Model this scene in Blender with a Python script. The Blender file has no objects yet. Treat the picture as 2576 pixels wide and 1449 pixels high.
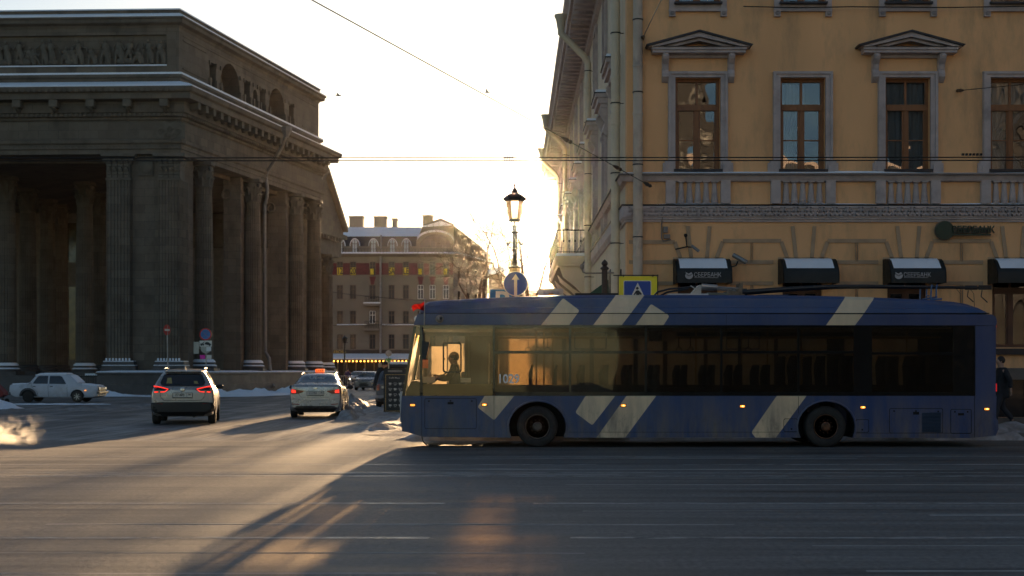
# Winter avenue with a trolleybus, a cathedral wing and an ochre corner house against a low sun.
HAZE, ANI, DUST, AIR, SKY, SUNE, EXPO = .000030, .978, .6, .8, .05, 5., 1.75
import bpy, bmesh, math, random
from mathutils import Vector, Matrix, noise, Euler
from mathutils.geometry import tessellate_polygon, delaunay_2d_cdt
from mathutils.bvhtree import BVHTree
R = math.radians
sin, cos, pi = math.sin, math.cos, math.pi
random.seed(7)
SC = bpy.context.scene
COL = SC.collection
# ---------------------------------------------------------------- survey: a point seen at (x, y) of a 2576 x 1449 grid, standing D metres away
F = 3577.8; CX = 1288.0; HY = 932.0; EYE = 1.55
def PX(x, D): return (x - CX) / F * D
def PZ(y, D): return EYE + (HY - y) / F * D
def PT(x, y, D): return Vector((PX(x, D), D, PZ(y, D)))
# ---------------------------------------------------------------- materials
MATS = {}
def nodes_of(name):
    m = bpy.data.materials.new(name); m.use_nodes = True
    nt = m.node_tree
    for n in list(nt.nodes): nt.nodes.remove(n)
    out = nt.nodes.new('ShaderNodeOutputMaterial')
    return m, nt, out
def N(nt, t, **kw):
    n = nt.nodes.new(t)
    for k, v in kw.items():
        if k.startswith('i_'): n.inputs[int(k[2:])].default_value = v
        else: setattr(n, k, v)
    return n
def mathn(nt, op, a, b=None, c=None):
    n = nt.nodes.new('ShaderNodeMath'); n.operation = op
    for i, v in enumerate((a, b, c)):
        if v is None: continue
        if isinstance(v, (int, float)): n.inputs[i].default_value = v
        else: nt.links.new(v, n.inputs[i])
    return n.outputs[0]
def mixc(nt, fac, a, b):
    n = nt.nodes.new('ShaderNodeMix'); n.data_type = 'RGBA'
    for sock, v in ((n.inputs[0], fac), (n.inputs[6], a), (n.inputs[7], b)):
        if isinstance(v, (int, float)): sock.default_value = v
        elif isinstance(v, (tuple, list)): sock.default_value = (*v[:3], 1)
        else: nt.links.new(v, sock)
    return n.outputs[2]
def noise_n(nt, scale=5, detail=4, stretch=(1, 1, 1), rough=.55):
    tc = nt.nodes.new('ShaderNodeTexCoord'); mp = nt.nodes.new('ShaderNodeMapping')
    mp.inputs['Scale'].default_value = stretch
    nt.links.new(tc.outputs['Object'], mp.inputs[0])
    n = nt.nodes.new('ShaderNodeTexNoise'); n.inputs['Scale'].default_value = scale
    n.inputs['Detail'].default_value = detail; n.inputs['Roughness'].default_value = rough
    nt.links.new(mp.outputs[0], n.inputs['Vector'])
    return n.outputs['Fac']
def ramp(nt, fac, a, b, lo=0., hi=1.):
    n = nt.nodes.new('ShaderNodeMapRange'); n.clamp = True
    n.inputs[1].default_value = a; n.inputs[2].default_value = b
    n.inputs[3].default_value = lo; n.inputs[4].default_value = hi
    nt.links.new(fac, n.inputs[0]); return n.outputs[0]
def M(name, col, rough=.7, metal=0., var=.18, scale=2.5, bump=.0, bscale=40., stain=None, stainamt=.5, sscale=1.2, stretch=(1, 1, 1), coat=0., emit=None, estr=0., spec=.5):
    """a principled material with colour variation, optional stains and bump, all procedural"""
    if name in MATS: return MATS[name]
    m, nt, out = nodes_of(name)
    p = nt.nodes.new('ShaderNodeBsdfPrincipled'); nt.links.new(p.outputs[0], out.inputs[0])
    p.inputs['Roughness'].default_value = rough; p.inputs['Metallic'].default_value = metal
    p.inputs['Specular IOR Level'].default_value = spec
    p.inputs['Coat Weight'].default_value = coat
    dark = tuple(c * (1 - var) for c in col); lite = tuple(min(1, c * (1 + var)) for c in col)
    c = mixc(nt, ramp(nt, noise_n(nt, scale, 5, stretch), .3, .7), dark, lite)
    if stain:
        s = noise_n(nt, sscale, 8, stretch, .7)
        c = mixc(nt, ramp(nt, s, .5, .72, 0, stainamt), c, stain)
    nt.links.new(c, p.inputs['Base Color'])
    r = ramp(nt, noise_n(nt, scale * 2.3, 3), .3, .7, max(0, rough - .08), min(1, rough + .08))
    nt.links.new(r, p.inputs['Roughness'])
    if bump:
        b = nt.nodes.new('ShaderNodeBump'); b.inputs['Strength'].default_value = bump; b.inputs['Distance'].default_value = .02
        nt.links.new(noise_n(nt, bscale, 5), b.inputs['Height']); nt.links.new(b.outputs[0], p.inputs['Normal'])
    if emit:
        p.inputs['Emission Color'].default_value = (*emit, 1); p.inputs['Emission Strength'].default_value = estr
    MATS[name] = m; return m
def joints(m, w=1.3, h=.55, amt=.45, size=.012):
    """masonry joints worked into a stone material: darker lines and a groove"""
    nt = m.node_tree; p = [n for n in nt.nodes if n.type == 'BSDF_PRINCIPLED'][0]; tc = nt.nodes.new('ShaderNodeTexCoord'); s = nt.nodes.new('ShaderNodeSeparateXYZ'); c = nt.nodes.new('ShaderNodeCombineXYZ')
    nt.links.new(tc.outputs['Object'], s.inputs[0]); nt.links.new(mathn(nt, 'ADD', s.outputs[0], s.outputs[1]), c.inputs[0]); nt.links.new(s.outputs[2], c.inputs[1])
    b = nt.nodes.new('ShaderNodeTexBrick'); b.inputs['Scale'].default_value = 1; b.inputs['Mortar Size'].default_value = size; b.inputs['Mortar Smooth'].default_value = .3; b.inputs['Brick Width'].default_value = w; b.inputs['Row Height'].default_value = h
    b.inputs['Color1'].default_value = (.80, .80, .80, 1); b.inputs['Color2'].default_value = (1.15, 1.13, 1.1, 1); b.inputs['Mortar'].default_value = (1 - amt, 1 - amt, 1 - amt, 1)
    nt.links.new(c.outputs[0], b.inputs['Vector']); old = p.inputs['Base Color'].links[0].from_socket; mx = nt.nodes.new('ShaderNodeMix'); mx.data_type = 'RGBA'; mx.blend_type = 'MULTIPLY'; mx.inputs[0].default_value = 1
    nt.links.new(old, mx.inputs[6]); nt.links.new(b.outputs['Color'], mx.inputs[7]); nt.links.new(mx.outputs[2], p.inputs['Base Color']); return m
def GLASS(name, tint=(.5, .5, .5), refl=1., dust=.05, dustcol=(.7, .62, .5), rough=.02, wob=.0, ior=1.5):
    """thin glass sheet: tinted see-through, fresnel reflection, a film of dust that catches light from either side"""
    if name in MATS: return MATS[name]
    m, nt, out = nodes_of(name)
    tr = nt.nodes.new('ShaderNodeBsdfTransparent'); tr.inputs[0].default_value = (*tint, 1)
    gl = nt.nodes.new('ShaderNodeBsdfGlossy'); gl.inputs['Roughness'].default_value = rough
    gl.inputs[0].default_value = (refl, refl, refl, 1)
    fr = nt.nodes.new('ShaderNodeFresnel'); fr.inputs[0].default_value = ior
    if wob:
        b = nt.nodes.new('ShaderNodeBump'); b.inputs['Strength'].default_value = wob; b.inputs['Distance'].default_value = .3
        nt.links.new(noise_n(nt, .9, 1), b.inputs['Height']); nt.links.new(b.outputs[0], gl.inputs['Normal'])
    m1 = nt.nodes.new('ShaderNodeMixShader'); nt.links.new(fr.outputs[0], m1.inputs[0])
    nt.links.new(tr.outputs[0], m1.inputs[1]); nt.links.new(gl.outputs[0], m1.inputs[2])
    tl = nt.nodes.new('ShaderNodeBsdfTranslucent'); tl.inputs[0].default_value = (*dustcol, 1)
    df = nt.nodes.new('ShaderNodeBsdfDiffuse'); df.inputs[0].default_value = (*[c * .6 for c in dustcol], 1)
    m3 = nt.nodes.new('ShaderNodeMixShader'); m3.inputs[0].default_value = .4
    nt.links.new(tl.outputs[0], m3.inputs[1]); nt.links.new(df.outputs[0], m3.inputs[2])
    m2 = nt.nodes.new('ShaderNodeMixShader')
    d = ramp(nt, noise_n(nt, 1.7, 7, (1, 1, .45), .65), .3, .75, dust * .55, min(1, dust * 1.6))
    nt.links.new(d, m2.inputs[0]); nt.links.new(m1.outputs[0], m2.inputs[1]); nt.links.new(m3.outputs[0], m2.inputs[2])
    nt.links.new(m2.outputs[0], out.inputs[0])
    MATS[name] = m; return m
# ---------------------------------------------------------------- scene objects
def wloc(o):
    v = Vector((0, 0, 0))
    while o is not None: v += o.location; o = o.parent
    return v
def tag(o, label=None, cat=None, group=None, kind=None):
    for k, v in (('label', label), ('category', cat), ('group', group), ('kind', kind)):
        if v: o[k] = v
    return o
def empty(name, loc, label=None, cat=None, group=None):
    o = bpy.data.objects.new(name, None); COL.objects.link(o); o.location = loc
    o.empty_display_size = .2
    return tag(o, label, cat, group)
def copy_tree(o, parent=None):
    c = o.copy(); COL.objects.link(c)
    if parent is not None: c.parent = parent
    for ch in list(o.children): copy_tree(ch, c)
    return c
class MB:
    def __init__(s): s.v = []; s.f = []; s.mi = []; s.cur = 0
    def add(s, vs, fs):
        n = len(s.v); s.v += [tuple(v) for v in vs]; s.f += [tuple(i + n for i in f) for f in fs]; s.mi += [s.cur] * len(fs); return s
    def box(s, x0, x1, y0, y1, z0, z1, b=0.):
        if x0 > x1: x0, x1 = x1, x0
        if y0 > y1: y0, y1 = y1, y0
        if z0 > z1: z0, z1 = z1, z0
        if b <= 0:
            return s.add([(x0, y0, z0), (x1, y0, z0), (x1, y1, z0), (x0, y1, z0), (x0, y0, z1), (x1, y0, z1), (x1, y1, z1), (x0, y1, z1)],
                         [(0, 3, 2, 1), (4, 5, 6, 7), (0, 1, 5, 4), (1, 2, 6, 5), (2, 3, 7, 6), (3, 0, 4, 7)])
        b = min(b, (x1 - x0) * .45, (y1 - y0) * .45, (z1 - z0) * .45)
        bm = bmesh.new(); bmesh.ops.create_cube(bm, size=1)
        for v in bm.verts: v.co = Vector(((x0 + x1) / 2 + v.co.x * (x1 - x0), (y0 + y1) / 2 + v.co.y * (y1 - y0), (z0 + z1) / 2 + v.co.z * (z1 - z0)))
        bmesh.ops.bevel(bm, geom=bm.edges[:], offset=b, segments=2, affect='EDGES', profile=.6)
        bm.verts.index_update(); s.add([v.co for v in bm.verts], [[v.index for v in f.verts] for f in bm.faces]); bm.free(); return s
    def obox(s, c, size, rot):
        hx, hy, hz = [a / 2 for a in size]; c = Vector(c); mt = rot.to_matrix() if hasattr(rot, 'to_matrix') else rot
        vs = [c + mt @ Vector((x, y, z)) for z in (-hz, hz) for x, y in ((-hx, -hy), (hx, -hy), (hx, hy), (-hx, hy))]
        return s.add(vs, [(0, 3, 2, 1), (4, 5, 6, 7), (0, 1, 5, 4), (1, 2, 6, 5), (2, 3, 7, 6), (3, 0, 4, 7)])
    def bar(s, a, b, w, h=None):
        a = Vector(a); b = Vector(b); d = b - a
        if d.length < 1e-6: return s
        return s.obox((a + b) / 2, (w, h or w, d.length), d.to_track_quat('Z', 'Y'))
    def prism(s, poly, fn, d0, d1, holes=()):
        """polygon (a, b) with holes, mapped by fn(a, b, depth), between two depths"""
        loops = [list(poly)] + [list(h) for h in holes]
        tri = tessellate_polygon([[Vector((p[0], p[1], 0)) for p in l] for l in loops])
        pts = [p for l in loops for p in l]; n = len(pts)
        vs = [fn(p[0], p[1], d0) for p in pts] + [fn(p[0], p[1], d1) for p in pts]
        fs = [tuple(t) for t in tri] + [tuple(n + i for i in reversed(t)) for t in tri]
        k = 0
        for l in loops:
            m = len(l)
            for i in range(m): j = (i + 1) % m; fs.append((k + i, k + j, n + k + j, n + k + i))
            k += m
        return s.add(vs, fs)
    def tube(s, pts, r, n=8, cap=True):
        pts = [Vector(p) for p in pts]; rs = r if isinstance(r, (list, tuple)) else [r] * len(pts)
        vs = []; fs = []; up = None
        for i, p in enumerate(pts):
            d = (pts[min(i + 1, len(pts) - 1)] - pts[max(i - 1, 0)]).normalized()
            if up is None: up = d.orthogonal().normalized()
            up = (up - d * up.dot(d))
            up = up.normalized() if up.length > 1e-6 else d.orthogonal().normalized()
            q = d.cross(up)
            for k in range(n):
                a = 2 * pi * k / n; vs.append(p + (up * cos(a) + q * sin(a)) * rs[i])
        for i in range(len(pts) - 1):
            for k in range(n): fs.append((i * n + k, i * n + (k + 1) % n, (i + 1) * n + (k + 1) % n, (i + 1) * n + k))
        if cap: fs.append(tuple(reversed(range(n)))); fs.append(tuple(range((len(pts) - 1) * n, len(pts) * n)))
        return s.add(vs, fs)
    def lathe(s, prof, c=(0, 0, 0), n=24, axis='Z', mod=None, sx=1., sy=1.):
        c = Vector((c[0], c[1], c[2] if len(c) > 2 else 0)); vs = []; fs = []
        for (r, z) in prof:
            for k in range(n):
                a = 2 * pi * k / n; rr = r * (mod(a, z) if mod else 1)
                x, y = cos(a) * rr * sx, sin(a) * rr * sy
                v = {'Z': (x, y, z), 'Y': (x, z, y), 'X': (z, x, y)}[axis]
                vs.append(c + Vector(v))
        m = len(prof)
        for i in range(m - 1):
            for k in range(n): fs.append((i * n + k, i * n + (k + 1) % n, (i + 1) * n + (k + 1) % n, (i + 1) * n + k))
        if prof[0][0] > 1e-5: fs.append(tuple(reversed(range(n))))
        if prof[-1][0] > 1e-5: fs.append(tuple(range((m - 1) * n, m * n)))
        return s.add(vs, fs)
    def ball(s, c, r, n=10, m=7):
        c = Vector(c); rx, ry, rz = r if isinstance(r, (list, tuple)) else (r, r, r)
        vs = []; fs = []
        for i in range(m + 1):
            t = pi * i / m
            for k in range(n):
                a = 2 * pi * k / n; vs.append(c + Vector((rx * sin(t) * cos(a), ry * sin(t) * sin(a), rz * cos(t))))
        for i in range(m):
            for k in range(n): fs.append((i * n + k, (i + 1) * n + k, (i + 1) * n + (k + 1) % n, i * n + (k + 1) % n))
        return s.add(vs, fs)
    def sweep(s, prof, path, closed=False, endcaps=True):
        """prof: (outward offset, z) ring; path: list of (x, y); outward is to the right of travel"""
        P = [Vector((p[0], p[1])) for p in path]; n = len(prof); rings = []
        for i, p in enumerate(P):
            d0 = (P[i] - P[i - 1]).normalized() if i > 0 else None
            d1 = (P[i + 1] - P[i]).normalized() if i < len(P) - 1 else None
            if d0 is None: d0 = d1
            if d1 is None: d1 = d0
            n0 = Vector((d0.y, -d0.x)); n1 = Vector((d1.y, -d1.x)); b = (n0 + n1)
            b = b / max(.2, (1 + n0.dot(n1)))
            rings.append([(p.x + b.x * o, p.y + b.y * o, z) for o, z in prof])
        vs = [v for r in rings for v in r]; fs = []
        for i in range(len(P) - 1):
            for k in range(n): fs.append((i * n + k, i * n + (k + 1) % n, (i + 1) * n + (k + 1) % n, (i + 1) * n + k))
        if endcaps: fs.append(tuple(range(n))); fs.append(tuple(reversed(range((len(P) - 1) * n, len(P) * n))))
        return s.add(vs, fs)
    def islands(s):
        p = list(range(len(s.v)))
        def find(a):
            while p[a] != a: p[a] = p[p[a]]; a = p[a]
            return a
        for f in s.f:
            r = find(f[0])
            for i in f[1:]: p[find(i)] = r
        g = {}
        for f, mi in zip(s.f, s.mi): g.setdefault(find(f[0]), []).append((f, mi))
        out = []
        for fl in g.values():
            ids = sorted({i for f, _ in fl for i in f}); mp = {i: k for k, i in enumerate(ids)}; m = MB()
            m.v = [s.v[i] for i in ids]; m.f = [tuple(mp[i] for i in f) for f, _ in fl]; m.mi = [mi for _, mi in fl]; out.append(m)
        return out
    def build_each(s, name, mat=None, parent=None, smooth=False, angle=None, most=100):
        """every loose piece becomes a part of its own; past the nearest hundred the rest stay one mass"""
        L = sorted(s.islands(), key=lambda m: min(v[1] for v in m.v)); r = [m.build(name, mat, parent, smooth, angle=angle) for m in L[:most]]
        if L[most:]:
            m = MB()
            for q in L[most:]: m.add(q.v, q.f)
            m.build(name, mat, parent, smooth, angle=angle, kind='stuff')
        return r
    def build(s, name, mat=None, parent=None, smooth=False, label=None, kind=None, angle=None):
        if not s.v: return None
        off = wloc(parent) if parent is not None else Vector((0, 0, 0))
        me = bpy.data.meshes.new(name)
        me.from_pydata([(v[0] - off.x, v[1] - off.y, v[2] - off.z) for v in s.v], [], s.f)
        mats = mat if isinstance(mat, (list, tuple)) else [mat]
        for m in mats:
            if m: me.materials.append(m)
        if len(mats) > 1:
            for p, i in zip(me.polygons, s.mi): p.material_index = i
        bm = bmesh.new(); bm.from_mesh(me); bmesh.ops.recalc_face_normals(bm, faces=bm.faces[:])
        if smooth or angle:
            a = R(angle or 40)
            for f in bm.faces: f.smooth = True
            for e in bm.edges:
                if len(e.link_faces) == 2 and e.calc_face_angle(0) > a: e.smooth = False
        bm.to_mesh(me); bm.free(); me.update()
        o = bpy.data.objects.new(name, me); COL.objects.link(o)
        if parent is not None: o.parent = parent
        if label: o['label'] = label
        if kind: o['kind'] = kind
        return o
XZ = lambda Y: (lambda a, b, d: (a, Y + d, b))
FONT = None
def text(name, s, x, z, Y, h, mat, parent, depth=.004, rot=None, bold=.0, align='CENTER', squeeze=1., fn=None):
    """letters of height h standing in the XZ plane facing -Y (or mapped by fn(a, b, depth)) as one mesh"""
    cu = bpy.data.curves.new('t', 'FONT'); cu.body = s; cu.size = 1; cu.align_x = align; cu.align_y = 'CENTER'
    cu.extrude = .5; cu.offset = bold; cu.resolution_u = 3
    o = bpy.data.objects.new('t', cu); COL.objects.link(o)
    dg = bpy.context.evaluated_depsgraph_get(); me = bpy.data.meshes.new_from_object(o.evaluated_get(dg))
    bpy.data.objects.remove(o); k = h / .70
    off = wloc(parent) if parent is not None else Vector((0, 0, 0))
    for v in me.vertices:
        a, b, d = v.co.x * k * squeeze, v.co.y * k, -(v.co.z + .5) * depth
        if fn: v.co = Vector(fn(x + a, z + b, d)) - off
        else: v.co = Vector((x + a, Y + d, z + b)) - off
    me.materials.append(mat); me.name = name
    ob = bpy.data.objects.new(name, me); COL.objects.link(ob)
    if parent is not None: ob.parent = parent
    return ob
def arc(cx, cz, rx, rz, a0, a1, n):
    return [(cx + rx * cos(R(a0 + (a1 - a0) * i / n)), cz + rz * sin(R(a0 + (a1 - a0) * i / n))) for i in range(n + 1)]
def rrect(x0, x1, z0, z1, r, n=4):
    return arc(x1 - r, z1 - r, r, r, 0, 90, n) + arc(x0 + r, z1 - r, r, r, 90, 180, n) + arc(x0 + r, z0 + r, r, r, 180, 270, n) + arc(x1 - r, z0 + r, r, r, 270, 360, n)
def rect(x0, x1, z0, z1): return [(x0, z0), (x1, z0), (x1, z1), (x0, z1)]
def archpoly(x0, x1, z0, z1, n=8):
    r = (x1 - x0) / 2
    return [(x0, z0), (x1, z0)] + arc((x0 + x1) / 2, z1 - r, r, r, 0, 180, n)
# lumpy banks of snow or slush along a path
def heap(mb, path, w, h, seed=0, res=.35, rough=.5):
    pts = [Vector(p) for p in path]; L = [0]
    for a, b in zip(pts, pts[1:]): L.append(L[-1] + (b - a).length)
    n = max(4, int(L[-1] / res)); m = 10; vs = []; fs = []
    for i in range(n + 1):
        t = L[-1] * i / n; k = 0
        while k < len(pts) - 2 and L[k + 1] < t: k += 1
        p = pts[k].lerp(pts[k + 1], (t - L[k]) / max(1e-6, L[k + 1] - L[k])); d = (pts[k + 1] - pts[k]).normalized(); q = Vector((d.y, -d.x, 0))
        wl = w * (.75 + .5 * noise.noise(Vector((t * .35, seed, 1.3)))); ed = min(1, i / 3, (n - i) / 3)
        for j in range(m + 1):
            s_ = j / m * 2 - 1
            hh = h * (1 - s_ * s_) ** .8 * (.65 + .8 * noise.noise(Vector((t * .5, seed * 3.1, .2)))) * ed
            c = p + q * s_ * wl * .5
            hh *= 1 + rough * noise.turbulence(Vector((c.x * 2.2, c.y * 2.2, seed)), 4, False) - rough * .4
            vs.append((c.x + .06 * noise.noise(c * 3), c.y, p.z + max(-.02, hh) - (.03 if j in (0, m) else 0)))
    for i in range(n):
        for j in range(m): a = i * (m + 1) + j; fs.append((a, a + 1, a + m + 2, a + m + 1))
    return mb.add(vs, fs)
# ---------------------------------------------------------------- shared materials
snow = M('snow', (.78, .80, .85), .75, var=.05, scale=1.5, bump=.5, bscale=9)
dsnow = M('dirty_snow', (.30, .27, .25), .75, var=.35, scale=3, bump=.8, bscale=11, stain=(.62, .62, .66), stainamt=.8, sscale=1.6)
blk = M('black_plastic', (.012, .012, .013), .45, var=.2)
blkm = M('black_metal', (.02, .02, .021), .4, .6, var=.2)
rubber = M('rubber', (.022, .021, .02), .85, var=.3, bump=.2, bscale=60, stain=(.07, .06, .05), stainamt=.6)
chrome = M('chrome', (.62, .62, .62), .18, 1.)
steel = M('galvanised_steel', (.36, .36, .37), .38, .8, var=.2)
wht = M('white_paint', (.78, .77, .74), .5, var=.05)
orange_l = M('orange_lens', (.75, .22, .02), .3, emit=(1, .3, .04), estr=.6)
# ---------------------------------------------------------------- GROUND
def road_mat(name, along, base=.16, wet=.5, streak=1.):
    m, nt, out = nodes_of(name)
    p = nt.nodes.new('ShaderNodeBsdfPrincipled'); nt.links.new(p.outputs[0], out.inputs[0])
    st = (.035, 1.0, 1) if along == 'X' else (1.0, .035, 1)
    s1 = noise_n(nt, 1.5, 6, st, .7); s2 = noise_n(nt, 7., 4, st, .6); g = noise_n(nt, 17, 6, (1, 1, 1), .75); bl = noise_n(nt, .35, 5, (1, 1, 1), .6)
    f = mathn(nt, 'ADD', mathn(nt, 'MULTIPLY', s1, .6 * streak), mathn(nt, 'MULTIPLY', s2, .4 * streak))
    f = ramp(nt, f, .37, .63)
    c = mixc(nt, f, (base * .34, base * .31, base * .29), (base * 2.2, base * 1.98, base * 1.75))
    c = mixc(nt, ramp(nt, g, .38, .68, 0, .75), c, (base * .35, base * .34, base * .33))
    c = mixc(nt, ramp(nt, bl, .5, .75, 0, .4), c, (base * 2., base * 1.95, base * 1.9))
    nt.links.new(c, p.inputs['Base Color'])
    nt.links.new(ramp(nt, f, 0, 1, wet - .10, wet + .16), p.inputs['Roughness'])
    sg = mathn(nt, 'MULTIPLY', ramp(nt, f, 0, 1, .18, 1.5), ramp(nt, g, .35, .65, 1.25, .5)); nt.links.new(sg, p.inputs['Specular IOR Level'])
    b = nt.nodes.new('ShaderNodeBump'); b.inputs['Strength'].default_value = .7; b.inputs['Distance'].default_value = .014
    h = mathn(nt, 'ADD', g, mathn(nt, 'MULTIPLY', s2, .8))
    nt.links.new(h, b.inputs['Height']); nt.links.new(b.outputs[0], p.inputs['Normal'])
    return m
avenue_m = road_mat('avenue_asphalt', 'X', .085, .60)
street_m = road_mat('street_packed_ice', 'Y', .28, .60, .8)
pave_m = M('pavement_stone', (.24, .22, .20), .7, var=.25, scale=1.2, bump=.5, bscale=14, stain=(.55, .54, .56), stainamt=.8, sscale=.8)
kerb_m = M('kerb_granite', (.20, .185, .175), .6, var=.2, bump=.3)
mb = MB(); mb.add([(-420, -60, -.004), (420, -60, -.004), (420, 750, -.004), (-420, 750, -.004)], [(0, 1, 2, 3)])
tag(mb.build('ground', street_m), kind='structure')
mb = MB(); mb.add([(-120, 4.6, .004), (120, 4.6, .004), (120, 31.4, .004), (-120, 31.4, .004)], [(0, 1, 2, 3)])
tag(mb.build('avenue_road', avenue_m), kind='structure')
# worn lane lines, thin and broken by traffic
lm, lnt, lout = nodes_of('worn_road_paint')
lp = lnt.nodes.new('ShaderNodeBsdfPrincipled'); lp.inputs['Roughness'].default_value = .38; lp.inputs['Specular IOR Level'].default_value = 1.
ltr = lnt.nodes.new('ShaderNodeBsdfTransparent'); lmx = lnt.nodes.new('ShaderNodeMixShader')
lnt.links.new(mixc(lnt, noise_n(lnt, 6, 4), (.5, .48, .45), (.75, .72, .68)), lp.inputs['Base Color'])
lnt.links.new(ramp(lnt, noise_n(lnt, 14, 8, (.15, 1, 1), .8), .42, .6, .15, .85), lmx.inputs[0])
lnt.links.new(ltr.outputs[0], lmx.inputs[1]); lnt.links.new(lp.outputs[0], lmx.inputs[2]); lnt.links.new(lmx.outputs[0], lout.inputs[0])
mb = MB()
def line(y, xs, w):
    D = F * EYE / (y - HY)
    for x0, x1 in xs:
        a, b = PX(x0, D), PX(x1, D)
        mb.add([(a, D - w / 2, .0085), (b, D - w / 2, .0085), (b, D + w / 2, .0085), (a, D + w / 2, .0085)], [(0, 1, 2, 3)])
line(1268, [(-4000, -900), (-700, 1118), (1342, 3200), (3400, 6000)], .13)
line(1355, [(-4000, -1000), (-300, 1080), (1435, 3000)], .13)
line(1199, [(-6000, 8000)], .16); line(1190, [(-6000, 8000)], .12)
line(1170, [(-900, 1500), (1700, 4200)], .12); line(1150, [(-1500, 900), (1180, 5000)], .12)
tag(mb.build('road_markings', lm), kind='structure')
# salt and slush ridges lying along the tyre tracks
mb = MB()
for i in range(22):
    D = random.uniform(8, 27.5); x = random.uniform(-8, 14); l = random.uniform(3, 9)
    heap(mb, [(x, D, .004), (x + l, D + random.uniform(-.05, .05), .004)], random.uniform(.05, .16), random.uniform(.006, .014), seed=i, res=.5)
tag(mb.build('slush_ridges', M('salt_slush', (.33, .31, .29), .7, var=.3), smooth=True), kind='stuff')
# pavements
def slab(name, poly, h, mat, kerb=True):
    m = MB(); m.prism(poly, lambda a, b, d: (a, b, d), -.05, h)
    return tag(m.build(name, mat), kind='structure')
slab('pavement', [(3.2, 32.2), (60, 32.2), (60, 37.9), (3.2, 37.9)] , .13, pave_m)
slab('side_pavement', [(3.19, 120), (-.5, 120), (-1.2, 60), (-1.4, 36.2), (-.6, 33.6), (.9, 32.2), (3.19, 32.2)], .13, pave_m)
slab('near_pavement', [(-80, -12), (80, -12), (80, 4.4), (-80, 4.4)], .13, pave_m)
m = MB(); m.prism([(60, 32.0), (.85, 32.0), (.85, 32.19), (60, 32.19)], lambda a, b, d: (a, b, d), -.05, .15)
m.prism([(-80, 4.41), (80, 4.41), (80, 4.58), (-80, 4.58)], lambda a, b, d: (a, b, d), -.05, .15)
tag(m.build('kerb', kerb_m), kind='structure')
# dirty snow left beside the carriageway under the trolleybus and at the corner
m = MB()
heap(m, [(-2.6, 31.9, 0), (2, 31.85, 0), (30, 31.85, 0)], 1.1, .30, 3, .18, .9)
heap(m, [(-2.0, 31.6, 0), (2.6, 31.6, 0)], .8, .95, 13, .12, .7)  # extra heap hidden by the bus, raised to block low sun beneath it
heap(m, [(9.5, 32.9, .1), (14, 33.2, .1), (24, 33.2, .1)], 1.6, .38, 8, .2, .9)
tag(m.build('roadside_snow', dsnow, smooth=True), kind='stuff')
def field(name, poly, h, mat, seed=0, res=.3, z0=.0):
    """uneven trodden snow over an area"""
    xs = [p[0] for p in poly]; ys = [p[1] for p in poly]
    pts = []; edge = []
    n = len(poly)
    for i in range(n):
        a, b = Vector(poly[i]), Vector(poly[(i + 1) % n]); k = max(1, int((b - a).length / res))
        for j in range(k):
            q = a.lerp(b, j / k); pts.append(q + Vector((noise.noise(Vector((q.x, q.y, seed))), noise.noise(Vector((q.x, q.y, seed + 9))))) * .35)
    ne = len(pts); edge = [(i, (i + 1) % ne) for i in range(ne)]
    nx = int((max(xs) - min(xs)) / res); ny = int((max(ys) - min(ys)) / (res * 1.6))
    for i in range(nx):
        for j in range(ny): pts.append(Vector((min(xs) + (i + random.random() * .6) * res, min(ys) + (j + random.random() * .6) * res * 1.6)))
    v, e, f, *_ = delaunay_2d_cdt(pts, edge, [], 1, 1e-4)
    def dist(p):
        d = 9
        for i in range(n):
            a, b = Vector(poly[i]), Vector(poly[(i + 1) % n]); ab = b - a; t = max(0, min(1, (p - a).dot(ab) / ab.length_squared)); d = min(d, (p - a - ab * t).length)
        return d
    vs = []
    for p in v:
        d = min(1, dist(p) / .8); q = Vector((p.x, p.y, seed))
        z = z0 - .01 + d * h * (.35 + .9 * noise.turbulence(q * .9, 4, False)) + d * .05 * noise.noise(q * 4)
        vs.append((p.x, p.y, max(z0 - .01, z)))
    m = MB(); m.add(vs, f); return tag(m.build(name, mat, smooth=True), kind='stuff')
field('trodden_snow', [(-2.2, 33.4), (-1.5, 40), (-1.4, 60), (-1.5, 85), (-8.6, 85), (-7.2, 66), (-5.7, 52), (-4.6, 41), (-4.0, 35.2), (-3.2, 33.2)], .20, dsnow, 2, .28)
m = MB()
heap(m, [(-5.2, 44.5, 0), (-5.9, 52, 0), (-7.4, 67, 0)], 1.3, .42, 5, .2, 1.0)
heap(m, [(-3.9, 36.5, 0), (-2.6, 38.5, 0), (-1.6, 40, 0)], 1.0, .22, 15, .2, 1.0)
tag(m.build('kerbside_snow_bank', dsnow, smooth=True), kind='stuff')
# snow along the foot of the cathedral and heaps at the left edge
m = MB()
heap(m, [(PX(230, 86), 86, 0), (PX(380, 86), 86, 0), (PX(560, 84), 84.5, 0), (PX(700, 90), 92, 0), (PX(745, 95), 100, 0), (PX(830, 115), 118, 0)], 3.2, .5, 4, .3, .7)
heap(m, [(PX(20, 65.6), 65.2, 0), (PX(130, 65.2), 64.9, 0), (PX(275, 65), 65.3, 0)], .7, .10, 11, .2, .8)
tag(m.build('snow_bank', snow, smooth=True), kind='stuff')
m = MB(); heap(m, [(PX(-120, 58), 58, 0), (PX(-30, 58), 58, 0), (PX(42, 58), 57.6, 0)], 2.6, .62, 21, .18, .7)
tag(m.build('shovelled_snow', snow, smooth=True), kind='stuff')
m = MB()
heap(m, [(PX(-60, 52), 54, 0), (PX(150, 54), 56, 0), (PX(390, 60), 62, 0)], 3.4, .13, 31, .25, 1.1)
tag(m.build('slush_ridge_at_square', M('brown_slush', (.17, .15, .135), .8, var=.4, scale=2, bump=.8, bscale=8, stain=(.45, .43, .42), stainamt=.5), smooth=True), kind='stuff')
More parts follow.
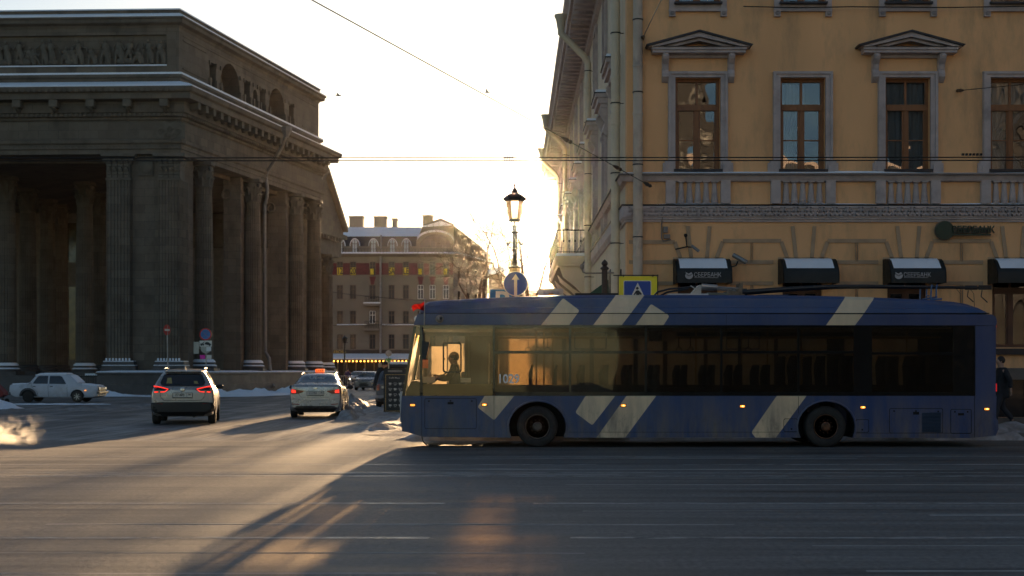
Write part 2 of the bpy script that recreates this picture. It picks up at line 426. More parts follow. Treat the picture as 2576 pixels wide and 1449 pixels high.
# ---------------------------------------------------------------- TROLLEYBUS
BY = 28.6; BW = 2.5; S = F / BY
def bx(u): return (u - CX) / S
def bz(y): return EYE + (HY - y) / S
bus = empty('trolleybus', (bx(1760), BY + BW / 2, 0), 'long blue and cream trolleybus with tinted windows crossing the avenue', 'trolleybus')
# paint: blue with slanting cream bands (rounded corners), grimy towards the sills
bands = [[(1221, 993), (1296, 993), (1243, 1057.5), (1201, 1024)], [(1475, 993), (1550, 993), (1490, 1070), (1447, 1037.6)],
         [(1578, 993), (1653, 993), (1569, 1106), (1497, 1106)], [(1956, 993), (2031, 993), (1948, 1106), (1905, 1106), (1890, 1088)],
         [(1357, 823), (1417, 749), (1458, 781), (1428, 823)], [(1558, 732), (1630, 732), (1560, 823), (1488, 823)],
         [(1595, 823), (1638.5, 764), (1684, 794.6), (1666, 823)], [(2139, 735), (2214, 735), (2147, 823), (2074, 823)]]
def bus_paint():
    m, nt, out = nodes_of('trolleybus_paint')
    p = nt.nodes.new('ShaderNodeBsdfPrincipled'); nt.links.new(p.outputs[0], out.inputs[0])
    tc = nt.nodes.new('ShaderNodeTexCoord'); sp = nt.nodes.new('ShaderNodeSeparateXYZ'); nt.links.new(tc.outputs['Object'], sp.inputs[0])
    X, Z = sp.outputs[0], sp.outputs[2]; ox = bus.location.x
    tot = None
    for poly in bands:
        P = [(bx(a) - ox, bz(b)) for a, b in poly]
        ar = sum(P[i][0] * P[(i + 1) % len(P)][1] - P[(i + 1) % len(P)][0] * P[i][1] for i in range(len(P)))
        if ar < 0: P.reverse()
        d = None
        for i in range(len(P)):
            a, b = P[i], P[(i + 1) % len(P)]; ex, ez = b[0] - a[0], b[1] - a[1]; l = math.hypot(ex, ez); nx, nz = ez / l, -ex / l
            v = mathn(nt, 'ADD', mathn(nt, 'MULTIPLY_ADD', X, nx, -(nx * a[0] + nz * a[1])), mathn(nt, 'MULTIPLY', Z, nz))
            d = v if d is None else mathn(nt, 'SMOOTH_MAX', d, v, .07)
        tot = d if tot is None else mathn(nt, 'MINIMUM', tot, d)
    mask = ramp(nt, tot, -.004, .004, 1, 0)
    blue = mixc(nt, ramp(nt, noise_n(nt, 1.1, 4), .3, .7), (.020, .048, .140), (.030, .066, .18))
    c = mixc(nt, mask, blue, (.74, .58, .38))
    low = ramp(nt, Z, .15, 1.15, 1, 0)
    streaks = noise_n(nt, 2.2, 7, (1.6, 1, .28), .68); blot = noise_n(nt, 9, 6, (1, 1, .7), .7)
    g = mathn(nt, 'MULTIPLY', ramp(nt, streaks, .38, .68), mathn(nt, 'ADD', mathn(nt, 'MULTIPLY', low, .95), .2))
    c = mixc(nt, g, c, (.15, .13, .115))
    c = mixc(nt, mathn(nt, 'MULTIPLY', ramp(nt, blot, .52, .66), mathn(nt, 'MULTIPLY', low, .45)), c, (.05, .045, .045))
    nt.links.new(c, p.inputs['Base Color'])
    nt.links.new(ramp(nt, streaks, .3, .7, .28, .5), p.inputs['Roughness']); p.inputs['Coat Weight'].default_value = .15
    b = nt.nodes.new('ShaderNodeBump'); b.inputs['Strength'].default_value = .12; b.inputs['Distance'].default_value = .05
    nt.links.new(noise_n(nt, .8, 2), b.inputs['Height']); nt.links.new(b.outputs[0], p.inputs['Normal'])
    return m
bp = bus_paint()
bglass = GLASS('trolleybus_side_glass', (.52, .45, .36), 1., .05, (.50, .38, .24), .03, wob=.05)
fglass = GLASS('trolleybus_far_glass', (.80, .76, .70), 1., .62, (1., .88, .66), .05)
cabglass = GLASS('cab_glass', (.92, .85, .74), 1., .04, (.60, .44, .30), .03, wob=.05)
frost = GLASS('frosted_door_glass', (.90, .84, .74), .6, .62, (1., .93, .80), .2)
gap = M('dark_gap', (.004, .004, .004), .8)
inner = M('bus_interior_plastic', (.16, .14, .12), .6, var=.15)
seatm = M('bus_seat_fabric', (.035, .03, .05), .8)
rail = M('yellow_handrail', (.45, .30, .04), .35)
Y0 = BY
def archpts(c, rx=73, ry=65, cy=1074, bot=1101):
    t = math.degrees(math.asin((bot - cy) / ry)); n = 16
    return [(bx(c + rx * cos(R(a))), bz(cy - ry * sin(R(a)))) for a in [180 + t - (180 + 2 * t) * i / n for i in range(n + 1)]]
# side skirts (near and far) with the two wheel arches
low = [(bx(1011), bz(996)), (bx(1008), bz(1045)), (bx(1012), bz(1084)), (bx(1066), bz(1099))] + archpts(1352) + archpts(2079) + [(bx(2150), bz(1101)), (bx(2440), bz(1102)), (bx(2505), bz(1096)), (bx(2512), bz(1080)), (bx(2511), bz(1060)), (bx(2506), bz(1050)), (bx(2507), bz(996))]
b_ = MB(); b_.prism(low, XZ(Y0), 0, .05); b_.build('side_panel', bp, bus, label='lower side with cream bands, dirty near the sill')
bodyfar = MB(); bodyfar.prism(low, XZ(Y0 + BW), -.05, 0)
b_ = MB()
for c in (1352, 2079):
    for ya in (Y0 + .052, Y0 + BW - .56):
        b_.prism(archpts(c, 75, 67) + list(reversed(archpts(c, 72.5, 64.5))), XZ(ya), 0, .5)
    b_.prism(archpts(c, 74, 66), XZ(Y0 + .56), 0, .05); b_.prism(archpts(c, 74, 66), XZ(Y0 + BW - .61), 0, .05)
b_.build_each('wheel_well', gap, bus)
# arch lips, fuller round the arch like the pressed flare
b_ = MB()
for c in (1352, 2079): b_.tube([(p[0], Y0 - .004, p[1]) for p in archpts(c, 74, 66)], .02, 6)
b_.build_each('wheel_arch_trim', bp, bus)
# front and rear shells across the width
def cross(poly, y0=Y0 + .05, y1=Y0 + BW - .05): m = MB(); m.prism(poly, XZ(0), y0, y1); return m
cross([(bx(1010), bz(996)), (bx(1007), bz(1045)), (bx(1011), bz(1085)), (bx(1035), bz(1090)), (bx(1032), bz(996))]).build('front_panel', bp, bus)
b_ = MB(); b_.box(bx(1005), bx(1012), Y0 + .12, Y0 + .55, bz(1062), bz(985)); b_.box(bx(1005), bx(1012), Y0 + BW - .55, Y0 + BW - .12, bz(1062), bz(985))
b_.build_each('headlight', M('lamp_glass', (.5, .5, .5), .15), bus)
cross([(bx(2500), bz(805)), (bx(2508), bz(812)), (bx(2507), bz(1050)), (bx(2512), bz(1060)), (bx(2512), bz(1085)), (bx(2500), bz(1095))]).build('rear_panel', bp, bus)
b_ = MB(); b_.box(bx(2507), bx(2512), Y0 + .1, Y0 + .25, bz(985), bz(965)); b_.box(bx(2507), bx(2511), Y0 + .1, Y0 + .2, bz(822), bz(818))
b_.build_each('rear_lamp', M('red_lens', (.5, .01, .01), .3, emit=(1, .02, .02), estr=.12), bus)
b_ = MB(); b_.prism([(bx(2454), bz(820)), (bx(2502), bz(820)), (bx(2505), bz(996)), (bx(2454), bz(996))], XZ(Y0), 0, .06)
b_.prism([(bx(2454), bz(820)), (bx(2502), bz(820)), (bx(2505), bz(996)), (bx(2454), bz(996))], XZ(Y0 + BW), -.06, 0)
b_.build_each('corner_pillar', bp, bus)
# fascia strip above the windows, groove, and the roof cowl that leans inwards
fas = [(bx(1041), bz(817)), (bx(1049), bz(792)), (bx(1056), bz(789)), (bx(2494), bz(791)), (bx(2505), bz(797)), (bx(2508), bz(812)), (bx(2503), bz(820)), (bx(2450), bz(818.5))]
b_ = MB(); b_.prism(fas, XZ(Y0 - .01), 0, BW + .02); b_.build('roof_fascia', bp, bus)
topc = [(1052, 788), (1056, 776), (1066, 764), (1077, 757.5), (1120, 753.5), (1200, 749), (1300, 744.5), (1400, 741.5), (1500, 740.3), (1700, 740), (1900, 740.8), (2050, 742), (2200, 746), (2330, 752), (2400, 756.5), (2440, 763), (2470, 773), (2486, 782), (2495, 787)]
def ctop(u):
    for a, b in zip(topc, topc[1:]):
        if a[0] <= u <= b[0]: return a[1] + (b[1] - a[1]) * (u - a[0]) / (b[0] - a[0])
st = sorted(set([p[0] for p in topc] + list(range(1100, 2460, 40))))
vs = []; fs = []; K = None
for u in st:
    zt = bz(ctop(u)); zb = bz(787.5); h = zt - zb; H = bz(740) - bz(787.5); k = h / H
    half = [(0, zb), (.012, zb + .13 * h), (.03, zb + .30 * h), (.055 if k > .75 else .04, zb + .33 * h), (.06 if k > .75 else .05, zb + .42 * h), (.09, zb + .62 * h), (.10, zb + .80 * h), (.125, zb + .82 * h), (.15, zb + .90 * h), (.21, zb + .985 * h), (.30, zt), (.7, zt + .02), (BW / 2, zt + .03)]
    ring = [(y, z) for y, z in half] + [(BW - y, z) for y, z in reversed(half[:-1])]
    ins = (1 - min(1, k * 1.6)) * .10
    K = len(ring); vs += [(bx(u), Y0 + ins + y * (BW - 2 * ins) / BW, z) for y, z in ring]
for i in range(len(st) - 1):
    for j in range(K - 1): a = i * K + j; fs.append((a, a + 1, a + K + 1, a + K))
fs.append(tuple(range(K))); fs.append(tuple(range((len(st) - 1) * K, len(st) * K)))
b_ = MB(); b_.add(vs, fs); cowl = b_.build('roof_cowl', bp, bus, angle=22, label='roof cowl with cream bands and long grooves')
b_ = MB(); b_.box(bx(1058), bx(2490), Y0 + .02, Y0 + BW - .02, bz(789.5), bz(786.8)); b_.build('roof_groove', gap, bus)
b_ = MB(); b_.box(bx(1826.3), bx(1827.2), Y0 - .013, Y0 + .0, bz(817), bz(791)); b_.box(bx(1242.2), bx(1243.1), Y0 - .003, Y0 + .001, bz(1099), bz(997)); b_.box(bx(1060.6), bx(1061.6), Y0 - .003, Y0 + .001, bz(1096), bz(997))
b_.box(bx(2451.2), bx(2452.4), Y0 - .003, Y0 + .001, bz(1101), bz(820)); b_.box(bx(2008), bx(2009), Y0 - .003, Y0 + .001, bz(1040), bz(997))
b_.box(bx(1430), bx(2006), Y0 - .003, Y0 + .001, bz(1087.5), bz(1086.7)); b_.box(bx(2150), bx(2440), Y0 - .003, Y0 + .001, bz(1090), bz(1089.2))
b_.build_each('panel_seam', gap, bus)
# glazed band: posts, sill band, one pane per bay
posts = [(1056, 1063), (1240, 1245), (1431, 1437), (1622, 1628), (1812, 1818), (2006, 2012), (2148, 2194), (2398, 2454)]
glass_dark = M('dark_film', (.015, .012, .01), .3)
pb = M('glazing_black', (.010, .009, .008), .12, coat=.3, var=.1)
b_ = MB()
for a, b in posts: b_.box(bx(a), bx(b), Y0 + .012, Y0 + .05, bz(988), bz(818))
b_.box(bx(1245), bx(2454), Y0 + .014, Y0 + .05, bz(996), bz(986.5)); b_.box(bx(1246), bx(2440), Y0 + .016, Y0 + .05, bz(824), bz(818))
b_.box(bx(1245), bx(2152), Y0 + .006, Y0 + .04, bz(889.5), bz(882.5)); b_.box(bx(2194), bx(2398), Y0 + .006, Y0 + .04, bz(892), bz(886))
b_.build('window_frame', pb, bus)
bays = [(1063, 1240), (1245, 1431), (1437, 1622), (1628, 1812), (1818, 2006), (2012, 2148), (2194, 2398)]
for i, (a, b) in enumerate(bays):
    m_ = MB(); m_.box(bx(a), bx(b), Y0 + .018, Y0 + .023, bz(996 if i == 0 else 986.5), bz(818)); pane = m_.build('window', cabglass if i == 0 else bglass, bus)
    if i in (2, 4):
        fr_ = MB(); x0, x1 = (1445, 1526) if i == 2 else (1826, 1911)
        fr_.prism(rrect(bx(x0), bx(x1), bz(879), bz(835), .04), XZ(Y0 - .004), 0, .012, [rrect(bx(x0 + 2), bx(x1 - 2), bz(877), bz(837), .03)]); fr_.build('vent_frame', pb, pane)
    if i >= 1:
        sb = MB(); sb.box(bx(a), bx(b), Y0 + .03, Y0 + .045, bz(986.5), bz(968)); sb.build('tinted_sill_strip', M('tinted_strip', (.03, .024, .020), .3), pane)
m_ = MB(); m_.box(bx(1666), bx(1702), Y0 + .024, Y0 + .03, bz(859), bz(833)); m_.build('window_notice', M('notice_paper', (.40, .34, .28), .7), bus)
m_ = MB(); m_.box(bx(1632), bx(1665.5), Y0 + .024, Y0 + .03, bz(859), bz(833)); m_.build('window_notice', glass_dark, bus)
# windscreen return and raked front
m_ = MB(); m_.prism([(bx(1016), bz(996)), (bx(1056), bz(996)), (bx(1056), bz(818)), (bx(1046), bz(818))], XZ(Y0 + .018), 0, .005); m_.build('windscreen_return', cabglass, bus)
m_ = MB(); m_.prism([(bx(1011), bz(996)), (bx(1018), bz(996)), (bx(1048), bz(820)), (bx(1041), bz(820))], XZ(Y0 + .004), 0, .06)
m_.prism([(bx(1011), bz(996)), (bx(1018), bz(996)), (bx(1048), bz(820)), (bx(1041), bz(820))], XZ(Y0 + BW - .06), 0, .06); m_.build_each('windscreen_pillar', pb, bus)
m_ = MB(); m_.prism([(bx(1012), bz(996)), (bx(1012.7), bz(996)), (bx(1042.7), bz(820)), (bx(1042), bz(820))], XZ(0), Y0 + .06, Y0 + BW - .06); m_.build('windscreen', fglass, bus)
# driver's sliding window
m_ = MB(); m_.prism(rrect(bx(1113.5), bx(1161.5), bz(937.5), bz(861.5), .05), XZ(Y0 - .006), 0, .03, [rrect(bx(1117.5), bx(1157.5), bz(934), bz(865.5), .04)]); dw = m_.build('driver_window_frame', pb, bus)
m_ = MB(); m_.box(bx(1117), bx(1120), Y0 - .02, Y0 - .006, bz(905), bz(901)); m_.build('handle', blk, dw)
# lower sills behind the glass of the cab (warm plywood trim) and papers on the dash
m_ = MB(); m_.box(bx(1064), bx(1160), Y0 + .06, Y0 + .10, bz(995), bz(966)); m_.box(bx(1160), bx(1239), Y0 + .06, Y0 + .09, bz(995), bz(966)); m_.build_each('cab_trim', M('cab_trim_ochre', (.20, .13, .03), .6), bus)
m_ = MB(); m_.box(bx(1062), bx(1094), Y0 + .10, Y0 + .13, bz(963), bz(948)); m_.box(bx(1158), bx(1184), Y0 + .10, Y0 + .14, bz(962), bz(951)); m_.build_each('papers', wht, bus)
m_ = MB(); m_.box(bx(1062), bx(1076), Y0 + .16, Y0 + .17, bz(926), bz(904)); m_.build('orange_card', M('orange_card', (.6, .12, .03), .6), bus)
# fleet number on the glass
text('fleet_number', '1029', bx(1279), bz(954), Y0 + .016, .18, M('white_lettering', (.95, .92, .85), .5), bus, .003, bold=.016, squeeze=.88)
text('opening_hours', '09.00-18.00', bx(1328), bz(856), Y0 + .03, .052, M('dark_lettering', (.05, .035, .02), .6), bus, .003)
# far side: wall, pillars, doors and dusty glass
b_ = MB()
YF = Y0 + BW
b_.v += bodyfar.v; b_.f += bodyfar.f; b_.mi += bodyfar.mi
for a, b in ((1048, 1058), (1160, 1172), (1236, 1250), (1425, 1436), (1500, 1512), (1620, 1632), (1700, 1712), (1812, 1822), (1905, 1915), (2004, 2014), (2148, 2196), (2396, 2454)): b_.box(bx(a), bx(b), YF - .05, YF - .004, bz(996), bz(818))
b_.box(bx(1046), bx(2454), YF - .05, YF - .003, bz(838), bz(818)); b_.build('far_wall', inner, bus)
m_ = MB()
for a, b in ((1068, 1110), (1113, 1158)):
    m_.box(bx(a), bx(b), YF - .035, YF - .03, bz(996), bz(858 if a > 1100 else 866))
m_.build_each('frosted_door_pane', frost, bus)
m_ = MB()
for a, b in ((1172, 1236), (1250, 1425), (1436, 1500), (1512, 1620), (1632, 1700), (1712, 1812), (1822, 1905), (1915, 2004), (2014, 2148), (2196, 2396)):
    m_.box(bx(a), bx(b), YF - .03, YF - .025, bz(996), bz(838))
m_.build_each('far_window', fglass, bus)
m_ = MB(); m_.box(bx(1172), bx(1236), YF - .10, YF - .06, bz(996), bz(838)); m_.build('cab_partition', M('partition_brown', (.05, .033, .02), .6), bus)
b_ = MB(); b_.box(bx(1016), bx(2504), Y0 + .62, YF - .62, .38, .44); b_.box(bx(1430), bx(2000), Y0 + .05, YF - .05, .36, .45); b_.box(bx(1016), bx(1276), Y0 + .05, YF - .05, .36, .45); b_.box(bx(2156), bx(2504), Y0 + .05, YF - .05, .36, .45); b_.build('floor', inner, bus)
b_ = MB(); b_.box(bx(1050), bx(2500), Y0 + .05, YF - .05, bz(828), bz(824)); b_.build('ceiling', M('bus_ceiling', (.30, .28, .25), .6), bus)
b_ = MB(); b_.prism([(bx(1200), bz(1000)), (bx(1206), bz(930)), (bx(1214), bz(880)), (bx(1222), bz(860)), (bx(1228), bz(862)), (bx(1226), bz(1000))], XZ(0), Y0 + 1.0, YF - .1); b_.build('cab_bulkhead', M('partition_brown2', (.06, .04, .024), .5), bus)
# dashboard and steering wheel
b_ = MB(); b_.prism([(bx(1020), bz(985)), (bx(1034), bz(958)), (bx(1072), bz(962)), (bx(1080), bz(1000)), (bx(1020), bz(1000))], XZ(0), Y0 + .15, YF - .5); dash = b_.build('dashboard', blk, bus)
b_ = MB(); c = Vector((bx(1094), Y0 + .75, bz(955)))
rot = Euler((0, R(-35), 0)).to_matrix(); b_.tube([c + rot @ Vector((.24 * cos(t * pi / 12), .24 * sin(t * pi / 12), 0)) for t in range(25)], .014, 6); b_.build('steering_wheel', blk, bus)
# seats: back rests seen against the light
for i, u in enumerate([1330, 1395, 1460, 1520, 1580, 1650, 1720, 1790, 1860, 1930, 2000, 2070, 2140, 2230, 2300, 2370]):
    for j in (0, 1):
        if i < 2 and j == 0: continue
        y = Y0 + (.25 if j == 0 else 1.55)
        s_ = MB(); zb = .80 if i > 9 else .62
        s_.prism([(bx(u), zb + .42), (bx(u + 6), zb + .42), (bx(u + 2), zb + .85), (bx(u + 10), zb + 1.05), (bx(u + 14), zb + 1.04), (bx(u + 12), zb + .80), (bx(u + 14), zb + .40), (bx(u + 10), zb + .34), (bx(u - 38), zb + .34), (bx(u - 40), zb + .42)], XZ(0), y, y + .72)
        s_.box(bx(u - 30), bx(u), y + .1, y + .6, .44, zb + .34); s_.build('seat', seatm, bus)
# handrails and hanging straps
h_ = MB()
for u in (1352, 1372, 1395, 1560, 1640, 1770, 1890, 1960, 2050, 2210, 2330):
    h_.tube([(bx(u), Y0 + 1.2 + (u % 3) * .1, .44), (bx(u), Y0 + 1.2 + (u % 3) * .1, bz(828))], .017, 6)
for y in (.85, 1.6): h_.tube([(bx(1250), Y0 + y, bz(846)), (bx(2400), Y0 + y, bz(846))], .016, 6)
h_.build_each('handrail', rail, bus)
for u in (1330, 1355, 1380, 1720, 1750, 1900):
    s_ = MB(); x = bx(u); y = Y0 + .85; s_.box(x - .008, x + .008, y - .012, y + .012, bz(872), bz(846))
    s_.tube([(x + .06 * cos(t * pi / 6), y, bz(878) + .045 * sin(t * pi / 6)) for t in range(13)], .009, 5); s_.build('hanging_strap', blk, bus)
# wheels
def bus_wheel(u, yc, side):
    c = Vector((bx(u), yc, bz(1073.5))); r = bz(1073.5) - .004
    t = MB(); t.lathe([(r * .60, -.13), (r * .66, -.145), (r * .80, -.155), (r * .93, -.145), (r * .985, -.12), (r, -.09), (r, .12), (r * .9, .15), (r * .6, .15)], c, 48, 'Y')
    w = t.build('wheel', rubber, bus, smooth=True)
    q = MB(); q.lathe([(r * .60, -.13 * side), (r * .585, -.15 * side), (r * .555, -.145 * side), (r * .53, -.06 * side), (r * .45, -.03 * side), (r * .40, -.10 * side), (r * .24, -.115 * side), (r * .22, -.16 * side), (r * .15, -.175 * side), (0, -.175 * side)], c, 32, 'Y')
    for k in range(10):
        a = k * pi / 5; q.ball(c + Vector((cos(a) * r * .32, -.12 * side, sin(a) * r * .32)), .018, 6, 4)
    q.build('rim', M('rusty_rim' if u > 2000 else 'grimy_rim', (.10, .045, .02) if u > 2000 else (.09, .075, .06), .55, .3, var=.4, scale=9), w)
    return w
for u in (1352, 2079): bus_wheel(u, Y0 + .20, 1); bus_wheel(u, YF - .20, -1)
# service flaps, vents, side markers
def flap(x0, x1, y0, y1, dots=(), slot=None):
    m_ = MB(); m_.prism(rrect(bx(x0), bx(x1), bz(y1), bz(y0), .035), XZ(Y0 - .005), 0, .004, [rrect(bx(x0 + 1.2), bx(x1 - 1.2), bz(y1 - 1.2), bz(y0 + 1.2), .03)])
    for (a, b) in dots: m_.lathe([(.018, -.006), (.018, 0)], (bx(a), Y0 - .001, bz(b)), 8, 'Y')
    if slot: m_.box(bx(slot[0]), bx(slot[1]), Y0 - .006, Y0 + .001, bz(slot[3]), bz(slot[2]))
    return m_.build('service_flap', gap, bus)
flap(1068, 1199, 1002, 1079, [(1079, 1009), (1133, 1008), (1187, 1009)], (1126, 1141, 1011, 1017))
flap(1971, 2007, 1053, 1086, [(1991, 1079)]); flap(2152, 2186, 1055, 1088, [(2169, 1081)])
flap(2237, 2372, 1027, 1090, [(2249, 1034), (2304, 1034), (2360, 1035)], (2297, 2312, 1036, 1043)); flap(2391, 2444, 1029, 1091, [(2402, 1036), (2434, 1036)], (2410, 2425, 1039, 1045))
m_ = MB()
for k in range(14): z = bz(1086 - k * 3.6); m_.obox((bx(2343), Y0 - .008, z), (bx(2366) - bx(2319), .012, .022), Euler((R(35), 0, 0)))
m_.build('vent_grille', M('grille_blue', (.05, .08, .13), .4, .3), bus)
for (u, y) in ((1038, 1019), (1218.5, 1018), (1568, 1020), (1867.5, 1022), (2170.5, 1024.6), (2482, 1029)):
    m_ = MB(); m_.box(bx(u - 7.5), bx(u + 7.5), Y0 - .012, Y0, bz(y + 3.7), bz(y - 3.7), .004); mk = m_.build('side_marker', blk, bus)
    m_ = MB(); m_.box(bx(u - 5.8), bx(u + 5.8), Y0 - .022, Y0 - .011, bz(y + 2.4), bz(y - 2.4), .004); m_.build('lens', orange_l, mk)
    if u > 1100:
        m_ = MB(); m_.ball((bx(u + .6), Y0 - .024, bz(y)), (.018, .006, .009), 8, 5); m_.build('bulb', M('marker_bulb', (1, .6, .2), .3, emit=(1, .45, .08), estr=4.), mk)
# camera dome, flag, mirrors, wiper tail
m_ = MB(); m_.ball((bx(1106), Y0 - .03, bz(802.5)), .072, 14, 10); m_.lathe([(.08, -.01), (.08, .0)], (bx(1106), Y0 - .01, bz(802.5)), 16, 'Y'); cm = m_.build('camera_dome', M('dome_grey', (.30, .26, .22), .3), bus, smooth=True)
m_ = MB(); m_.ball((bx(1109), Y0 - .09, bz(801)), (.028, .02, .034), 10, 6); m_.build('lens', blk, cm)
m_ = MB(); m_.ball((bx(1047), Y0 + .25, bz(802)), (.06, .10, .07), 10, 7); m_.build('roof_marker_lamp', wht, bus, smooth=True)
m_ = MB(); m_.tube([(bx(1067.5), Y0 - .03, bz(818)), (bx(1068), Y0 - .03, bz(788))], .013, 8); m_.tube([(bx(1068), Y0 - .03, bz(788)), (bx(1068.6), Y0 - .03, bz(755))], .009, 8); m_.ball((bx(1069), Y0 - .03, bz(753.8)), .022, 8, 6); fp = m_.build('flagpole', steel, bus)
vs = []; fs = []
for i in range(13):
    for j in range(7):
        t = i / 12; s_ = j / 6
        x = 1068 - t * 33 + s_ * 1.5 * t; top = 757.5 + t * 14 + 2 * sin(t * 6); bot = 779 - 6 * t * (1 - t) * 2 + t * 6 + 3 * sin(t * 5 + 1)
        vs.append((bx(x + (3 * s_ * t)), Y0 - .03 + .05 * sin(t * 7 + s_ * 2), bz(top + (bot - top) * s_)))
for i in range(12):
    for j in range(6): a = i * 7 + j; fs.append((a, a + 1, a + 8, a + 7))
m_ = MB(); m_.add(vs, fs)
fm, fnt, fo = nodes_of('red_flag_cloth'); d_ = fnt.nodes.new('ShaderNodeBsdfDiffuse'); t_ = fnt.nodes.new('ShaderNodeBsdfTranslucent'); x_ = fnt.nodes.new('ShaderNodeMixShader')
d_.inputs[0].default_value = (.30, .008, .007, 1); t_.inputs[0].default_value = (.20, .008, .007, 1); x_.inputs[0].default_value = .6
fnt.links.new(d_.outputs[0], x_.inputs[1]); fnt.links.new(t_.outputs[0], x_.inputs[2]); fnt.links.new(x_.outputs[0], fo.inputs[0])
m_.build('flag', fm, fp, smooth=True)
m_ = MB(); m_.prism([(bx(1063), bz(858)), (bx(1082), bz(861)), (bx(1072), bz(906)), (bx(1062), bz(904))], XZ(Y0 - .22), 0, .12); m_.tube([(bx(1066), Y0 - .16, bz(860)), (bx(1065), Y0 - .14, bz(835)), (bx(1062), Y0 - .02, bz(824))], .014, 6); m_.build('wing_mirror', blk, bus)
m_ = MB(); m_.box(bx(1012), bx(1030), YF - .1, YF + .15, bz(912), bz(868), .04); m_.tube([(bx(1020), YF, bz(870)), (bx(1022), YF, bz(845)), (bx(1032), YF, bz(836)), (bx(1045), YF - .05, bz(833))], .04, 8); m_.build('wing_mirror', blk, bus, label='large mirror on the kerb side')
m_ = MB(); m_.tube([(bx(1060), Y0 + .1, bz(1094)), (bx(1062), Y0 + .1, bz(1108)), (bx(1068), Y0 + .1, bz(1116)), (bx(1075), Y0 + .1, bz(1122))], .012, 5); m_.build('earthing_strap', blk, bus)
m_ = MB(); m_.box(bx(1100), bx(1265), Y0 + .15, YF - .15, .20, .36); m_.box(bx(1440), bx(1990), Y0 + .3, YF - .3, .24, .36); m_.box(bx(2170), bx(2480), Y0 + .2, YF - .2, .24, .36)
m_.tube([(bx(1352), Y0 + .2, .46), (bx(1352), YF - .2, .46)], .09, 8); m_.tube([(bx(2079), Y0 + .2, .46), (bx(2079), YF - .2, .46)], .14, 8); m_.build('chassis', M('underbody', (.02, .018, .016), .8), bus)
# roof gear
YM = Y0 + 1.0
m_ = MB(); m_.box(bx(1450), bx(1561), Y0 + .5, YF - .5, bz(744), bz(734)); m_.box(bx(1453), bx(1558), Y0 + .55, YF - .55, bz(736), bz(733.5)); m_.build('roof_box', blkm, bus)
m_ = MB(); m_.box(bx(1690), bx(1791), Y0 + .5, YF - .5, bz(744), bz(735), .01); pl_ = m_.build('collector_base', M('base_cream', (.55, .5, .46), .5, stain=(.1, .08, .07)), bus)
m_ = MB(); m_.prism([(bx(1751), bz(735)), (bx(1777), bz(735)), (bx(1778), bz(711)), (bx(1772), bz(711))], XZ(YM), -.2, .2)
m_.tube([(bx(1749), YM - .25, bz(713)), (bx(1765), YM - .25, bz(724))], .012, 6); m_.build('collector_bracket', M('bracket_cream', (.50, .44, .38), .5), pl_)
m_ = MB()
for dy in (-.22, .22):
    m_.tube([(bx(1778), YM + dy, bz(714)), (bx(1818), YM + dy, bz(717))], .055, 10)
    m_.tube([(bx(1818), YM + dy, bz(716)), (bx(1878), YM + dy, bz(720))], .016, 6); m_.tube([(bx(1818), YM + dy, bz(720)), (bx(1878), YM + dy, bz(724))], .014, 6)
m_.build_each('damper', M('dull_aluminium', (.42, .38, .34), .35, .7), pl_)
for dy in (-.22, .22):
    m_ = MB(); pts = [(bx(1792 + 52 * t / 180), YM + dy + .035 * cos(t * 2 * pi / 8), bz(736 + 1 * t / 180) + .04 * sin(t * 2 * pi / 8)) for t in range(180)]
    m_.tube(pts, .009, 4); m_.build('coil_spring', M('spring_steel', (.25, .21, .15), .4, .7), pl_)
m_ = MB()
for dy in (-.22, .22):
    m_.box(bx(1843), bx(1888), YM + dy - .06, YM + dy + .06, bz(739), bz(726), .01); m_.box(bx(1872), bx(1885), YM + dy - .05, YM + dy + .05, bz(728), bz(720)); m_.box(bx(1876), bx(1884), YM + dy - .04, YM + dy + .04, bz(721), bz(706)); m_.ball((bx(1862), YM + dy, bz(727)), .06, 8, 6)
m_.build_each('pole_swivel', M('greasy_steel', (.16, .13, .10), .4, .6, var=.4, scale=9), pl_)
for k, dy in enumerate((-.22, .22)):
    m_ = MB(); pts = []
    for t in range(13):
        s_ = t / 12; u = 1888 + (2500 - 1888) * s_; y = 729.5 - 17.5 * sin(min(1, s_ * 1.9) * pi / 2) + (2 if k == 0 else 0) * s_ * 3 + 4.0 * max(0, s_ - .55)
        pts.append((bx(u), YM + dy * (1 + s_), bz(y)))
    m_.tube(pts, [.052 - .028 * t / 12 for t in range(13)], 10); m_.lathe([(.075, -.05), (.075, .05)], pts[0], 10, 'X')
    pole = m_.build('trolley_pole', M('pole_black', (.012, .012, .012), .35, var=.2), bus)
    m_ = MB(); e = Vector(pts[-1]); m_.box(e.x - .12, e.x + .14, e.y - .03, e.y + .03, e.z - .04, e.z + .05, .01)
    m_.tube([e + Vector((-.3, 0, -.02)), e + Vector((-.22, 0, -.12)), e + Vector((-.2, 0, -.5)), e + Vector((-.18, .02, -.95))], .006, 4)
    m_.tube([e + Vector((-.05, 0, -.05)), e + Vector((-.07, 0, -.18)), e + Vector((.02, 0, -.26)), e + Vector((.06, 0, -.30))], .012, 5); m_.build('current_shoe', blk, pole)
m_ = MB(); bl2 = M('hook_blue', (.05, .12, .26), .4)
for dx, dy in ((2362, -.45), (2366, .45), (2375, -.45), (2383, .45)):
    m_.tube([(bx(dx), YM + dy, bz(752)), (bx(dx + 1), YM + dy, bz(722)), (bx(dx + 3), YM + dy, bz(712)), (bx(dx + 5), YM + dy, bz(716))], .016, 6)
m_.tube([(bx(2358), YM - .5, bz(751)), (bx(2388), YM - .5, bz(749))], .02, 6); m_.tube([(bx(2375), YM - .5, bz(744)), (bx(2375), YM + .5, bz(744))], .02, 6); m_.tube([(bx(2362), YM - .45, bz(742)), (bx(2383), YM + .45, bz(733))], .014, 6)
m_.build_each('pole_hook', bl2, bus)
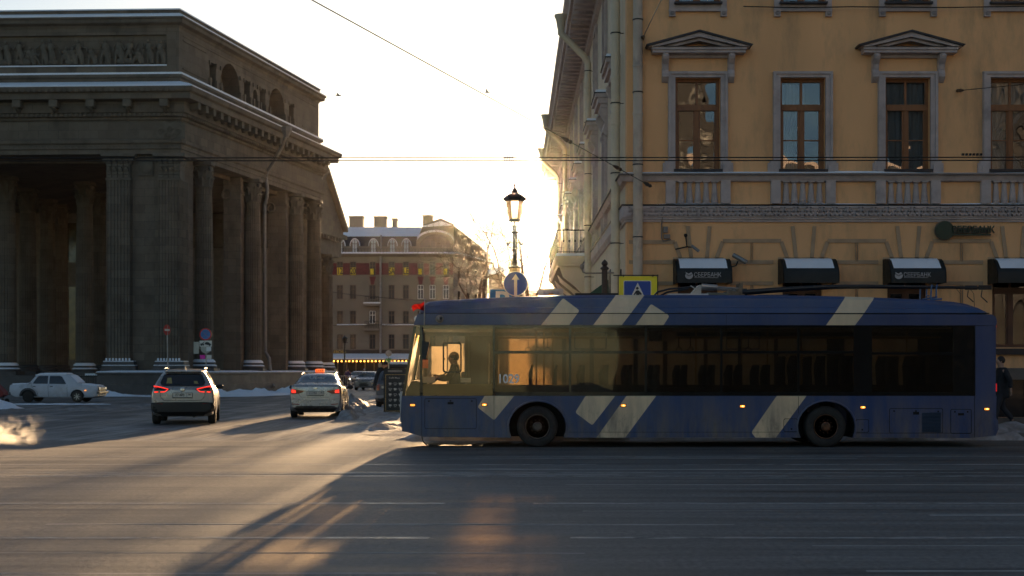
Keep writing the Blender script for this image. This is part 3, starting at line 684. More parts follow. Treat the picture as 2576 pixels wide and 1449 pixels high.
m_ = MB(); m_.tube([(bx(1655), YM + .1, bz(741)), (bx(1668), YM + .1, bz(727)), (bx(1700), YM + .1, bz(719)), (bx(1768), YM + .1, bz(713))], .022, 6); m_.tube([(bx(1668), YM - .1, bz(741)), (bx(1690), YM - .1, bz(729)), (bx(1745), YM - .1, bz(720))], .022, 6); m_.build_each('power_cable', blk, bus)
m_ = MB(); m_.box(bx(1925), bx(2003), YM - .2, YM + .6, bz(746), bz(736)); m_.build('roof_hatch', bp, bus)
# ---------------------------------------------------------------- YELLOW BUILDING on the corner
FY = 37.5
def fx(u): return PX(u, FY)
def fz(y): return PZ(y, FY)
stucco = M('ochre_stucco', (.78, .43, .20), .85, var=.10, scale=.6, bump=.12, bscale=25, stain=(.34, .22, .12), stainamt=.6, sscale=1.3, stretch=(1, 1, .3))
pale = M('pale_stucco', (.62, .50, .36), .85, var=.10, scale=.8, stain=(.4, .36, .3), stainamt=.3)
trim = M('mauve_grey_trim', (.46, .38, .355), .75, var=.14, scale=3, bump=.1, stain=(.20, .17, .16), stainamt=.5, sscale=2)
tin = M('dark_sheet_metal', (.035, .032, .035), .5, .4, var=.3)
wood = M('brown_window_wood', (.22, .085, .025), .5, var=.25, scale=6, stretch=(3, 3, .5))
wood2 = M('dark_window_wood', (.09, .035, .018), .5, var=.25)
paint_pipe = M('peeling_pipe_paint', (.50, .40, .31), .6, var=.15, scale=2, stain=(.20, .17, .16), stainamt=.9, sscale=2.2, stretch=(1, 1, .5))
pipe2 = M('cream_pipe_paint', (.60, .50, .36), .55, var=.08)
wglass = GLASS('window_glass', (.75, .78, .8), .75, .03, (.5, .5, .5), .01, wob=.10, ior=2.0)
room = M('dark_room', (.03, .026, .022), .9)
curt = M('curtain_cloth', (.72, .70, .68), .9, var=.1)
awn = M('dark_green_awning', (.007, .009, .008), .6, var=.3, bump=.1)
bld = empty('yellow_building', (12, 45, 0), 'ochre stucco corner building with pedimented windows and dark awnings behind the trolleybus', 'building')
X0 = fx(1577); X1 = 27.; YE = 96.
WU = [1755 + 263.7 * k for k in range(8)]
WU = [u for u in WU if fx(u) < 25.5]
holes = []
for u in WU:
    holes += [rect(fx(u - 57), fx(u + 57), fz(432), fz(196)), rect(fx(u - 57), fx(u + 57), fz(10), fz(-215)), rect(fx(u - 50), fx(u + 50), fz(874), fz(668)), rect(fx(u - 44), fx(u + 44), fz(1050), fz(955))]
fw = MB(); fw.prism(rect(X0, X1, .1, 15.2), XZ(FY), 0, .5, holes)
SY = [40.8 + 5.1 * k for k in range(11)]
YZ = lambda X: (lambda a, b, d: (X + d, a, b))
holes = []
for y in SY: holes += [rect(y - .6, y + .6, fz(432), fz(196)), rect(y - .6, y + .6, 11.3, 13.6), rect(y - .55, y + .55, 2.2, 4.2)]
m = MB(); m.prism(rect(FY + .5, YE, .1, 15.2), YZ(X0), 0, .5, holes); m.build('side_wall', pale, bld)
m = MB(); m.box(X0 + .5, X1, YE - .5, YE, 0, 15.2); m.box(X1 - .5, X1, FY + .5, YE - .5, 0, 15.2); m.build('rear_wall', pale, bld)
m = MB()
for z in (5.2, 10.8): m.box(X0 + .5, X1 - .5, FY + .5, YE - .5, z, z + .3)
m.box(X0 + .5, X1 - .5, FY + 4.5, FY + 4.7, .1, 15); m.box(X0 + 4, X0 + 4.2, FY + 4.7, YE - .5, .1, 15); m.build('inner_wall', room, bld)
# plinth
m = MB()
hp = [rect(fx(u - 44), fx(u + 44), fz(1050), fz(955)) for u in WU]
m.prism(rect(X0 - .04, X1, .1, fz(926)), XZ(FY - .06), 0, .06, hp); m.box(X0 - .06, X0, FY, YE, .1, fz(926)); m.build('stone_plinth', M('plinth_stone', (.12, .10, .085), .7, var=.2), bld)
# main cornice with modillions and roof
path = [(X0, YE), (X0, FY), (X1, FY)]
m = MB(); m.sweep([(.003, 13.95), (.14, 14.0), (.14, 14.35), (.25, 14.45), (.25, 14.55), (.95, 14.62), (.95, 14.9), (1.08, 15.05), (1.08, 15.22), (.003, 15.24)], path); m.build('cornice', trim, bld)
m = MB()
y = FY + .3
while y < YE: m.box(X0 - .85, X0 - .1, y, y + .28, 14.28, 14.62); y += .72
x = X0 + .4
while x < X1: m.box(x, x + .28, FY - .85, FY - .1, 14.28, 14.62); x += .72
m.build_each('cornice_bracket', trim, bld)
m = MB(); m.add([(X0 - 1.1, FY - 1.1, 15.25), (X1, FY - 1.1, 15.25), (X1, YE, 15.25), (X0 - 1.1, YE, 15.25), (X0 + 8, FY + 9, 18.2), (X1 - 4, FY + 9, 18.2), (X1 - 4, YE - 8, 18.2), (X0 + 8, YE - 8, 18.2)],
                [(0, 1, 5, 4), (1, 2, 6, 5), (2, 3, 7, 6), (3, 0, 4, 7), (4, 5, 6, 7)]); m.build('roof', snow, bld)
# ledges with snow, balustrade panels, meander band
def band(name, prof, mat, z=None): m = MB(); m.sweep(prof, path); return m.build(name, mat, bld)
za, zb = fz(437), fz(443)
band('sill_ledge', [(.003, zb - .16), (.12, zb - .14), (.20, zb), (.22, za - .02), (.003, za)], trim)
band('ledge_tin', [(.003, zb - .005), (.245, zb - .005), (.245, zb + .012), (.01, zb + .02)], tin)
def snowline(z, out, th, seed):
    m = MB(); x = X0 - .1; seg = .35; vs = []; fs = []; i = 0
    while x < X1:
        h = th * max(.12, .55 + .9 * noise.noise(Vector((x * .45, seed, 0)))); o = out * (.82 + .15 * noise.noise(Vector((x * 1.3, seed, 5))))
        vs += [(x, FY - .004, z), (x, FY - o, z), (x, FY - o + .02, z + h * .7), (x, FY - o * .5, z + h), (x, FY - .004, z + h * 1.1)]; x += seg; i += 1
    for k in range(i - 1):
        for j in range(5): fs.append((k * 5 + j, k * 5 + (j + 1) % 5, k * 5 + 5 + (j + 1) % 5, k * 5 + 5 + j))
    m.add(vs, fs); m.build('ledge_snow', snow, bld, smooth=True)
snowline(za, .20, .09, 1.5); snowline(fz(515.5), .13, .04, 4.2)
band('band_ledge', [(.003, fz(519)), (.10, fz(519)), (.14, fz(517)), (.16, fz(515.6)), (.003, fz(515.2))], tin)
mband = MB(); mband.sweep([(.003, fz(559)), (.05, fz(559)), (.07, fz(553)), (.10, fz(552)), (.10, fz(548)), (.125, fz(547)), (.125, fz(519.2)), (.003, fz(519.2))], path)
m = mband; per = fx(32.5) - fx(0); n = int((X1 - X0) / per)
key = [(0, 0), (.33, 0), (.33, .5), (.16, .5), (.16, 1), (.84, 1), (.84, .5), (.67, .5), (.67, 0), (1, 0)]
zk0, zk1 = fz(542.5), fz(524)
for i in range(n):
    P = [(X0 + (i + a) * per, zk0 + (zk1 - zk0) * b) for a, b in key]
    for a, b in zip(P, P[1:]):
        w = .018; m.box(min(a[0], b[0]) - w, max(a[0], b[0]) + w, FY - .162, FY - .124, min(a[1], b[1]) - w, max(a[1], b[1]) + w)
m.build('meander_band', trim, bld)
m = MB(); tp, bt = fz(454), fz(513)
for u in WU:
    for s_ in (-1, 1): a = u + s_ * 69; m.box(fx(a - 12), fx(a + 12), FY - .13, FY, bt, tp)
m.build_each('pedestal', trim, bld)
nb = 0
for u in WU:
    if fx(u) > 15.5: continue
    m = MB()
    for k in range(5):
        c = (fx(u + (k - 2) * 21), FY - .02, 0); H = tp - bt
        m.lathe([(.105, bt), (.105, bt + .03), (.085, bt + .05), (.10, bt + .08), (.088, bt + .12), (.062, bt + H * .78), (.06, bt + H * .85), (.08, bt + H * .88), (.07, bt + H * .91)], c, 18, mod=lambda a, z: 1 - .05 * (cos(a * 9) > 0))
        m.box(c[0] - .095, c[0] + .095, FY - .12, FY + .0, bt + H * .91, tp - .003)
    m.build('balustrade', trim, bld)
# window surrounds, pediments
for i, u in enumerate(WU):
    a, b = fx(u - 57), fx(u + 57); oz0, oz1 = fz(432), fz(196)
    m = MB(); out_ = [(fx(u - 75), za), (fx(u - 75), fz(181)), (fx(u + 75), fz(181)), (fx(u + 75), za), (b, za), (b, oz1), (a, oz1), (a, za)]
    m.prism(out_, XZ(FY - .10), 0, .097)
    o2 = [(fx(u - 74), za), (fx(u - 74), fz(183)), (fx(u + 74), fz(183)), (fx(u + 74), za), (fx(u + 68), za), (fx(u + 68), fz(188)), (fx(u - 68), fz(188)), (fx(u - 68), za)]
    m.prism(o2, XZ(FY - .14), 0, .039)
    for s_ in (-1, 1):
        for w, y0, d in ((88, 411, .11), (83, 405, .125), (79, 416, .145)):
            x0, x1 = sorted((fx(u + s_ * 62), fx(u + s_ * w))); m.box(x0, x1, FY - d, FY - .002, za + .001, fz(y0))
    m.build('window_surround', trim, bld)
    m = MB(); m.box(a - .04, b + .04, FY - .16, FY + .02, fz(434), fz(427)); m.build('window_sill', tin, bld)
    m = MB()
    m.box(fx(u - 72), fx(u - 57), FY - .09, FY - .002, fz(26), fz(-30)); m.box(fx(u + 57), fx(u + 72), FY - .09, FY - .002, fz(26), fz(-30)); m.box(fx(u - 73), fx(u + 73), FY - .1, FY - .003, fz(30), fz(24))
    m.box(fx(u - 72), fx(u - 57), FY - .11, FY - .004, fz(43), fz(30)); m.box(fx(u + 57), fx(u + 72), FY - .11, FY - .004, fz(43), fz(30)); m.box(fx(u - 57), fx(u + 57), FY - .06, FY - .001, fz(24), fz(12))
    for s_ in (-1, 1): m.lathe([(.05, -.13), (.03, -.13), (.03, -.115)], (fx(u + s_ * 64.5), FY, fz(35.5)), 8, 'Y')
    m.prism([(fx(u - 72), fz(-30)), (fx(u - 72), fz(-235)), (fx(u + 72), fz(-235)), (fx(u + 72), fz(-30)), (b, fz(-30)), (b, fz(-215)), (a, fz(-215)), (a, fz(-30))], XZ(FY - .09), 0, .087)
    m.build('upper_surround', trim, bld)
    m = MB(); m.box(a - .03, b + .03, FY - .2, FY + .02, fz(13), fz(8)); m.build('window_sill', tin, bld)
    if i % 2 == 0:
        m = MB()
        m.prism([(fx(u - 126), fz(125)), (fx(u), fz(90)), (fx(u + 126), fz(125)), (fx(u + 104), fz(125)), (fx(u), fz(101)), (fx(u - 104), fz(125))], XZ(FY - .42), 0, .418)
        m.prism([(fx(u - 100), fz(125.5)), (fx(u), fz(102)), (fx(u + 100), fz(125.5)), (fx(u + 72), fz(125.5)), (fx(u), fz(109)), (fx(u - 72), fz(125.5))], XZ(FY - .30), 0, .298)
        m.box(fx(u - 118), fx(u + 118), FY - .38, FY, fz(132), fz(126)); m.box(fx(u - 116), fx(u + 116), FY - .34, FY, fz(139), fz(132.3)); m.box(fx(u - 84), fx(u + 84), FY - .1, FY, fz(147), fz(139.2))
        for s_ in (-1, 1):
            c = u + s_ * 82.5; P = [(0, fz(139.5)), (.28, fz(139.5)), (.30, fz(146)), (.27, fz(153)), (.16, fz(165)), (.12, fz(178)), (.17, fz(188)), (.17, fz(196)), (.10, fz(203)), (.03, fz(208)), (0, fz(209))]
            for x0, x1, k in ((c - 8, c + 8, 1.), (c - 4.5, c + 4.5, 1.12)):
                m.prism([(p[0] * k, p[1]) for p in P], (lambda p, q, d: (d, FY - p, q)), fx(x0), fx(x1))
        pd = m.build('pediment', trim, bld)
        m = MB(); m.prism([(fx(u - 133), fz(121)), (fx(u), fz(85)), (fx(u + 133), fz(121)), (fx(u + 129), fz(125)), (fx(u), fz(89.5)), (fx(u - 129), fz(125))], XZ(FY - .48), 0, .478)
        m.box(fx(u - 88), fx(u + 88), FY - .41, FY - .02, fz(125.8), fz(124.6)); m.build('roof_tin', tin, pd)
def window(u0, u1, y0, y1, wm, cur=0, lower=True, dp=.16, fxn=None, par=None, tr=.31):
    """casement: frame, transom, mullions; glass and curtains behind"""
    if fxn is None: fxn = XZ(FY)
    a, b, z0, z1 = fx(u0), fx(u1), fz(y1), fz(y0); w = b - a; H = z1 - z0
    m = MB()
    def bx_(x0, x1, q0, q1, d0, d1): m.prism(rect(x0, x1, q0, q1), fxn, d0, d1)
    f = .085
    bx_(a, a + f, z0, z1, dp, dp + .12); bx_(b - f, b, z0, z1, dp, dp + .12); bx_(a + f, b - f, z1 - f, z1, dp, dp + .12); bx_(a + f, b - f, z0, z0 + f, dp, dp + .12)
    zt = z1 - H * tr; bx_(a + f, b - f, zt - .07, zt + .09, dp - .02, dp + .10); c = (a + b) / 2
    bx_(c - .045, c + .045, z0 + f, zt - .07, dp + .01, dp + .10); bx_(c - .03, c + .03, zt + .09, z1 - f, dp + .02, dp + .09)
    for s0, s1 in ((a + f, c - .045), (c + .045, b - f)):
        bx_(s0, s0 + .045, z0 + f, zt - .07, dp + .03, dp + .08); bx_(s1 - .045, s1, z0 + f, zt - .07, dp + .03, dp + .08)
        if lower: zm = z0 + (zt - z0) * .50; bx_(s0 + .045, s1 - .045, zm - .015, zm + .015, dp + .035, dp + .075)
    wo = m.build('window', wm, par or bld)
    g = MB(); g.prism(rect(a + f, b - f, z0 + f, z1 - f), fxn, dp + .055, dp + .062); g.build('glass', wglass, wo)
    if cur:
        c_ = MB(); vs = []; fs = []; n = 46; rows = 14
        for i in range(n + 1):
            for j in range(rows + 1):
                t = i / n; q = j / rows
                if cur == 1: X = a + f + (w - 2 * f) * t
                else:  # tied curtain: gathered to one side
                    k = 1 - .55 * math.exp(-((q - .35) / .22) ** 2); X = a + f + (w - 2 * f) * t * (.62 * k if cur == 2 else .95 * k)
                vs.append(fxn(X, z0 + f + (H - 2 * f) * q, dp + .25 + .035 * sin(t * 42 + q) + .02 * sin(t * 17)))
        for i in range(n):
            for j in range(rows): p = i * (rows + 1) + j; fs.append((p, p + 1, p + rows + 2, p + rows + 1))
        c_.add(vs, fs); c_.build('curtain', curt, wo, smooth=True)
    return wo
for i, u in enumerate(WU):
    window(u - 57, u + 57, 196, 432, wood, [0, 2, 1, 3, 0, 1, 2, 1][i % 8])
    window(u - 57, u + 57, -215, 10, wood, [1, 0, 1, 0][i % 4]); window(u - 50, u + 50, 668, 874, wood2, 0, False)
    m = MB(); m.box(fx(u - 44), fx(u + 44), FY + .2, FY + .22, fz(1050), fz(955)); m.build('basement_window', M('basement_glass', (.02, .02, .022), .08), bld)
    m = MB(); m.box(fx(u - 60), fx(u + 60), FY - .14, FY + .05, fz(892), fz(884)); m.box(fx(u - 56), fx(u + 56), FY - .12, FY + .02, fz(884), fz(877)); m.build('window_sill', tin, bld)
for y in SY[:9]:
    fn = lambda a, b, d, y=y: (X0 + d, y + a, b)
    for (z0, z1) in ((196, 432), (-215, 10)):
        m = MB()
        for r_ in (rect(-.6, -.5, fz(z1), fz(z0)), rect(.5, .6, fz(z1), fz(z0)), rect(-.05, .05, fz(z1), fz(z0)), rect(-.5, .5, fz(z0) - .1, fz(z0)), rect(-.5, .5, fz(z0) - .85, fz(z0) - .72)): m.prism(r_, fn, .16, .26)
        w = m.build('window', wood, bld); m = MB(); m.prism(rect(-.5, .5, fz(z1), fz(z0)), fn, .2, .207); m.build('glass', wglass, w)
# side elevation: surrounds, snow-topped hoods on scroll brackets
for k, y in enumerate(SY):
    m = MB(); fn = lambda a, b, d, y=y: (X0 - d, y + a, b)
    m.prism([(-.78, za), (-.78, fz(181)), (.78, fz(181)), (.78, za), (.6, za), (.6, fz(196)), (-.6, fz(196)), (-.6, za)], fn, .002, .1)
    m.prism(rect(-1.05, 1.05, 10.18, 10.30), fn, .002, .40); m.prism(rect(-1.0, 1.0, 10.0, 10.175), fn, .003, .32); m.prism(rect(-.95, .95, 9.86, 9.995), fn, .003, .22)
    m.prism([(-.76, 11.1), (-.76, 13.8), (.76, 13.8), (.76, 11.1), (.6, 11.1), (.6, 13.6), (-.6, 13.6), (-.6, 11.1)], fn, .002, .09)
    for s_ in (-.85, .85):
        P = [(0, 9.85), (.26, 9.85), (.28, 9.72), (.2, 9.55), (.1, 9.4), (.12, 9.2), (.15, 9.1), (.08, 9.0), (0, 8.98)]
        m.prism(P, (lambda p, q, d, y=y: (X0 - p, y + d, q)), s_ - .09, s_ + .09)
        for q in ((.14, 9.66, .1), (.08, 9.15, .07)): m.lathe([(q[2], -.11), (q[2], .11)], (X0 - q[0], y + s_, q[1]), 10, 'Y')
    h = m.build('window_hood', trim, bld)
    m = MB(); m.prism([(-1.05, 10.33), (1.05, 10.33), (1.0, 10.42), (0, 10.46), (-1.0, 10.42)], fn, .01, .38); m.build('hood_snow', snow, h)
    m = MB(); m.prism([(-1.08, 10.30), (1.08, 10.30), (1.08, 10.33), (-1.08, 10.33)], fn, .003, .44); m.build('roof_tin', tin, h)
    m = MB(); m.prism(rect(-.78, -.6, tp - .6, tp), fn, .002, .12); m.prism(rect(.6, .78, tp - .6, tp), fn, .002, .12); m.build_each('pedestal', trim, bld)
# downpipes
def pipe(x, y, r, z0, z1, mat, top=True, wall='side', every=1.25):
    m = MB(); m.lathe([(r, z0), (r, z1)], (x, y, 0), 16)
    z = z0 + .5
    while z < z1: m.lathe([(r * 1.06, z), (r * 1.09, z + .02), (r * 1.09, z + .05), (r * 1.06, z + .07)], (x, y, 0), 16); z += every
    if top: m.tube([(x, y, z1 - .02), (x - .15, y, z1 + .25), (x - .85, y, z1 + .95), (x - 1.0, y, z1 + 1.1), (x - 1.0, y, z1 + 1.4)], r, 12); m.lathe([(r, z1 + 1.25), (r * 1.5, z1 + 1.6), (r * 1.9, z1 + 1.7), (r * 1.9, z1 + 1.78)], (x - 1.0, y, 0), 12)
    p = m.build('downpipe', mat, bld, angle=40)
    m = MB(); z = z0 + 1.0
    while z < z1:
        if wall == 'side': m.bar((x, y, z), (X0 + .02, y, z), .02)
        else: m.bar((x, y, z), (x, FY + .02, z), .02)
        m.lathe([(r * 1.12, z - .015), (r * 1.12, z + .015)], (x, y, 0), 12); z += 1.9
    m.build_each('bracket', blkm, p)
pipe(fx(1604.5) * (FY - .18) / FY, FY - .18, .125, .25, 14.4, paint_pipe, False, 'front')
for (u, D) in ((1548.5, 38.6), (1479, 52.5), (1421, 73), (1404, 84)):
    pipe(PX(u, D), D, .125 if D < 60 else .12, .2, 12.9 if D > 45 else 14.3, pipe2, D > 45)
# balcony on the side elevation
m = MB(); m.box(1.78, X0, 58, 70, 5.93, 6.22); m.box(1.84, X0, 58.06, 69.94, 5.82, 5.93)
for yb in (58.3, 62, 66, 69.4): m.prism([(X0, 5.82), (1.95, 5.82), (2.1, 5.4), (2.6, 5.0), (X0, 4.55)], (lambda p, q, d: (p, d, q)), yb, yb + .35)
bal = m.build('balcony', pale, bld)
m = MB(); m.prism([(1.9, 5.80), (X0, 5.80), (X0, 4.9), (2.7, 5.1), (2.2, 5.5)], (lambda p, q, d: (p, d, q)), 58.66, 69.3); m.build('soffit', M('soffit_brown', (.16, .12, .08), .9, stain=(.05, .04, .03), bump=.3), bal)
m = MB(); m.box(1.80, X0, 58.02, 69.9, 6.22, 6.34, .05); m.build('balcony_snow', snow, bal)
m = MB(); m.bar((1.85, 58.08, 7.28), (X0, 58.08, 7.28), .04); m.bar((1.85, 58.08, 7.28), (1.85, 69.9, 7.28), .04); m.bar((1.85, 58.08, 6.4), (X0, 58.08, 6.4), .025); m.bar((1.85, 58.08, 6.4), (1.85, 69.9, 6.4), .025)
for k in range(6): x = 1.87 + k * .235; m.bar((x, 58.08, 6.3), (x, 58.08, 7.28), .02); m.ball((x, 58.08, 6.84), (.035, .02, .06), 6, 5)
for k in range(44): m.bar((1.85, 58.2 + k * .265, 6.3), (1.85, 58.2 + k * .265, 7.28), .02)
m.build('railing', blkm, bal)
# street-side green canopy and dark box over the door
gm = M('green_canvas', (.02, .07, .045), .7, var=.25)
m = MB()
for k in range(6): m.prism([(X0, 4.35), (2.2 + .02 * (k % 2), 3.75), (2.2, 3.45), (X0, 3.45)], (lambda p, q, d: (p, d, q)), 41 + k * .85, 41.8 + k * .85)
m.build('street_canopy', gm, bld); m = MB(); m.box(2.72, X0, 39.3, 40.2, 3.7, 4.35); m.build('door_box', blk, bld)
# grooves of the rusticated ground floor, drawn in relief
m = fw; fw.cur = 1
def gr(p, q, w=.04):
    a = Vector((fx(p[0]), FY - .022, fz(p[1]))); b = Vector((fx(q[0]), FY - .022, fz(q[1]))); d = (b - a).normalized(); n_ = Vector((-d.z, 0, d.x)) * w * .62
    for s_ in (-1, 1): m.bar(a + n_ * s_, b + n_ * s_, w * .32, .05)
for u in WU:
    gr((u - 25.5, 569), (u - 16, 651)); gr((u + 31 - 1, 569), (u + 23, 651)); gr((u + 63, 608), (u + 46, 652)); gr((u + 210 - 0, 608), (u + 226, 652)); gr((u + 63, 606), (u + 210, 606))
    gr((u + 136, 610), (u + 136, 658)); gr((u + 82, 659.5), (u + 190, 659.5)); gr((u + 82, 713), (u + 190, 713)); gr((u + 136, 716), (u + 136, 785)); gr((u + 70, 787), (u + 196, 787)); gr((u + 70, 860), (u + 196, 860)); gr((u - 62, 652.5), (u + 64, 652.5))
gr((1582, 609), (1697, 609)); gr((1697, 609), (1712, 651)); gr((1582, 659.5), (1692, 659.5)); gr((1582, 713), (1692, 713)); gr((1582, 787), (1692, 787))
fw.build('front_wall', [stucco, M('joint_plaster', (.42, .28, .17), .8)], bld)
# awnings
logo = M('pale_print', (.45, .42, .42), .6)
def awning(u, writing):
    m = MB(); a, b = fx(u - 62), fx(u + 76) ; c_ = 3 / 95.
    P = [(0, fz(653)), (.34, fz(654)), (.50, fz(660)), (.72, fz(679)), (.78, fz(690)), (.78, fz(716)), (.74, fz(716)), (.74, fz(692)), (.48, fz(664)), (0, fz(660))]
    m.prism(P, (lambda p, q, d: (d, FY - p, q)), a, b)
    for x in (a, b - .02): m.prism([p for p in P[:6]] + [(0, fz(716))], (lambda p, q, d: (d, FY - p, q)), x - .001, x + .021)
    aw = m.build('awning', awn, bld, angle=30)
    k = .78 / FY; sc = (FY - .78) / FY
    m = MB(); P = [(.10, fz(653.6)), (.34, fz(652.8)), (.49, fz(658.6)), (.715, fz(677.6)), (.73, fz(679.5)), (.70, fz(678)), (.47, fz(660.5)), (.33, fz(654.8))]
    m.prism(P, (lambda p, q, d: (d, FY - p, q)), a + .10, b - .12); m.build('awning_snow', snow, aw)
    if writing:
        X = lambda v: PX(v, FY - .79); Z = lambda v: PZ(v, FY - .79)
        text('awning_lettering', 'СБЕРБАНК', X(u + 25), Z(691.5), FY - .79, .108, logo, aw, .004, bold=.0, squeeze=.86)
        m = MB(); m.box(X(u - 8), X(u + 52), FY - .795, FY - .785, Z(698.8), Z(698))
        m.prism([(X(u - 31.5), Z(684)), (X(u - 22), Z(688.5)), (X(u - 15.5), Z(684.5))] + [(X(u - 21.5 + 10 * cos(R(t))), Z(693 - 9 * sin(R(t)))) for t in range(48, -228, -18)], XZ(FY - .795), 0, .008)
        m.build('awning_emblem', logo, aw)
        m = MB()
        for q in (0, 2.2): m.prism([(X(u - 31), Z(687.5 + q)), (X(u - 22), Z(692 + q)), (X(u - 13), Z(688 + q)), (X(u - 13), Z(689 + q)), (X(u - 22), Z(693 + q)), (X(u - 31), Z(688.5 + q))], XZ(FY - .80), 0, .003)
        m.build('emblem_stripe', awn, aw)
for i, u in enumerate(WU): awning(u, i in (0, 2))
# green wall sign
sg = M('sign_green', (.01, .035, .02), .4); se = M('sign_edge', (.12, .10, .08), .4)
text('wall_sign', 'СБЕРБАНК', fx(2442), fz(580), FY - .14, .175, sg, bld, .05, bold=.012, squeeze=.86)
m = MB(); m.lathe([(.24, -.05), (.24, .0)], (fx(2372), FY - .14, fz(581)), 24, 'Y'); m.box(fx(2392), fx(2487), FY - .19, FY - .14, fz(594), fz(590)); m.build('sign_emblem', sg, bld)
m = MB(); m.box(fx(2388), fx(2487), FY - .10, FY, fz(588), fz(573)); m.lathe([(.26, -.04), (.26, 0)], (fx(2372), FY - .10, fz(581)), 24, 'Y'); m.build('sign_backing', se, bld)
# wall clutter
m = MB(); m.tube([(fx(1668), FY - .16, fz(522)), (fx(1664), FY - .05, fz(565)), (fx(1664), FY - .04, fz(600)), (fx(1668), FY - .04, fz(607)), (fx(1688), FY - .04, fz(603))], .018, 6)
m.box(fx(1668), fx(1679), FY - .12, FY, fz(586), fz(571)); m.box(fx(1669), fx(1685), FY - .10, FY, fz(601), fz(590), .01); m.build('junction_box', M('junction_grey', (.20, .17, .15), .6), bld)
def camera(pts, body0, body1, r, label):
    t = empty('security_camera', pts[0], label, 'camera', 'cameras on the ochre wall')
    m = MB(); m.tube(pts, .018, 6); m.ball(pts[0], .05, 8, 6); m.build('bracket', blkm, t)
    m = MB(); m.tube([body0, body1], r, 10); m.build('housing', M('camera_grey', (.20, .20, .20), .35, .4), t)
P3 = lambda u, y, d=.3: Vector((PX(u, FY - d), FY - d, PZ(y, FY - d)))
camera([P3(1835, 683, .02), P3(1838, 672), P3(1852, 668), P3(1856, 657)], P3(1844, 641, .35), P3(1878, 660, .45), .062, 'grey tube camera on a crooked arm at the edge of the lettered awning')
camera([P3(1725, 592, .02), P3(1728, 620, .1), P3(1700, 627, .2), P3(1728, 621, .2), P3(1742, 622, .3)], P3(1740, 618, .32), P3(1758, 632, .4), .04, 'small dark camera on a cross-shaped bracket above the first awning')
# ---------------------------------------------------------------- unseen houses across the avenue, added to darken the right and fill pane reflections
opp = empty('unseen_terrace', (30, -26, 0), 'unseen plain house across the avenue, added to dim the facade and mirror in its panes', 'building')
for (a, b, h) in ((7, 13.6, 21), (13.6, 27.5, 13.6), (27.5, 66, 30)):
    m = MB(); hs = [rect(x, x + 1.4, z, z + 2.3) for x in [a + 1.0 + 3.3 * k for k in range(int((b - a - 2) / 3.3) + 1)] for z in (5, 9, 13, 17, 21) if z + 3 < h]
    m.prism(rect(a, b, 0, h), XZ(-13), -.5, 0, hs); m.box(a, b, -36, -14.2, 0, h - 1); m.build('wall', M('opposite_stucco', (.05, .05, .055), .85), opp)
    m = MB(); m.box(a - .2, b - .01, -37, -12.4, h, h + .8); m.build('cornice', trim, opp)
    m = MB(); m.box(a + .2, b - .2, -13.9, -13.6, .5, h - 2); m.build('window_glass', M('opposite_glass', (.03, .03, .035), .1), opp)
# ---------------------------------------------------------------- CATHEDRAL corner of the colonnade
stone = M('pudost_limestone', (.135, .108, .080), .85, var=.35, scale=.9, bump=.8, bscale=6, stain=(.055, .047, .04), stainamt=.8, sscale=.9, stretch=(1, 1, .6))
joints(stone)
stone2 = M('carved_limestone', (.12, .10, .075), .85, var=.25, scale=1.5, bump=.4, bscale=8)
granite = M('dark_granite', (.07, .062, .06), .6, var=.25, scale=.8, bump=.2, stain=(.14, .12, .11), stainamt=.5)
cat = empty('cathedral', (-30, 100, 0), 'brown stone cathedral wing with fluted columns and a carved frieze under snow', 'cathedral')
C = Vector((-22.25, 95.)); ta = .2056, .9786
def tpos(u, off=0.):
    r = (u - CX) / F; ox, oy = C.x + .9786 * off, C.y - .2056 * off
    return (r * oy - ox) / (ta[0] - r * ta[1])
def sp(t, off=0., z=0.): return Vector((C.x + ta[0] * t + .9786 * off, C.y + ta[1] * t - .2056 * off, z))
TE = 27.6; E = sp(TE)
path = [(-75, 97.3), (C.x, C.y), (E.x, E.y), (E.x - 40, E.y + 2)]
def cs(name, prof, mat, p=path): m = MB(); m.sweep(prof, p); return m.build(name, mat, cat)
ent = MB(); ent.sweep([(-3.2, 16.0), (.22, 16.0), (.22, 16.3), (.28, 16.32), (.28, 16.62), (.40, 16.72), (.42, 16.92), (.22, 16.98), (.22, 18.2), (.34, 18.28), (.36, 18.42), (.50, 18.46), (.52, 18.66), (.62, 18.72), (.62, 19.42), (1.28, 19.50), (1.28, 19.88), (1.44, 19.98), (1.52, 20.18), (1.52, 20.26), (.12, 20.6), (.10, 21.05), (.28, 21.15), (.30, 21.3), (.0, 21.36), (-3.2, 21.36)], path)
cs('attic_cornice', [(-3.2, 24.45), (.02, 24.45), (.10, 24.6), (.38, 24.72), (.40, 24.95), (.50, 25.02), (.50, 25.1), (.06, 25.22), (.06, 25.55), (.14, 25.62), (-3.2, 25.72)], stone)
sn = MB(); sn.sweep([(.10, 20.62), (1.54, 20.27), (1.54, 20.33), (1.2, 20.50), (.10, 20.86)], path)
sn.sweep([(.01, 21.37), (.31, 21.31), (.30, 21.44), (.01, 21.50)], path); sn.sweep([(.07, 25.23), (.50, 25.11), (.49, 25.20), (.07, 25.42)], path); sn.sweep([(-3, 25.73), (.15, 25.63), (.12, 25.72), (-3, 25.85)], path)
sn.build('ledge_snow', snow, cat)
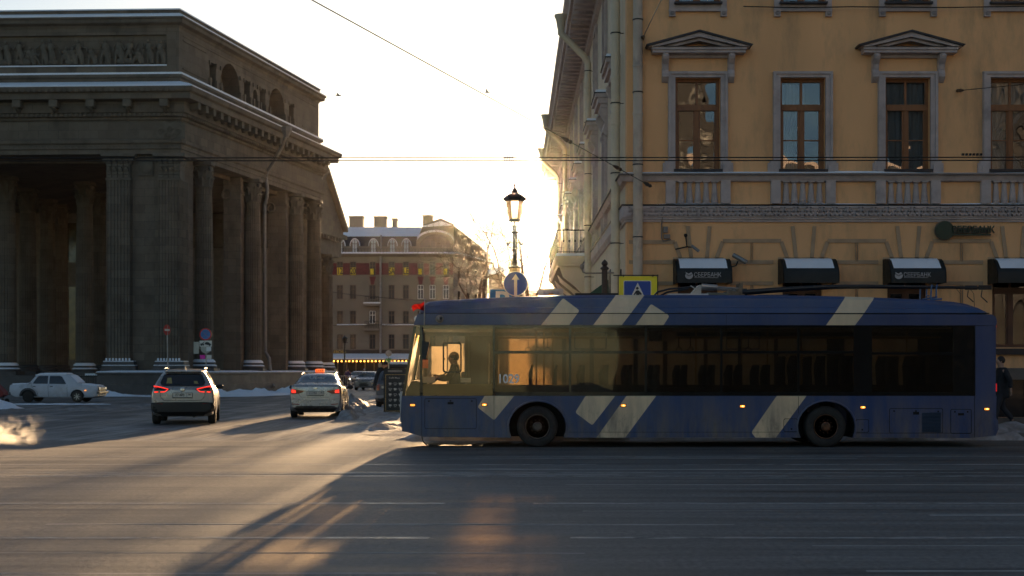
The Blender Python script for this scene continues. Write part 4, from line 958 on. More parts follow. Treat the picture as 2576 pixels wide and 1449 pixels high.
# attic: front with the sunk relief panel, side with arches
fr = (Vector((C.x, C.y)) - Vector((-75, 97.3))).normalized()
def fp_(s_, z, d): return Vector((C.x + fr.x * s_ + fr.y * -d * -1 * 0 - fr.y * 0, C.y + fr.y * s_ + d, z))   # s_ negative to the left of the corner
m = MB(); px1 = -(C.x - PX(417, 95)) ; px1 = PX(419, 95) - C.x
m.prism([(-52, 21.36), (0, 21.36), (0, 24.45), (-52, 24.45)], lambda a, b, d: fp_(a, b, d), 0, 1.2, [rect(-40, px1, 21.9, 24.0)])
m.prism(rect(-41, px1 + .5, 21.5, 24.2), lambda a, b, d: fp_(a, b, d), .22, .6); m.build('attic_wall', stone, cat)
m = MB(); m.prism([(-41, 21.92), (px1, 21.92), (px1, 22.0), (-41, 22.0)], lambda a, b, d: fp_(a, b, d), -.05, .2); m.build('panel_snow', snow, cat)
# side attic openings from the photograph
def tz(u, y): t = tpos(u); return t, PZ(y, C.y + ta[1] * t)
ops = []
for (u0, u1, kind) in ((527, 544, 'r'), (555, 604, 'a'), (614, 629, 'r'), (637, 648, 's'), (654, 668, 'r'), (677, 717, 'a'), (727, 739, 'r')):
    t0, t1 = tpos(u0), tpos(u1)
    ops.append(rect(t0, t1, 20.9 + .6, 23.25) if kind == 'r' else archpoly(t0, t1, 21.5, 23.85 if kind == 'a' else 22.9, 10))
SF = lambda off: (lambda a, b, d: sp(a, off - d, b))
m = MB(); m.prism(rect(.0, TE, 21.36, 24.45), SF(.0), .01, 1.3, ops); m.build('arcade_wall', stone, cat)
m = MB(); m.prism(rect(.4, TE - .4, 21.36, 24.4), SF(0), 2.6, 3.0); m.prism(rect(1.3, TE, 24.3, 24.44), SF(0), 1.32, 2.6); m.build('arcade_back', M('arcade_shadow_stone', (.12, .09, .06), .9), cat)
m = MB()
for o in ops:
    a, b = o[0][0], o[1][0]
    for q in (a, b): m.prism(rect(q - .12, q + .12, 21.4, 22.1), SF(.12), 0, .2); m.prism(rect(q - .10, q + .10, 23.0, 23.3), SF(.08), 0, .1)
m.prism(rect(.6, 4.4, 21.8, 21.9), SF(.05), 0, .06); m.prism(rect(.6, 4.4, 23.7, 23.8), SF(.05), 0, .06); m.prism(rect(TE - 4.0, TE - .5, 21.8, 21.9), SF(.05), 0, .06); m.prism(rect(.6, TE - .6, 24.0, 24.06), SF(.04), 0, .05)
m.build('arcade_moulding', stone, cat)
# relief frieze: a crowd of carved figures
rl = MB(); rnd = random.Random(3); x = px1 - .5
while x > -31:
    h = rnd.choice([1.75, 1.65, 1.2, 1.0, 1.7]); bz_ = 22.02; yb = .20
    def P(a, z): return fp_(x + a, bz_ + z, yb - .20)
    ln = rnd.uniform(-.25, .25)
    rl.ball(P(ln, h * .93), (.11, .1, .13), 7, 6); rl.ball(P(ln * .7, h * .70), (.2, .13, h * .17), 8, 6); rl.ball(P(ln * .3, h * .48), (.19, .14, h * .14), 8, 6)
    for s_ in (-1, 1):
        k = rnd.uniform(.1, .3)
        rl.tube([P(ln * .2 + s_ * .08, h * .45), P(s_ * k * .8, h * .24), P(s_ * k, .03)], [.12, .09, .06], 6)
        rl.tube([P(ln * .7 + s_ * .17, h * .80), P(ln + s_ * rnd.uniform(.25, .4), h * rnd.uniform(.55, .75)), P(ln + s_ * rnd.uniform(.3, .6), h * rnd.uniform(.5, 1.0))], [.07, .055, .04], 6)
    if rnd.random() < .6: rl.tube([P(ln, h * .75), P(ln + .2, h * .4), P(ln + .3, .05)], [.1, .2, .14], 6)
    if rnd.random() < .4: rl.ball(P(rnd.uniform(-.5, .5), .22), (.35, .16, .2), 8, 6)
    x -= rnd.uniform(.42, .95)
rl.build('relief_frieze', stone2, cat, smooth=True)
# modillions, egg-and-dart, carved scroll panel
m = MB(); m2 = ent
for k in range(18):
    a = -.75 - k * 1.72 * 1.45 * .99
    q = fp_(a, 0, -.62 - .0)
    m.box(q.x - .28, q.x + .28, q.y - .62, q.y, 19.0, 19.5, .05); m.tube([(q.x, q.y - .5, 19.05), (q.x, q.y - .3, 18.88), (q.x, q.y, 18.84)], .14, 8)
for k in range(22):
    t = .6 + k * 1.25
    if t > TE: break
    p = sp(t, .62); m.obox(p + Vector((.9786 * .3, -.2056 * .3, 19.27)), (.6, .42, .46), Euler((0, 0, math.atan2(-.2056, .9786)))); m.ball(sp(t, .75, 19.05), (.22, .2, .16), 8, 5)
m.build_each('modillion', stone2, cat, angle=40)
for k in range(80): q = fp_(-.2 - k * .33, 18.56, -.56); m2.ball(q, (.12, .08, .13), 7, 5)
for k in range(84): m2.ball(sp(.2 + k * .33, .56, 18.56), (.1, .12, .13), 7, 5)
for k in range(70): q = fp_(-.1 - k * .4, 16.46, -.30); m2.prism([(-.14, -.12), (.14, -.12), (0, .12)], lambda a, b, d: (q.x + a, q.y - d, q.z + b), 0, .05)
for k in range(70): q = fp_(-.1 - k * .4, 20.05, -1.50); m2.box(q.x - .1, q.x + .1, q.y - .04, q.y + .1, 19.94, 20.14)
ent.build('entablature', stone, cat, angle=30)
m = MB(); q = fp_(PX(430, 95) - C.x, 17.55, -.24); m.prism([(-1.2, -.4), (-.9, -.58), (1.0, -.58), (1.0, .5), (.6, .5), (.4, .6), (0, .5), (-.4, .6), (-.8, .4), (-1.1, .1)], lambda a, b, d: (q.x + a, q.y - d, q.z + b), 0, .06)
for (a, b) in ((-.6, -.1), (0, .05), (.55, -.1), (-.2, -.4), (.3, -.4)):
    m.tube([(q.x + a + .22 * (1 - t / 22) * cos(t * .6), q.y - .08, q.z + b + .22 * (1 - t / 22) * sin(t * .6)) for t in range(20)], .04, 5)
m.build('scroll_panel', stone2, cat)
# columns
def capital(par, c, r, z0, z1, sq=None):
    m = MB(); H = z1 - z0
    m.lathe([(r * .92, z0), (r * 1.02, z0 + .05), (r * 1.02, z0 + .12), (r * .90, z0 + .14), (r * .95, z0 + H * .6), (r * 1.12, z0 + H * .85)], c, 20)
    for row, (zz, hh, out, n_) in enumerate(((z0 + .12, H * .34, .28, 8), (z0 + H * .30, H * .36, .36, 8))):
        for k in range(n_):
            a = 2 * pi * (k + .5 * row) / n_; d = Vector((cos(a), sin(a), 0)); q = Vector((-sin(a), cos(a), 0)); base = Vector((c[0], c[1], 0)) + d * r * .93
            P = [(0, 0), (.08, hh * .5), (out * .55, hh * .85), (out, hh), (out * 1.15, hh * .86)]
            w = [.20, .26, .22, .16, .07]; vs = []
            for (o, z), ww in zip(P, w):
                b = base + d * o * r; vs += [b + q * ww * r + Vector((0, 0, zz + z)), b + d * .08 + Vector((0, 0, zz + z)), b - q * ww * r + Vector((0, 0, zz + z))]
            m.add(vs, [(i * 3 + j, i * 3 + j + 1, i * 3 + j + 4, i * 3 + j + 3) for i in range(4) for j in range(2)])
    for k in range(4):
        a = pi / 4 + k * pi / 2; d = Vector((cos(a), sin(a), 0)); b = Vector((c[0], c[1], z1 - H * .22)) + d * r * 1.12
        m.tube([b - d * .35 - Vector((0, 0, .3)), b - d * .05 - Vector((0, 0, .05)), b + d * .12, b + d * .14 - Vector((0, 0, .16)), b - Vector((0, 0, .14))], [.05, .09, .10, .08, .06], 6)
    R1, R2 = r * 1.52, r * 1.22; P = []
    for k in range(4):
        a0 = pi / 4 + k * pi / 2
        for t in range(5): a = a0 + (pi / 2) * t / 5; rr = R1 * 1.0 - (R1 - R2) * sin(pi * t / 5); P.append((c[0] + rr * cos(a), c[1] + rr * sin(a)))
    m.prism(P, lambda a, b, d: (a, b, d), z1 - .22, z1 - .003)
    m.build('capital', stone2, par, angle=35)
def base(par, c, r, z0, sn_=True, dark=granite):
    m = MB(); m.box(c[0] - r * 1.45, c[0] + r * 1.45, c[1] - r * 1.45, c[1] + r * 1.45, z0, z0 + .28)
    m.lathe([(r * 1.40, z0 + .28), (r * 1.45, z0 + .36), (r * 1.38, z0 + .46), (r * 1.20, z0 + .5), (r * 1.15, z0 + .58), (r * 1.24, z0 + .62), (r * 1.25, z0 + .70), (r * 1.1, z0 + .76), (r, z0 + .80)], c, 24)
    m.build('base', dark, par, angle=40)
    if sn_:
        m = MB(); m.lathe([(r * 1.39, z0 + .44), (r * 1.37, z0 + .50), (r * 1.18, z0 + .56)], c, 24); m.lathe([(r * 1.25, z0 + .70), (r * 1.2, z0 + .80), (r * .99, z0 + .92)], c, 24); m.build('base_snow', snow, par, smooth=True)
def column(x, y, r=.66, z0=1.42, z1=16.0, sn_=True, mat=stone, cap=1.75):
    H = z1 - cap; nf = 20
    m = MB(); prof = [(r, z0 + .8), (r * 1.0, z0 + 5), (r * .96, z0 + 9), (r * .86, H - .1), (r * .92, H)]
    m.lathe(prof, (x, y, 0), nf * 4, mod=lambda a, z: 1 - .085 * max(0, sin(a * nf)) ** .6 if z < H - .05 else 1)
    c = m.build('column', mat, cat, angle=50); capital(c, (x, y), r * .90, H, z1); base(c, (x, y), r, z0, sn_)
def pilaster(x0, x1, y, side=1.3, z0=1.42, z1=16.0):
    """square fluted pier: flutes cut in the front and right faces"""
    H = z1 - 1.75; w = x1 - x0; P = [(x0, y)]; n_ = 7
    for k in range(n_): a = x0 + w * (k + .25) / n_; b = x0 + w * (k + .75) / n_; P += [(a, y), (a + .02, y + .06), (b - .02, y + .06), (b, y)]
    P.append((x1, y)); d = Vector((ta[0], ta[1])); q = Vector((x1, y)); nn = Vector((-ta[1], ta[0]))
    for k in range(n_):
        a = q + d * side * (k + .25) / n_; b = q + d * side * (k + .75) / n_; P += [tuple(a), tuple(a + nn * .06), tuple(b + nn * .06), tuple(b)]
    P += [tuple(q + d * side), (x0, y + side)]
    m = MB(); m.prism(P, lambda a, b, z: (a, b, z), z0 + .8, H); c = m.build('column', stone, cat)
    cx, cy = (x0 + x1) / 2 + .1, y + side / 2
    m = MB(); g = [(.0, .0, z0 + .0, z0 + .28, .34), (0, 0, z0 + .28, z0 + .46, .27), (0, 0, z0 + .46, z0 + .56, .12), (0, 0, z0 + .56, z0 + .72, .2), (0, 0, z0 + .72, z0 + .8, .06)]
    for _, _, a, b, o in g: m.box(x0 - o, x1 + o + .15, y - o, y + side + o * .3, a, b, .03)
    m.build('base', granite, c)
    m = MB(); m.box(x0 - .25, x1 + .4, y - .25, y + side, z0 + .46, z0 + .50); m.box(x0 - .18, x1 + .3, y - .18, y + side, z0 + .72, z0 + .77)
    for k in range(8): m.box(x0 + w * k / n_ - .05, x0 + w * k / n_ + .06, y - .12, y + .02, z0 + .78, z0 + .95, .02)
    m.build('base_snow', snow, c)
    m = MB(); zc = H
    m.box(x0 - .06, x1 + .10, y - .06, y + side, zc, zc + .12)
    m.prism([(x0, zc + .12), (x1 + .03, zc + .12), (x1 + .03, zc + 1.0), (x1 + .25, zc + 1.5), (x0 - .22, zc + 1.5), (x0, zc + 1.0)], XZ(y), 0, side)
    for row in range(2):
        for k in range(4):
            a = x0 + w * (k + .5 * (1 - row) * 0 + .5) / 4; z = zc + .14 + row * .52
            for (dz, dy, ww) in ((0, .03, .16), (.22, .07, .17), (.42, .15, .14), (.5, .24, .10)): m.box(a - ww, a + ww, y - dy - .05, y + .02, z + dz, z + dz + .2, .03)
    for sx in (x0 - .12, x1 + .14):
        m.tube([(sx + .12 * cos(t * .7) * (1 - t / 14), y - .16, zc + 1.28 + .16 * sin(t * .7) * (1 - t / 14)) for t in range(13)], .05, 6)
    m.box(x0 - .32, x1 + .42, y - .30, y + side + .1, zc + 1.53, z1 - .003, .03); m.build('capital', stone2, c)
pilaster(PX(268, 94.8), PX(326, 94.8), 94.8); pilaster(PX(398, 94.8), PX(451, 94.8), 94.8, 1.35)
m = MB(); m.box(PX(322, 95.2), PX(400, 95.2), 95.25, 96.6, 1.42, 16.0); m.build('pier_wall', stone, cat)
m = MB(); m.box(PX(349, 95.2), PX(385, 95.2), 95.14, 95.26, 14.6, 15.6); m.ball((PX(367, 95.1), 95.1, 15.1), (.4, .08, .38), 10, 6); m.build('carved_panel', stone2, cat)
m = MB(); m.prism(rect(1.35, 3.0, 1.42, 16.0), SF(-.35), 0, 1.3); m.build('pier_wall', stone, cat)
for u in (513, 636, 743, 790): t = tpos(u, -.1); p = sp(t, -.1); column(p.x, p.y, .64)
for (u0, u1) in ((562, 605), (674, 719)):
    t0 = tpos(u0, -1.6); p = sp(t0, -1.6); w = PX(u1, p.y) - p.x
    m = MB(); m.box(p.x, p.x + w, p.y, p.y + 2.6, 1.42, 16.0); m.box(p.x - .08, p.x + w + .08, p.y - .08, p.y + 2.6, 14.8, 15.0); m.build('pier_wall', stone, cat)
    m = MB(); q = Vector((p.x + w * .0 + .25, p.y - .02, 15.0)); m.tube([(q.x + .3 * cos(t * .5), q.y - .12, q.z - .4 + .5 * sin(t * .5) * (1 - t / 20)) for t in range(14)], .09, 6); m.build('scroll_bracket', stone2, cat)
m = MB(); m.prism(rect(TE - 2.2, TE, 1.42, 16.0), SF(-1.4), 0, 1.6); m.build('pier_wall', stone, cat)
# ceiling of the passage, inner columns, rear wall
m = MB(); m.prism([(-80, 97.2), (C.x - .9, 97.2), tuple(sp(TE - .3, -.7).xy), (-17.5, 129), (-80, 129)], lambda a, b, d: (a, b, d), 15.7, 16.6); m.build('passage_ceiling', stone, cat)
for (u, D) in ((18, 104), (70, 111), (120, 118), (213, 107), (250, 114), (-60, 104), (152, 122)): column(PX(u, D), D, .66, 1.2, 15.7, D < 109)
m = MB(); hh = [rect(PX(168, 128), PX(192, 128), PZ(905, 128), PZ(720, 128)), rect(PX(168, 128), PX(192, 128), PZ(660, 128), PZ(560, 128))]
m.prism(rect(-85, PX(800, 128), 0, 16), XZ(128), 0, 1, hh); m.build('rear_wall', M('inner_wall_plaster', (.20, .17, .14), .9), cat)
m = MB(); m.box(PX(168, 128), PX(192, 128), 128.3, 128.35, PZ(905, 128), PZ(560, 128)); m.build('rear_window', M('amber_reflection', (.10, .06, .02), .12, var=.5, scale=1.5), cat)  # amber reflection put into the pane's own colour
# granite plinth with snow on its top, grille to the left
pl = [(PX(247, 93.6), 108), (PX(247, 93.6), 93.55), (C.x + .75, 93.5), tuple(sp(TE + 1, 1.3).xy), tuple(sp(TE + 1, -8).xy)]
m = MB(); m.sweep([(-4, -.1), (.10, -.1), (.10, .62), (.05, .63), (.05, 1.28), (.14, 1.30), (.14, 1.42), (-4, 1.42)], pl); m.build('plinth', granite, cat)
m = MB(); m.sweep([(-1.0, 1.425), (.13, 1.425), (.05, 1.49), (-1.0, 1.56)], pl); heap(m, [(PX(335, 94), 94.2, 1.42), (PX(395, 94), 94.2, 1.42)], 1.1, .35, 2, .15); m.build('plinth_snow', snow, cat, smooth=True)
m = MB(); m.box(-80, PX(246, 99), 99, 126, 0, 1.2); m.build('stylobate', granite, cat)
m = MB(); m.box(PX(215, 99), PX(246, 99) , 98.9, 101, 1.2, 1.34); m.box(PX(90, 99), PX(170, 99) , 98.9, 100, 1.2, 1.28); m.build('step_snow', snow, cat)
gr_ = empty('iron_grille', (PX(170, 96.5), 96.5, 0), 'dark iron grille in front of the unlit passage beside the granite plinth', 'fence')
m = MB(); x = PX(98, 96.5)
while x < PX(245, 96.5): m.box(x, x + .035, 96.48, 96.52, 0, 1.25); x += .16
m.box(PX(98, 96.5), PX(245, 96.5), 96.46, 96.54, 1.1, 1.16); m.box(PX(98, 96.5), PX(245, 96.5), 96.46, 96.54, .15, .2); m.build('bars', blkm, gr_)
# drainpipe zigzagging down the corner
m = MB(); g = [PT(716, 334, 109), PT(712, 352, 109), PT(706, 372, 109.5), PT(684, 412, 110.2), PT(668, 436, 110.6), PT(664, 450, 110.8), PT(668, 480, 110.8), PT(667, 500, 110.8), PT(661, 520, 111), PT(661, 700, 111), PT(662, 885, 111), PT(672, 902, 110.4), PT(675, 930, 110), PT(676, 962, 109.6), PT(684, 974, 109.2)]
g = [Vector((p.x + 0.35, p.y - 1.2, p.z)) for p in g]; m.tube(g, .14, 8); m.lathe([(.14, 19.2), (.42, 19.7), (.42, 20.0)], (g[0].x, g[0].y, 0), 8); m.build('drainpipe', M('cathedral_pipe', (.20, .18, .16), .6), cat)
# gabled portico beyond the end of the wing
po = MB(); ap = PT(815, 432, 134); rt = PT(866, 592, 140)
po.prism([(-12, 0), (0, 6.0), (12, 0)], lambda a, b, d: (0, 0, 0), 0, 1) if False else None
def portico(a, b, d): # a along the side direction, d inwards
    o = Vector((PX(815, 134), 134)); return Vector((o.x + ta[0] * a * .9 - d, o.y + ta[1] * a * .9, b))
zb_ = PZ(592, 139); zt_ = PZ(432, 134)
k = (139.5 - 134) / (ta[1] * .9)
po.prism([(-k - 1, zb_), (k, zb_), (k, zb_ + .35), (0, zt_), (-k - 1, zb_ + .35)], portico, 0, 14); por = po.build('portico_gable', stone, cat)
po = MB(); po.prism([(-k - 1, zb_ + .35), (0, zt_), (k, zb_ + .35), (k, zb_ + .8), (0, zt_ + .4), (-k - 1, zb_ + .8)], portico, -.5, 14)
po.prism(rect(-k - 1, k, zb_ - .4, zb_), portico, -.4, 14); po.prism(rect(-k - 1, k - .3, zb_ - 2.2, zb_ - .4), portico, .1, 13.8)
for q in range(12): po.prism(rect(-k + q * .95, -k + q * .95 + .4, zb_ - .75, zb_ - .42), portico, -.35, .1)
po.build('portico_cornice', stone2, cat)
column(PX(820, 135), 135.5, .6, 1.4, zb_ - 2.2, True)
m = MB(); m.box(PX(720, 137), PX(833, 136), 134.5, 142, 0, 1.4); m.build('portico_plinth', granite, cat)
# ---------------------------------------------------------------- APARTMENT BUILDING at the end of the street
AD = 190.
ax = lambda u: PX(u, AD)
az = lambda y: PZ(y, AD)
apt = empty('apartment_building', (ax(1000), AD + 8, 0), 'tan apartment block with snowy mansard, arched dormers and yellow sale letters in its windows', 'building')
aw_ = M('tan_stucco', (.20, .165, .125), .9, var=.12, scale=.25); mar = M('maroon_band', (.12, .022, .022), .8, var=.3); aroof = M('slate_mansard', (.06, .05, .045), .8)
cx5 = [855, 888, 937, 985, 1021, 1058, 1088, 1122]
hs = []
for i, u in enumerate(cx5):
    w = 7.5
    hs += [rect(ax(u - w), ax(u + w), az(693), az(658)), rect(ax(u - w), ax(u + w), az(752), az(717)), rect(ax(u - w), ax(u + w), az(814), az(782)), rect(ax(u - w), ax(u + w), az(878), az(841))]
m = MB(); m.prism(rect(ax(800), ax(1140), 0, az(640)), XZ(AD), 0, .5, hs)
W1 = Vector((PX(1227, 206), 206)); W0 = Vector((ax(1140), AD)); wd = (W1 - W0).normalized(); WL = (W1 - W0).length
WF = lambda a, b, d: (W0.x + wd.x * a - wd.y * 0 * d, W0.y + wd.y * a + d, b)
m.prism(rect(0, WL, 0, az(640)), WF, 0, .5, [rect(2 + k * 4, 3.2 + k * 4, z, z + 2) for k in range(4) for z in (3.5, 7, 10.3, 13.6)])
m.build('wall', aw_, apt)
m = MB(); m.box(ax(800), ax(1140), AD + 3, AD + 3.2, 0, az(600)); m.box(ax(1140) , W1.x - .3, AD + 14, AD + 30, 0, az(645)); m.build('inner_wall', room, apt)
m = MB(); band_ = [(ax(820), az(691)), (ax(1140), az(691)), (ax(1140), az(662)), (ax(820), az(662))]
m.prism(band_, XZ(AD - .05), 0, .045, [rect(ax(u - 8), ax(u + 8), az(690.5), az(662.5)) for u in cx5])
for u in (937, 1058, 1088, 1122): m.prism([(ax(u - 8), az(695)), (ax(u + 9), az(695)), (ax(u + 5), az(708)), (ax(u + 4), az(716)), (ax(u - 4), az(716)), (ax(u - 5), az(708))], XZ(AD - .05), 0, .045)
m.build('painted_band', mar, apt)
dk = M('flat_pane', (.05, .048, .05), .10, var=.4, scale=.3); apf = M('apartment_frames', (.10, .07, .05), .7)
yl = M('yellow_poster', (.75, .55, .02), .6); bkl = M('black_letters', (.02, .015, .01), .6)
def awin(u, y0, y1, fr_m=apf, w=7.5, sign=None):
    m = MB(); a, b, z0, z1 = ax(u - w), ax(u + w), az(y1), az(y0)
    for r_ in (rect(a, a + .07, z0, z1), rect(b - .07, b, z0, z1), rect(a, b, z1 - .07, z1), rect(a, b, z0, z0 + .07), rect((a + b) / 2 - .04, (a + b) / 2 + .04, z0, z1), rect(a, b, z1 - .6, z1 - .52)): m.prism(r_, XZ(AD + .1), 0, .1)
    w_ = m.build('window', fr_m, apt); m = MB(); m.box(a, b, AD + .16, AD + .17, z0, z1); m.build('pane', dk, w_)
    m = MB(); m.box(a - .1, b + .1, AD - .15, AD + .05, z0 - .14, z0 - .01); m.build('sill', aw_, w_)
    if sign is not None:
        m = MB(); m.box(a + .05, b - .05, AD + .05, AD + .07, az(692), az(673)) if sign != '|' else m.box(a + .1, a + .55, AD + .05, AD + .07, az(691), az(676)); s_ = m.build('sale_poster', yl, w_)
        if len(sign) == 2: text('poster_letters', sign, (a + b) / 2, az(682.5), AD + .04, .80, bkl, s_, .01, bold=.03, squeeze=.62)
for u, sg_ in zip(cx5, ['12', '20', '|', 'SA', 'LE', '|', None, '|']): awin(u, 658, 693, sign=sg_)
for u in cx5:
    awin(u, 717, 752, wht if u > 1040 else apf); awin(u, 782, 814, wht if u == 937 else apf); awin(u, 841, 878)
m = MB(); m.sweep([(.01, az(646)), (.5, az(643)), (.9, az(641)), (.9, az(639)), (.01, az(639))], [(ax(800), AD), (ax(1140), AD), (W1.x, W1.y)]); m.build('cornice', aw_, apt)
m = MB(); m.sweep([(.01, az(638.9)), (.9, az(638.9)), (.8, az(635.5)), (.01, az(634))], [(ax(800), AD), (ax(1140), AD), (W1.x, W1.y)])
m.box(ax(848), ax(922), AD - .35, AD, az(818), az(815.5)); m.box(ax(962), ax(1047), AD - .35, AD, az(818), az(815.5)); m.box(ax(916), ax(958), AD - 1, AD, az(764), az(761)); m.build('ledge_snow', snow, apt)
# mansard storey with arched dormers, great arched gable, roofs
dorm = [854, 891, 938, 986, 1021]
m = MB(); m.prism(rect(ax(800), ax(1046), az(639), az(618)), XZ(AD + .8), 0, .4, [rect(ax(u - 8), ax(u + 8), az(638.5), az(618.5)) for u in dorm]); m.build('mansard_wall', aw_, apt)
for u in dorm:
    m = MB(); c, z = ax(u), az(618)
    m.prism([(ax(u - 13), z)] + [(c - r_ * 0 + .75 * 0 + PXd, q) for PXd, q in arc(0, z + .05, ax(u + 11) - c, .95, 0, 180, 10)][::1] , XZ(AD + .79), 0, 1.6, [[(c + a_ * 0 + p_, q_) for p_, q_ in arc(0, z + .04, (ax(u + 7) - c), .58, 0, 180, 8)]]) if False else None
    o_ = [(c + p_, q_) for p_, q_ in arc(0, z, ax(u + 12) - c, .98, 0, 180, 12)]; m.prism(o_, XZ(AD + .78), 0, 1.8); dm = m.build('dormer', aw_, apt)
    m = MB(); m.prism([(c + p_, q_) for p_, q_ in arc(0, z, ax(u + 12.6) - c, 1.06, 0, 180, 12)] + [(c + p_, q_) for p_, q_ in arc(0, z, ax(u + 11.6) - c, .95, 180, 0, 12)], XZ(AD + .7), 0, 1.8); m.build('dormer_snow', snow, dm)
    m = MB(); a, b = ax(u - 7), ax(u + 7); m.prism([(a, az(636)), (b, az(636))] + [(c + p_, q_) for p_, q_ in arc(0, az(609), (b - a) / 2, .42, 0, 180, 8)], XZ(AD + .70), 0, .06); m.build('pane', M('pale_dormer_pane', (.45, .52, .56), .15, var=.1), dm)
    m = MB()
    for r_ in (rect(c - .04, c + .04, az(636), az(603)), rect(a, b, az(613), az(611.5)), rect(a, a + .08, az(636), az(608)), rect(b - .08, b, az(636), az(608))): m.prism(r_, XZ(AD + .64), 0, .05)
    m.build('dormer_frame', apf, dm)
m = MB(); m.add([(ax(800), AD + 1.2, az(618)), (ax(1046), AD + 1.2, az(618)), (ax(1046), AD + 2.2, az(590)), (ax(800), AD + 2.2, az(590))], [(0, 1, 2, 3)]); m.box(ax(800), ax(1046), AD + 2.2, AD + 2.6, az(618), az(590)); m.build('mansard', aroof, apt)
m = MB(); m.prism([(2.0, az(591)), (8, az(556)), (20, az(556)), (20, az(590))], (lambda p, q, d: (d, AD + p, q)), ax(795), ax(1052)); rf = m.build('roof', snow, apt)
g_ = MB(); c = ax(1095)
o_ = [(ax(1047), az(638)), (ax(1140), az(638)), (ax(1140), az(603))] + [(c + p_, q_) for p_, q_ in arc(0, az(603), ax(1138) - c, az(585) - az(603) + .2, 12, 168, 12)] + [(ax(1047), az(603))]
hole = [(c + p_, q_) for p_, q_ in arc(0, az(621), ax(1134) - c, az(588) - az(621), 0, 180, 14)]
g_.prism(o_, XZ(AD + .1), 0, 1.5, [hole]); g_.build('arched_gable', aw_, apt)
m = MB(); m.prism(hole, XZ(AD + .5), 0, .05); aw2 = m.build('arched_window', M('mauve_pane', (.10, .07, .075), .2, var=.3, scale=.5), apt)
m = MB()
for u in (1066, 1083, 1107, 1120): m.box(ax(u - .8), ax(u + .8), AD + .42, AD + .5, az(621), az(596))
m.box(ax(1060), ax(1130), AD + .40, AD + .5, az(603), az(600)); m.box(ax(1094), ax(1096), AD + .4, AD + .5, az(634), az(590)); m.build('glazing_bar', apf, aw2)
m = MB(); P = [(c + p_, q_) for p_, q_ in arc(0, az(603), ax(1141) - c, az(583) - az(603) + .25, 8, 172, 14)]; m.prism(P + [(a_, b_ - .28) for a_, b_ in reversed(P)], XZ(AD - .1), 0, 2.2); m.build('gable_snow', snow, apt)
m = MB(); m.prism([(ax(1052), az(590)), (ax(1062), az(563)), (ax(1107), az(545)), (ax(1140), az(560)), (ax(1142), az(600)), (ax(1052), az(600))], XZ(AD + 1.7), 0, 12)
m.prism([(0, az(640)), (WL, az(640)), (WL, az(611)), (WL * .75, az(597)), (0, az(564))], WF, .8, 14); m.build('side_roof', aroof, apt)
m = MB(); m.prism([(ax(1060), az(566)), (ax(1107), az(553)), (ax(1135), az(562)), (ax(1135), az(564)), (ax(1060), az(568))], XZ(AD + 1.62), 0, .08); m.build('roof_snow', snow, apt)
for (u0, u1, y0) in ((861, 897, 530), (926, 958, 530.5), (974, 986, 536), (1054, 1080, 527)):
    m = MB(); m.box(ax(u0), ax(u1), AD + 8, AD + 10, az(560), az(y0)); m.box(ax(u0) - .1, ax(u1) + .1, AD + 7.9, AD + 10.1, az(y0), az(y0) + .18); m.build('chimney', aw_, rf)
m = MB(); x = ax(800)
while x < ax(1138): m.box(x, x + .04, AD - .82, AD - .78, az(638), az(627)); x += .42
m.box(ax(800), ax(1138), AD - .82, AD - .77, az(628), az(627)); m.build('roof_railing', blkm, apt)
m = MB(); m.lathe([(.14, 3.5), (.14, az(645))], (ax(957.6), AD - .25, 0), 8); m.lathe([(.1, az(632)), (.1, az(590))], (ax(957.6), AD + .6, 0), 8); m.build('downpipe', M('grey_pipe', (.25, .23, .22), .6), apt)
for y, rr in ((764, 0), (826, 1)):
    m = MB(); m.box(ax(917), ax(957), AD - 1.0, AD, az(y + 6), az(y)); b_ = m.build('balcony', aw_, apt)
    m = MB(); x = ax(920)
    while x < ax(955): m.box(x, x + .05, AD - .95, AD - .9, az(y), az(y - 17)); x += .22
    m.box(ax(919), ax(955), AD - .96, AD - .89, az(y - 17), az(y - 18)); m.build('railing', blkm, b_)
# shop front: fascia with gilt letters, snowy awning with string of lamps, posts
m = MB(); m.box(ax(820), ax(1030), AD - .12, AD, az(892), az(880)); m.build('shop_fascia', M('fascia_brown', (.06, .04, .03), .7), apt)
text('shop_lettering', 'IAEBOBA', ax(851), az(885.5), AD - .13, .42, M('gilt_letters', (.55, .36, .08), .4), apt, .02, squeeze=.9)
m = MB(); m.prism([(0, az(891)), (2.6, az(904)), (2.6, az(907)), (0, az(895))], (lambda p, q, d: (d, AD - .15 - p, q)), ax(826), ax(1040)); sa = m.build('shop_awning', awn, apt)
m = MB(); m.prism([(0, az(889.5)), (2.6, az(902.5)), (2.6, az(904)), (0, az(891))], (lambda p, q, d: (d, AD - .15 - p, q)), ax(826), ax(1040)); m.build('awning_snow', snow, sa)
x = ax(828); bulbm = M('string_bulb', (1, .5, .1), .4, emit=(1, .38, .05), estr=2.2)
while x < ax(1040):
    m = MB(); m.ball((x, AD - 2.8, az(909)), .11, 6, 4); m.build('bulb', bulbm, sa); x += .5
m = MB(); x = ax(832)
while x < ax(1040): m.box(x, x + .12, AD - 2.7, AD - 2.58, .2, az(906)); x += 1.2
m.build('awning_post', M('post_ochre', (.16, .12, .06), .7), sa)
m = MB(); m.box(ax(826), ax(1040), AD - .6, AD - .1, 0, az(893)); m.build('shop_interior', room, apt)
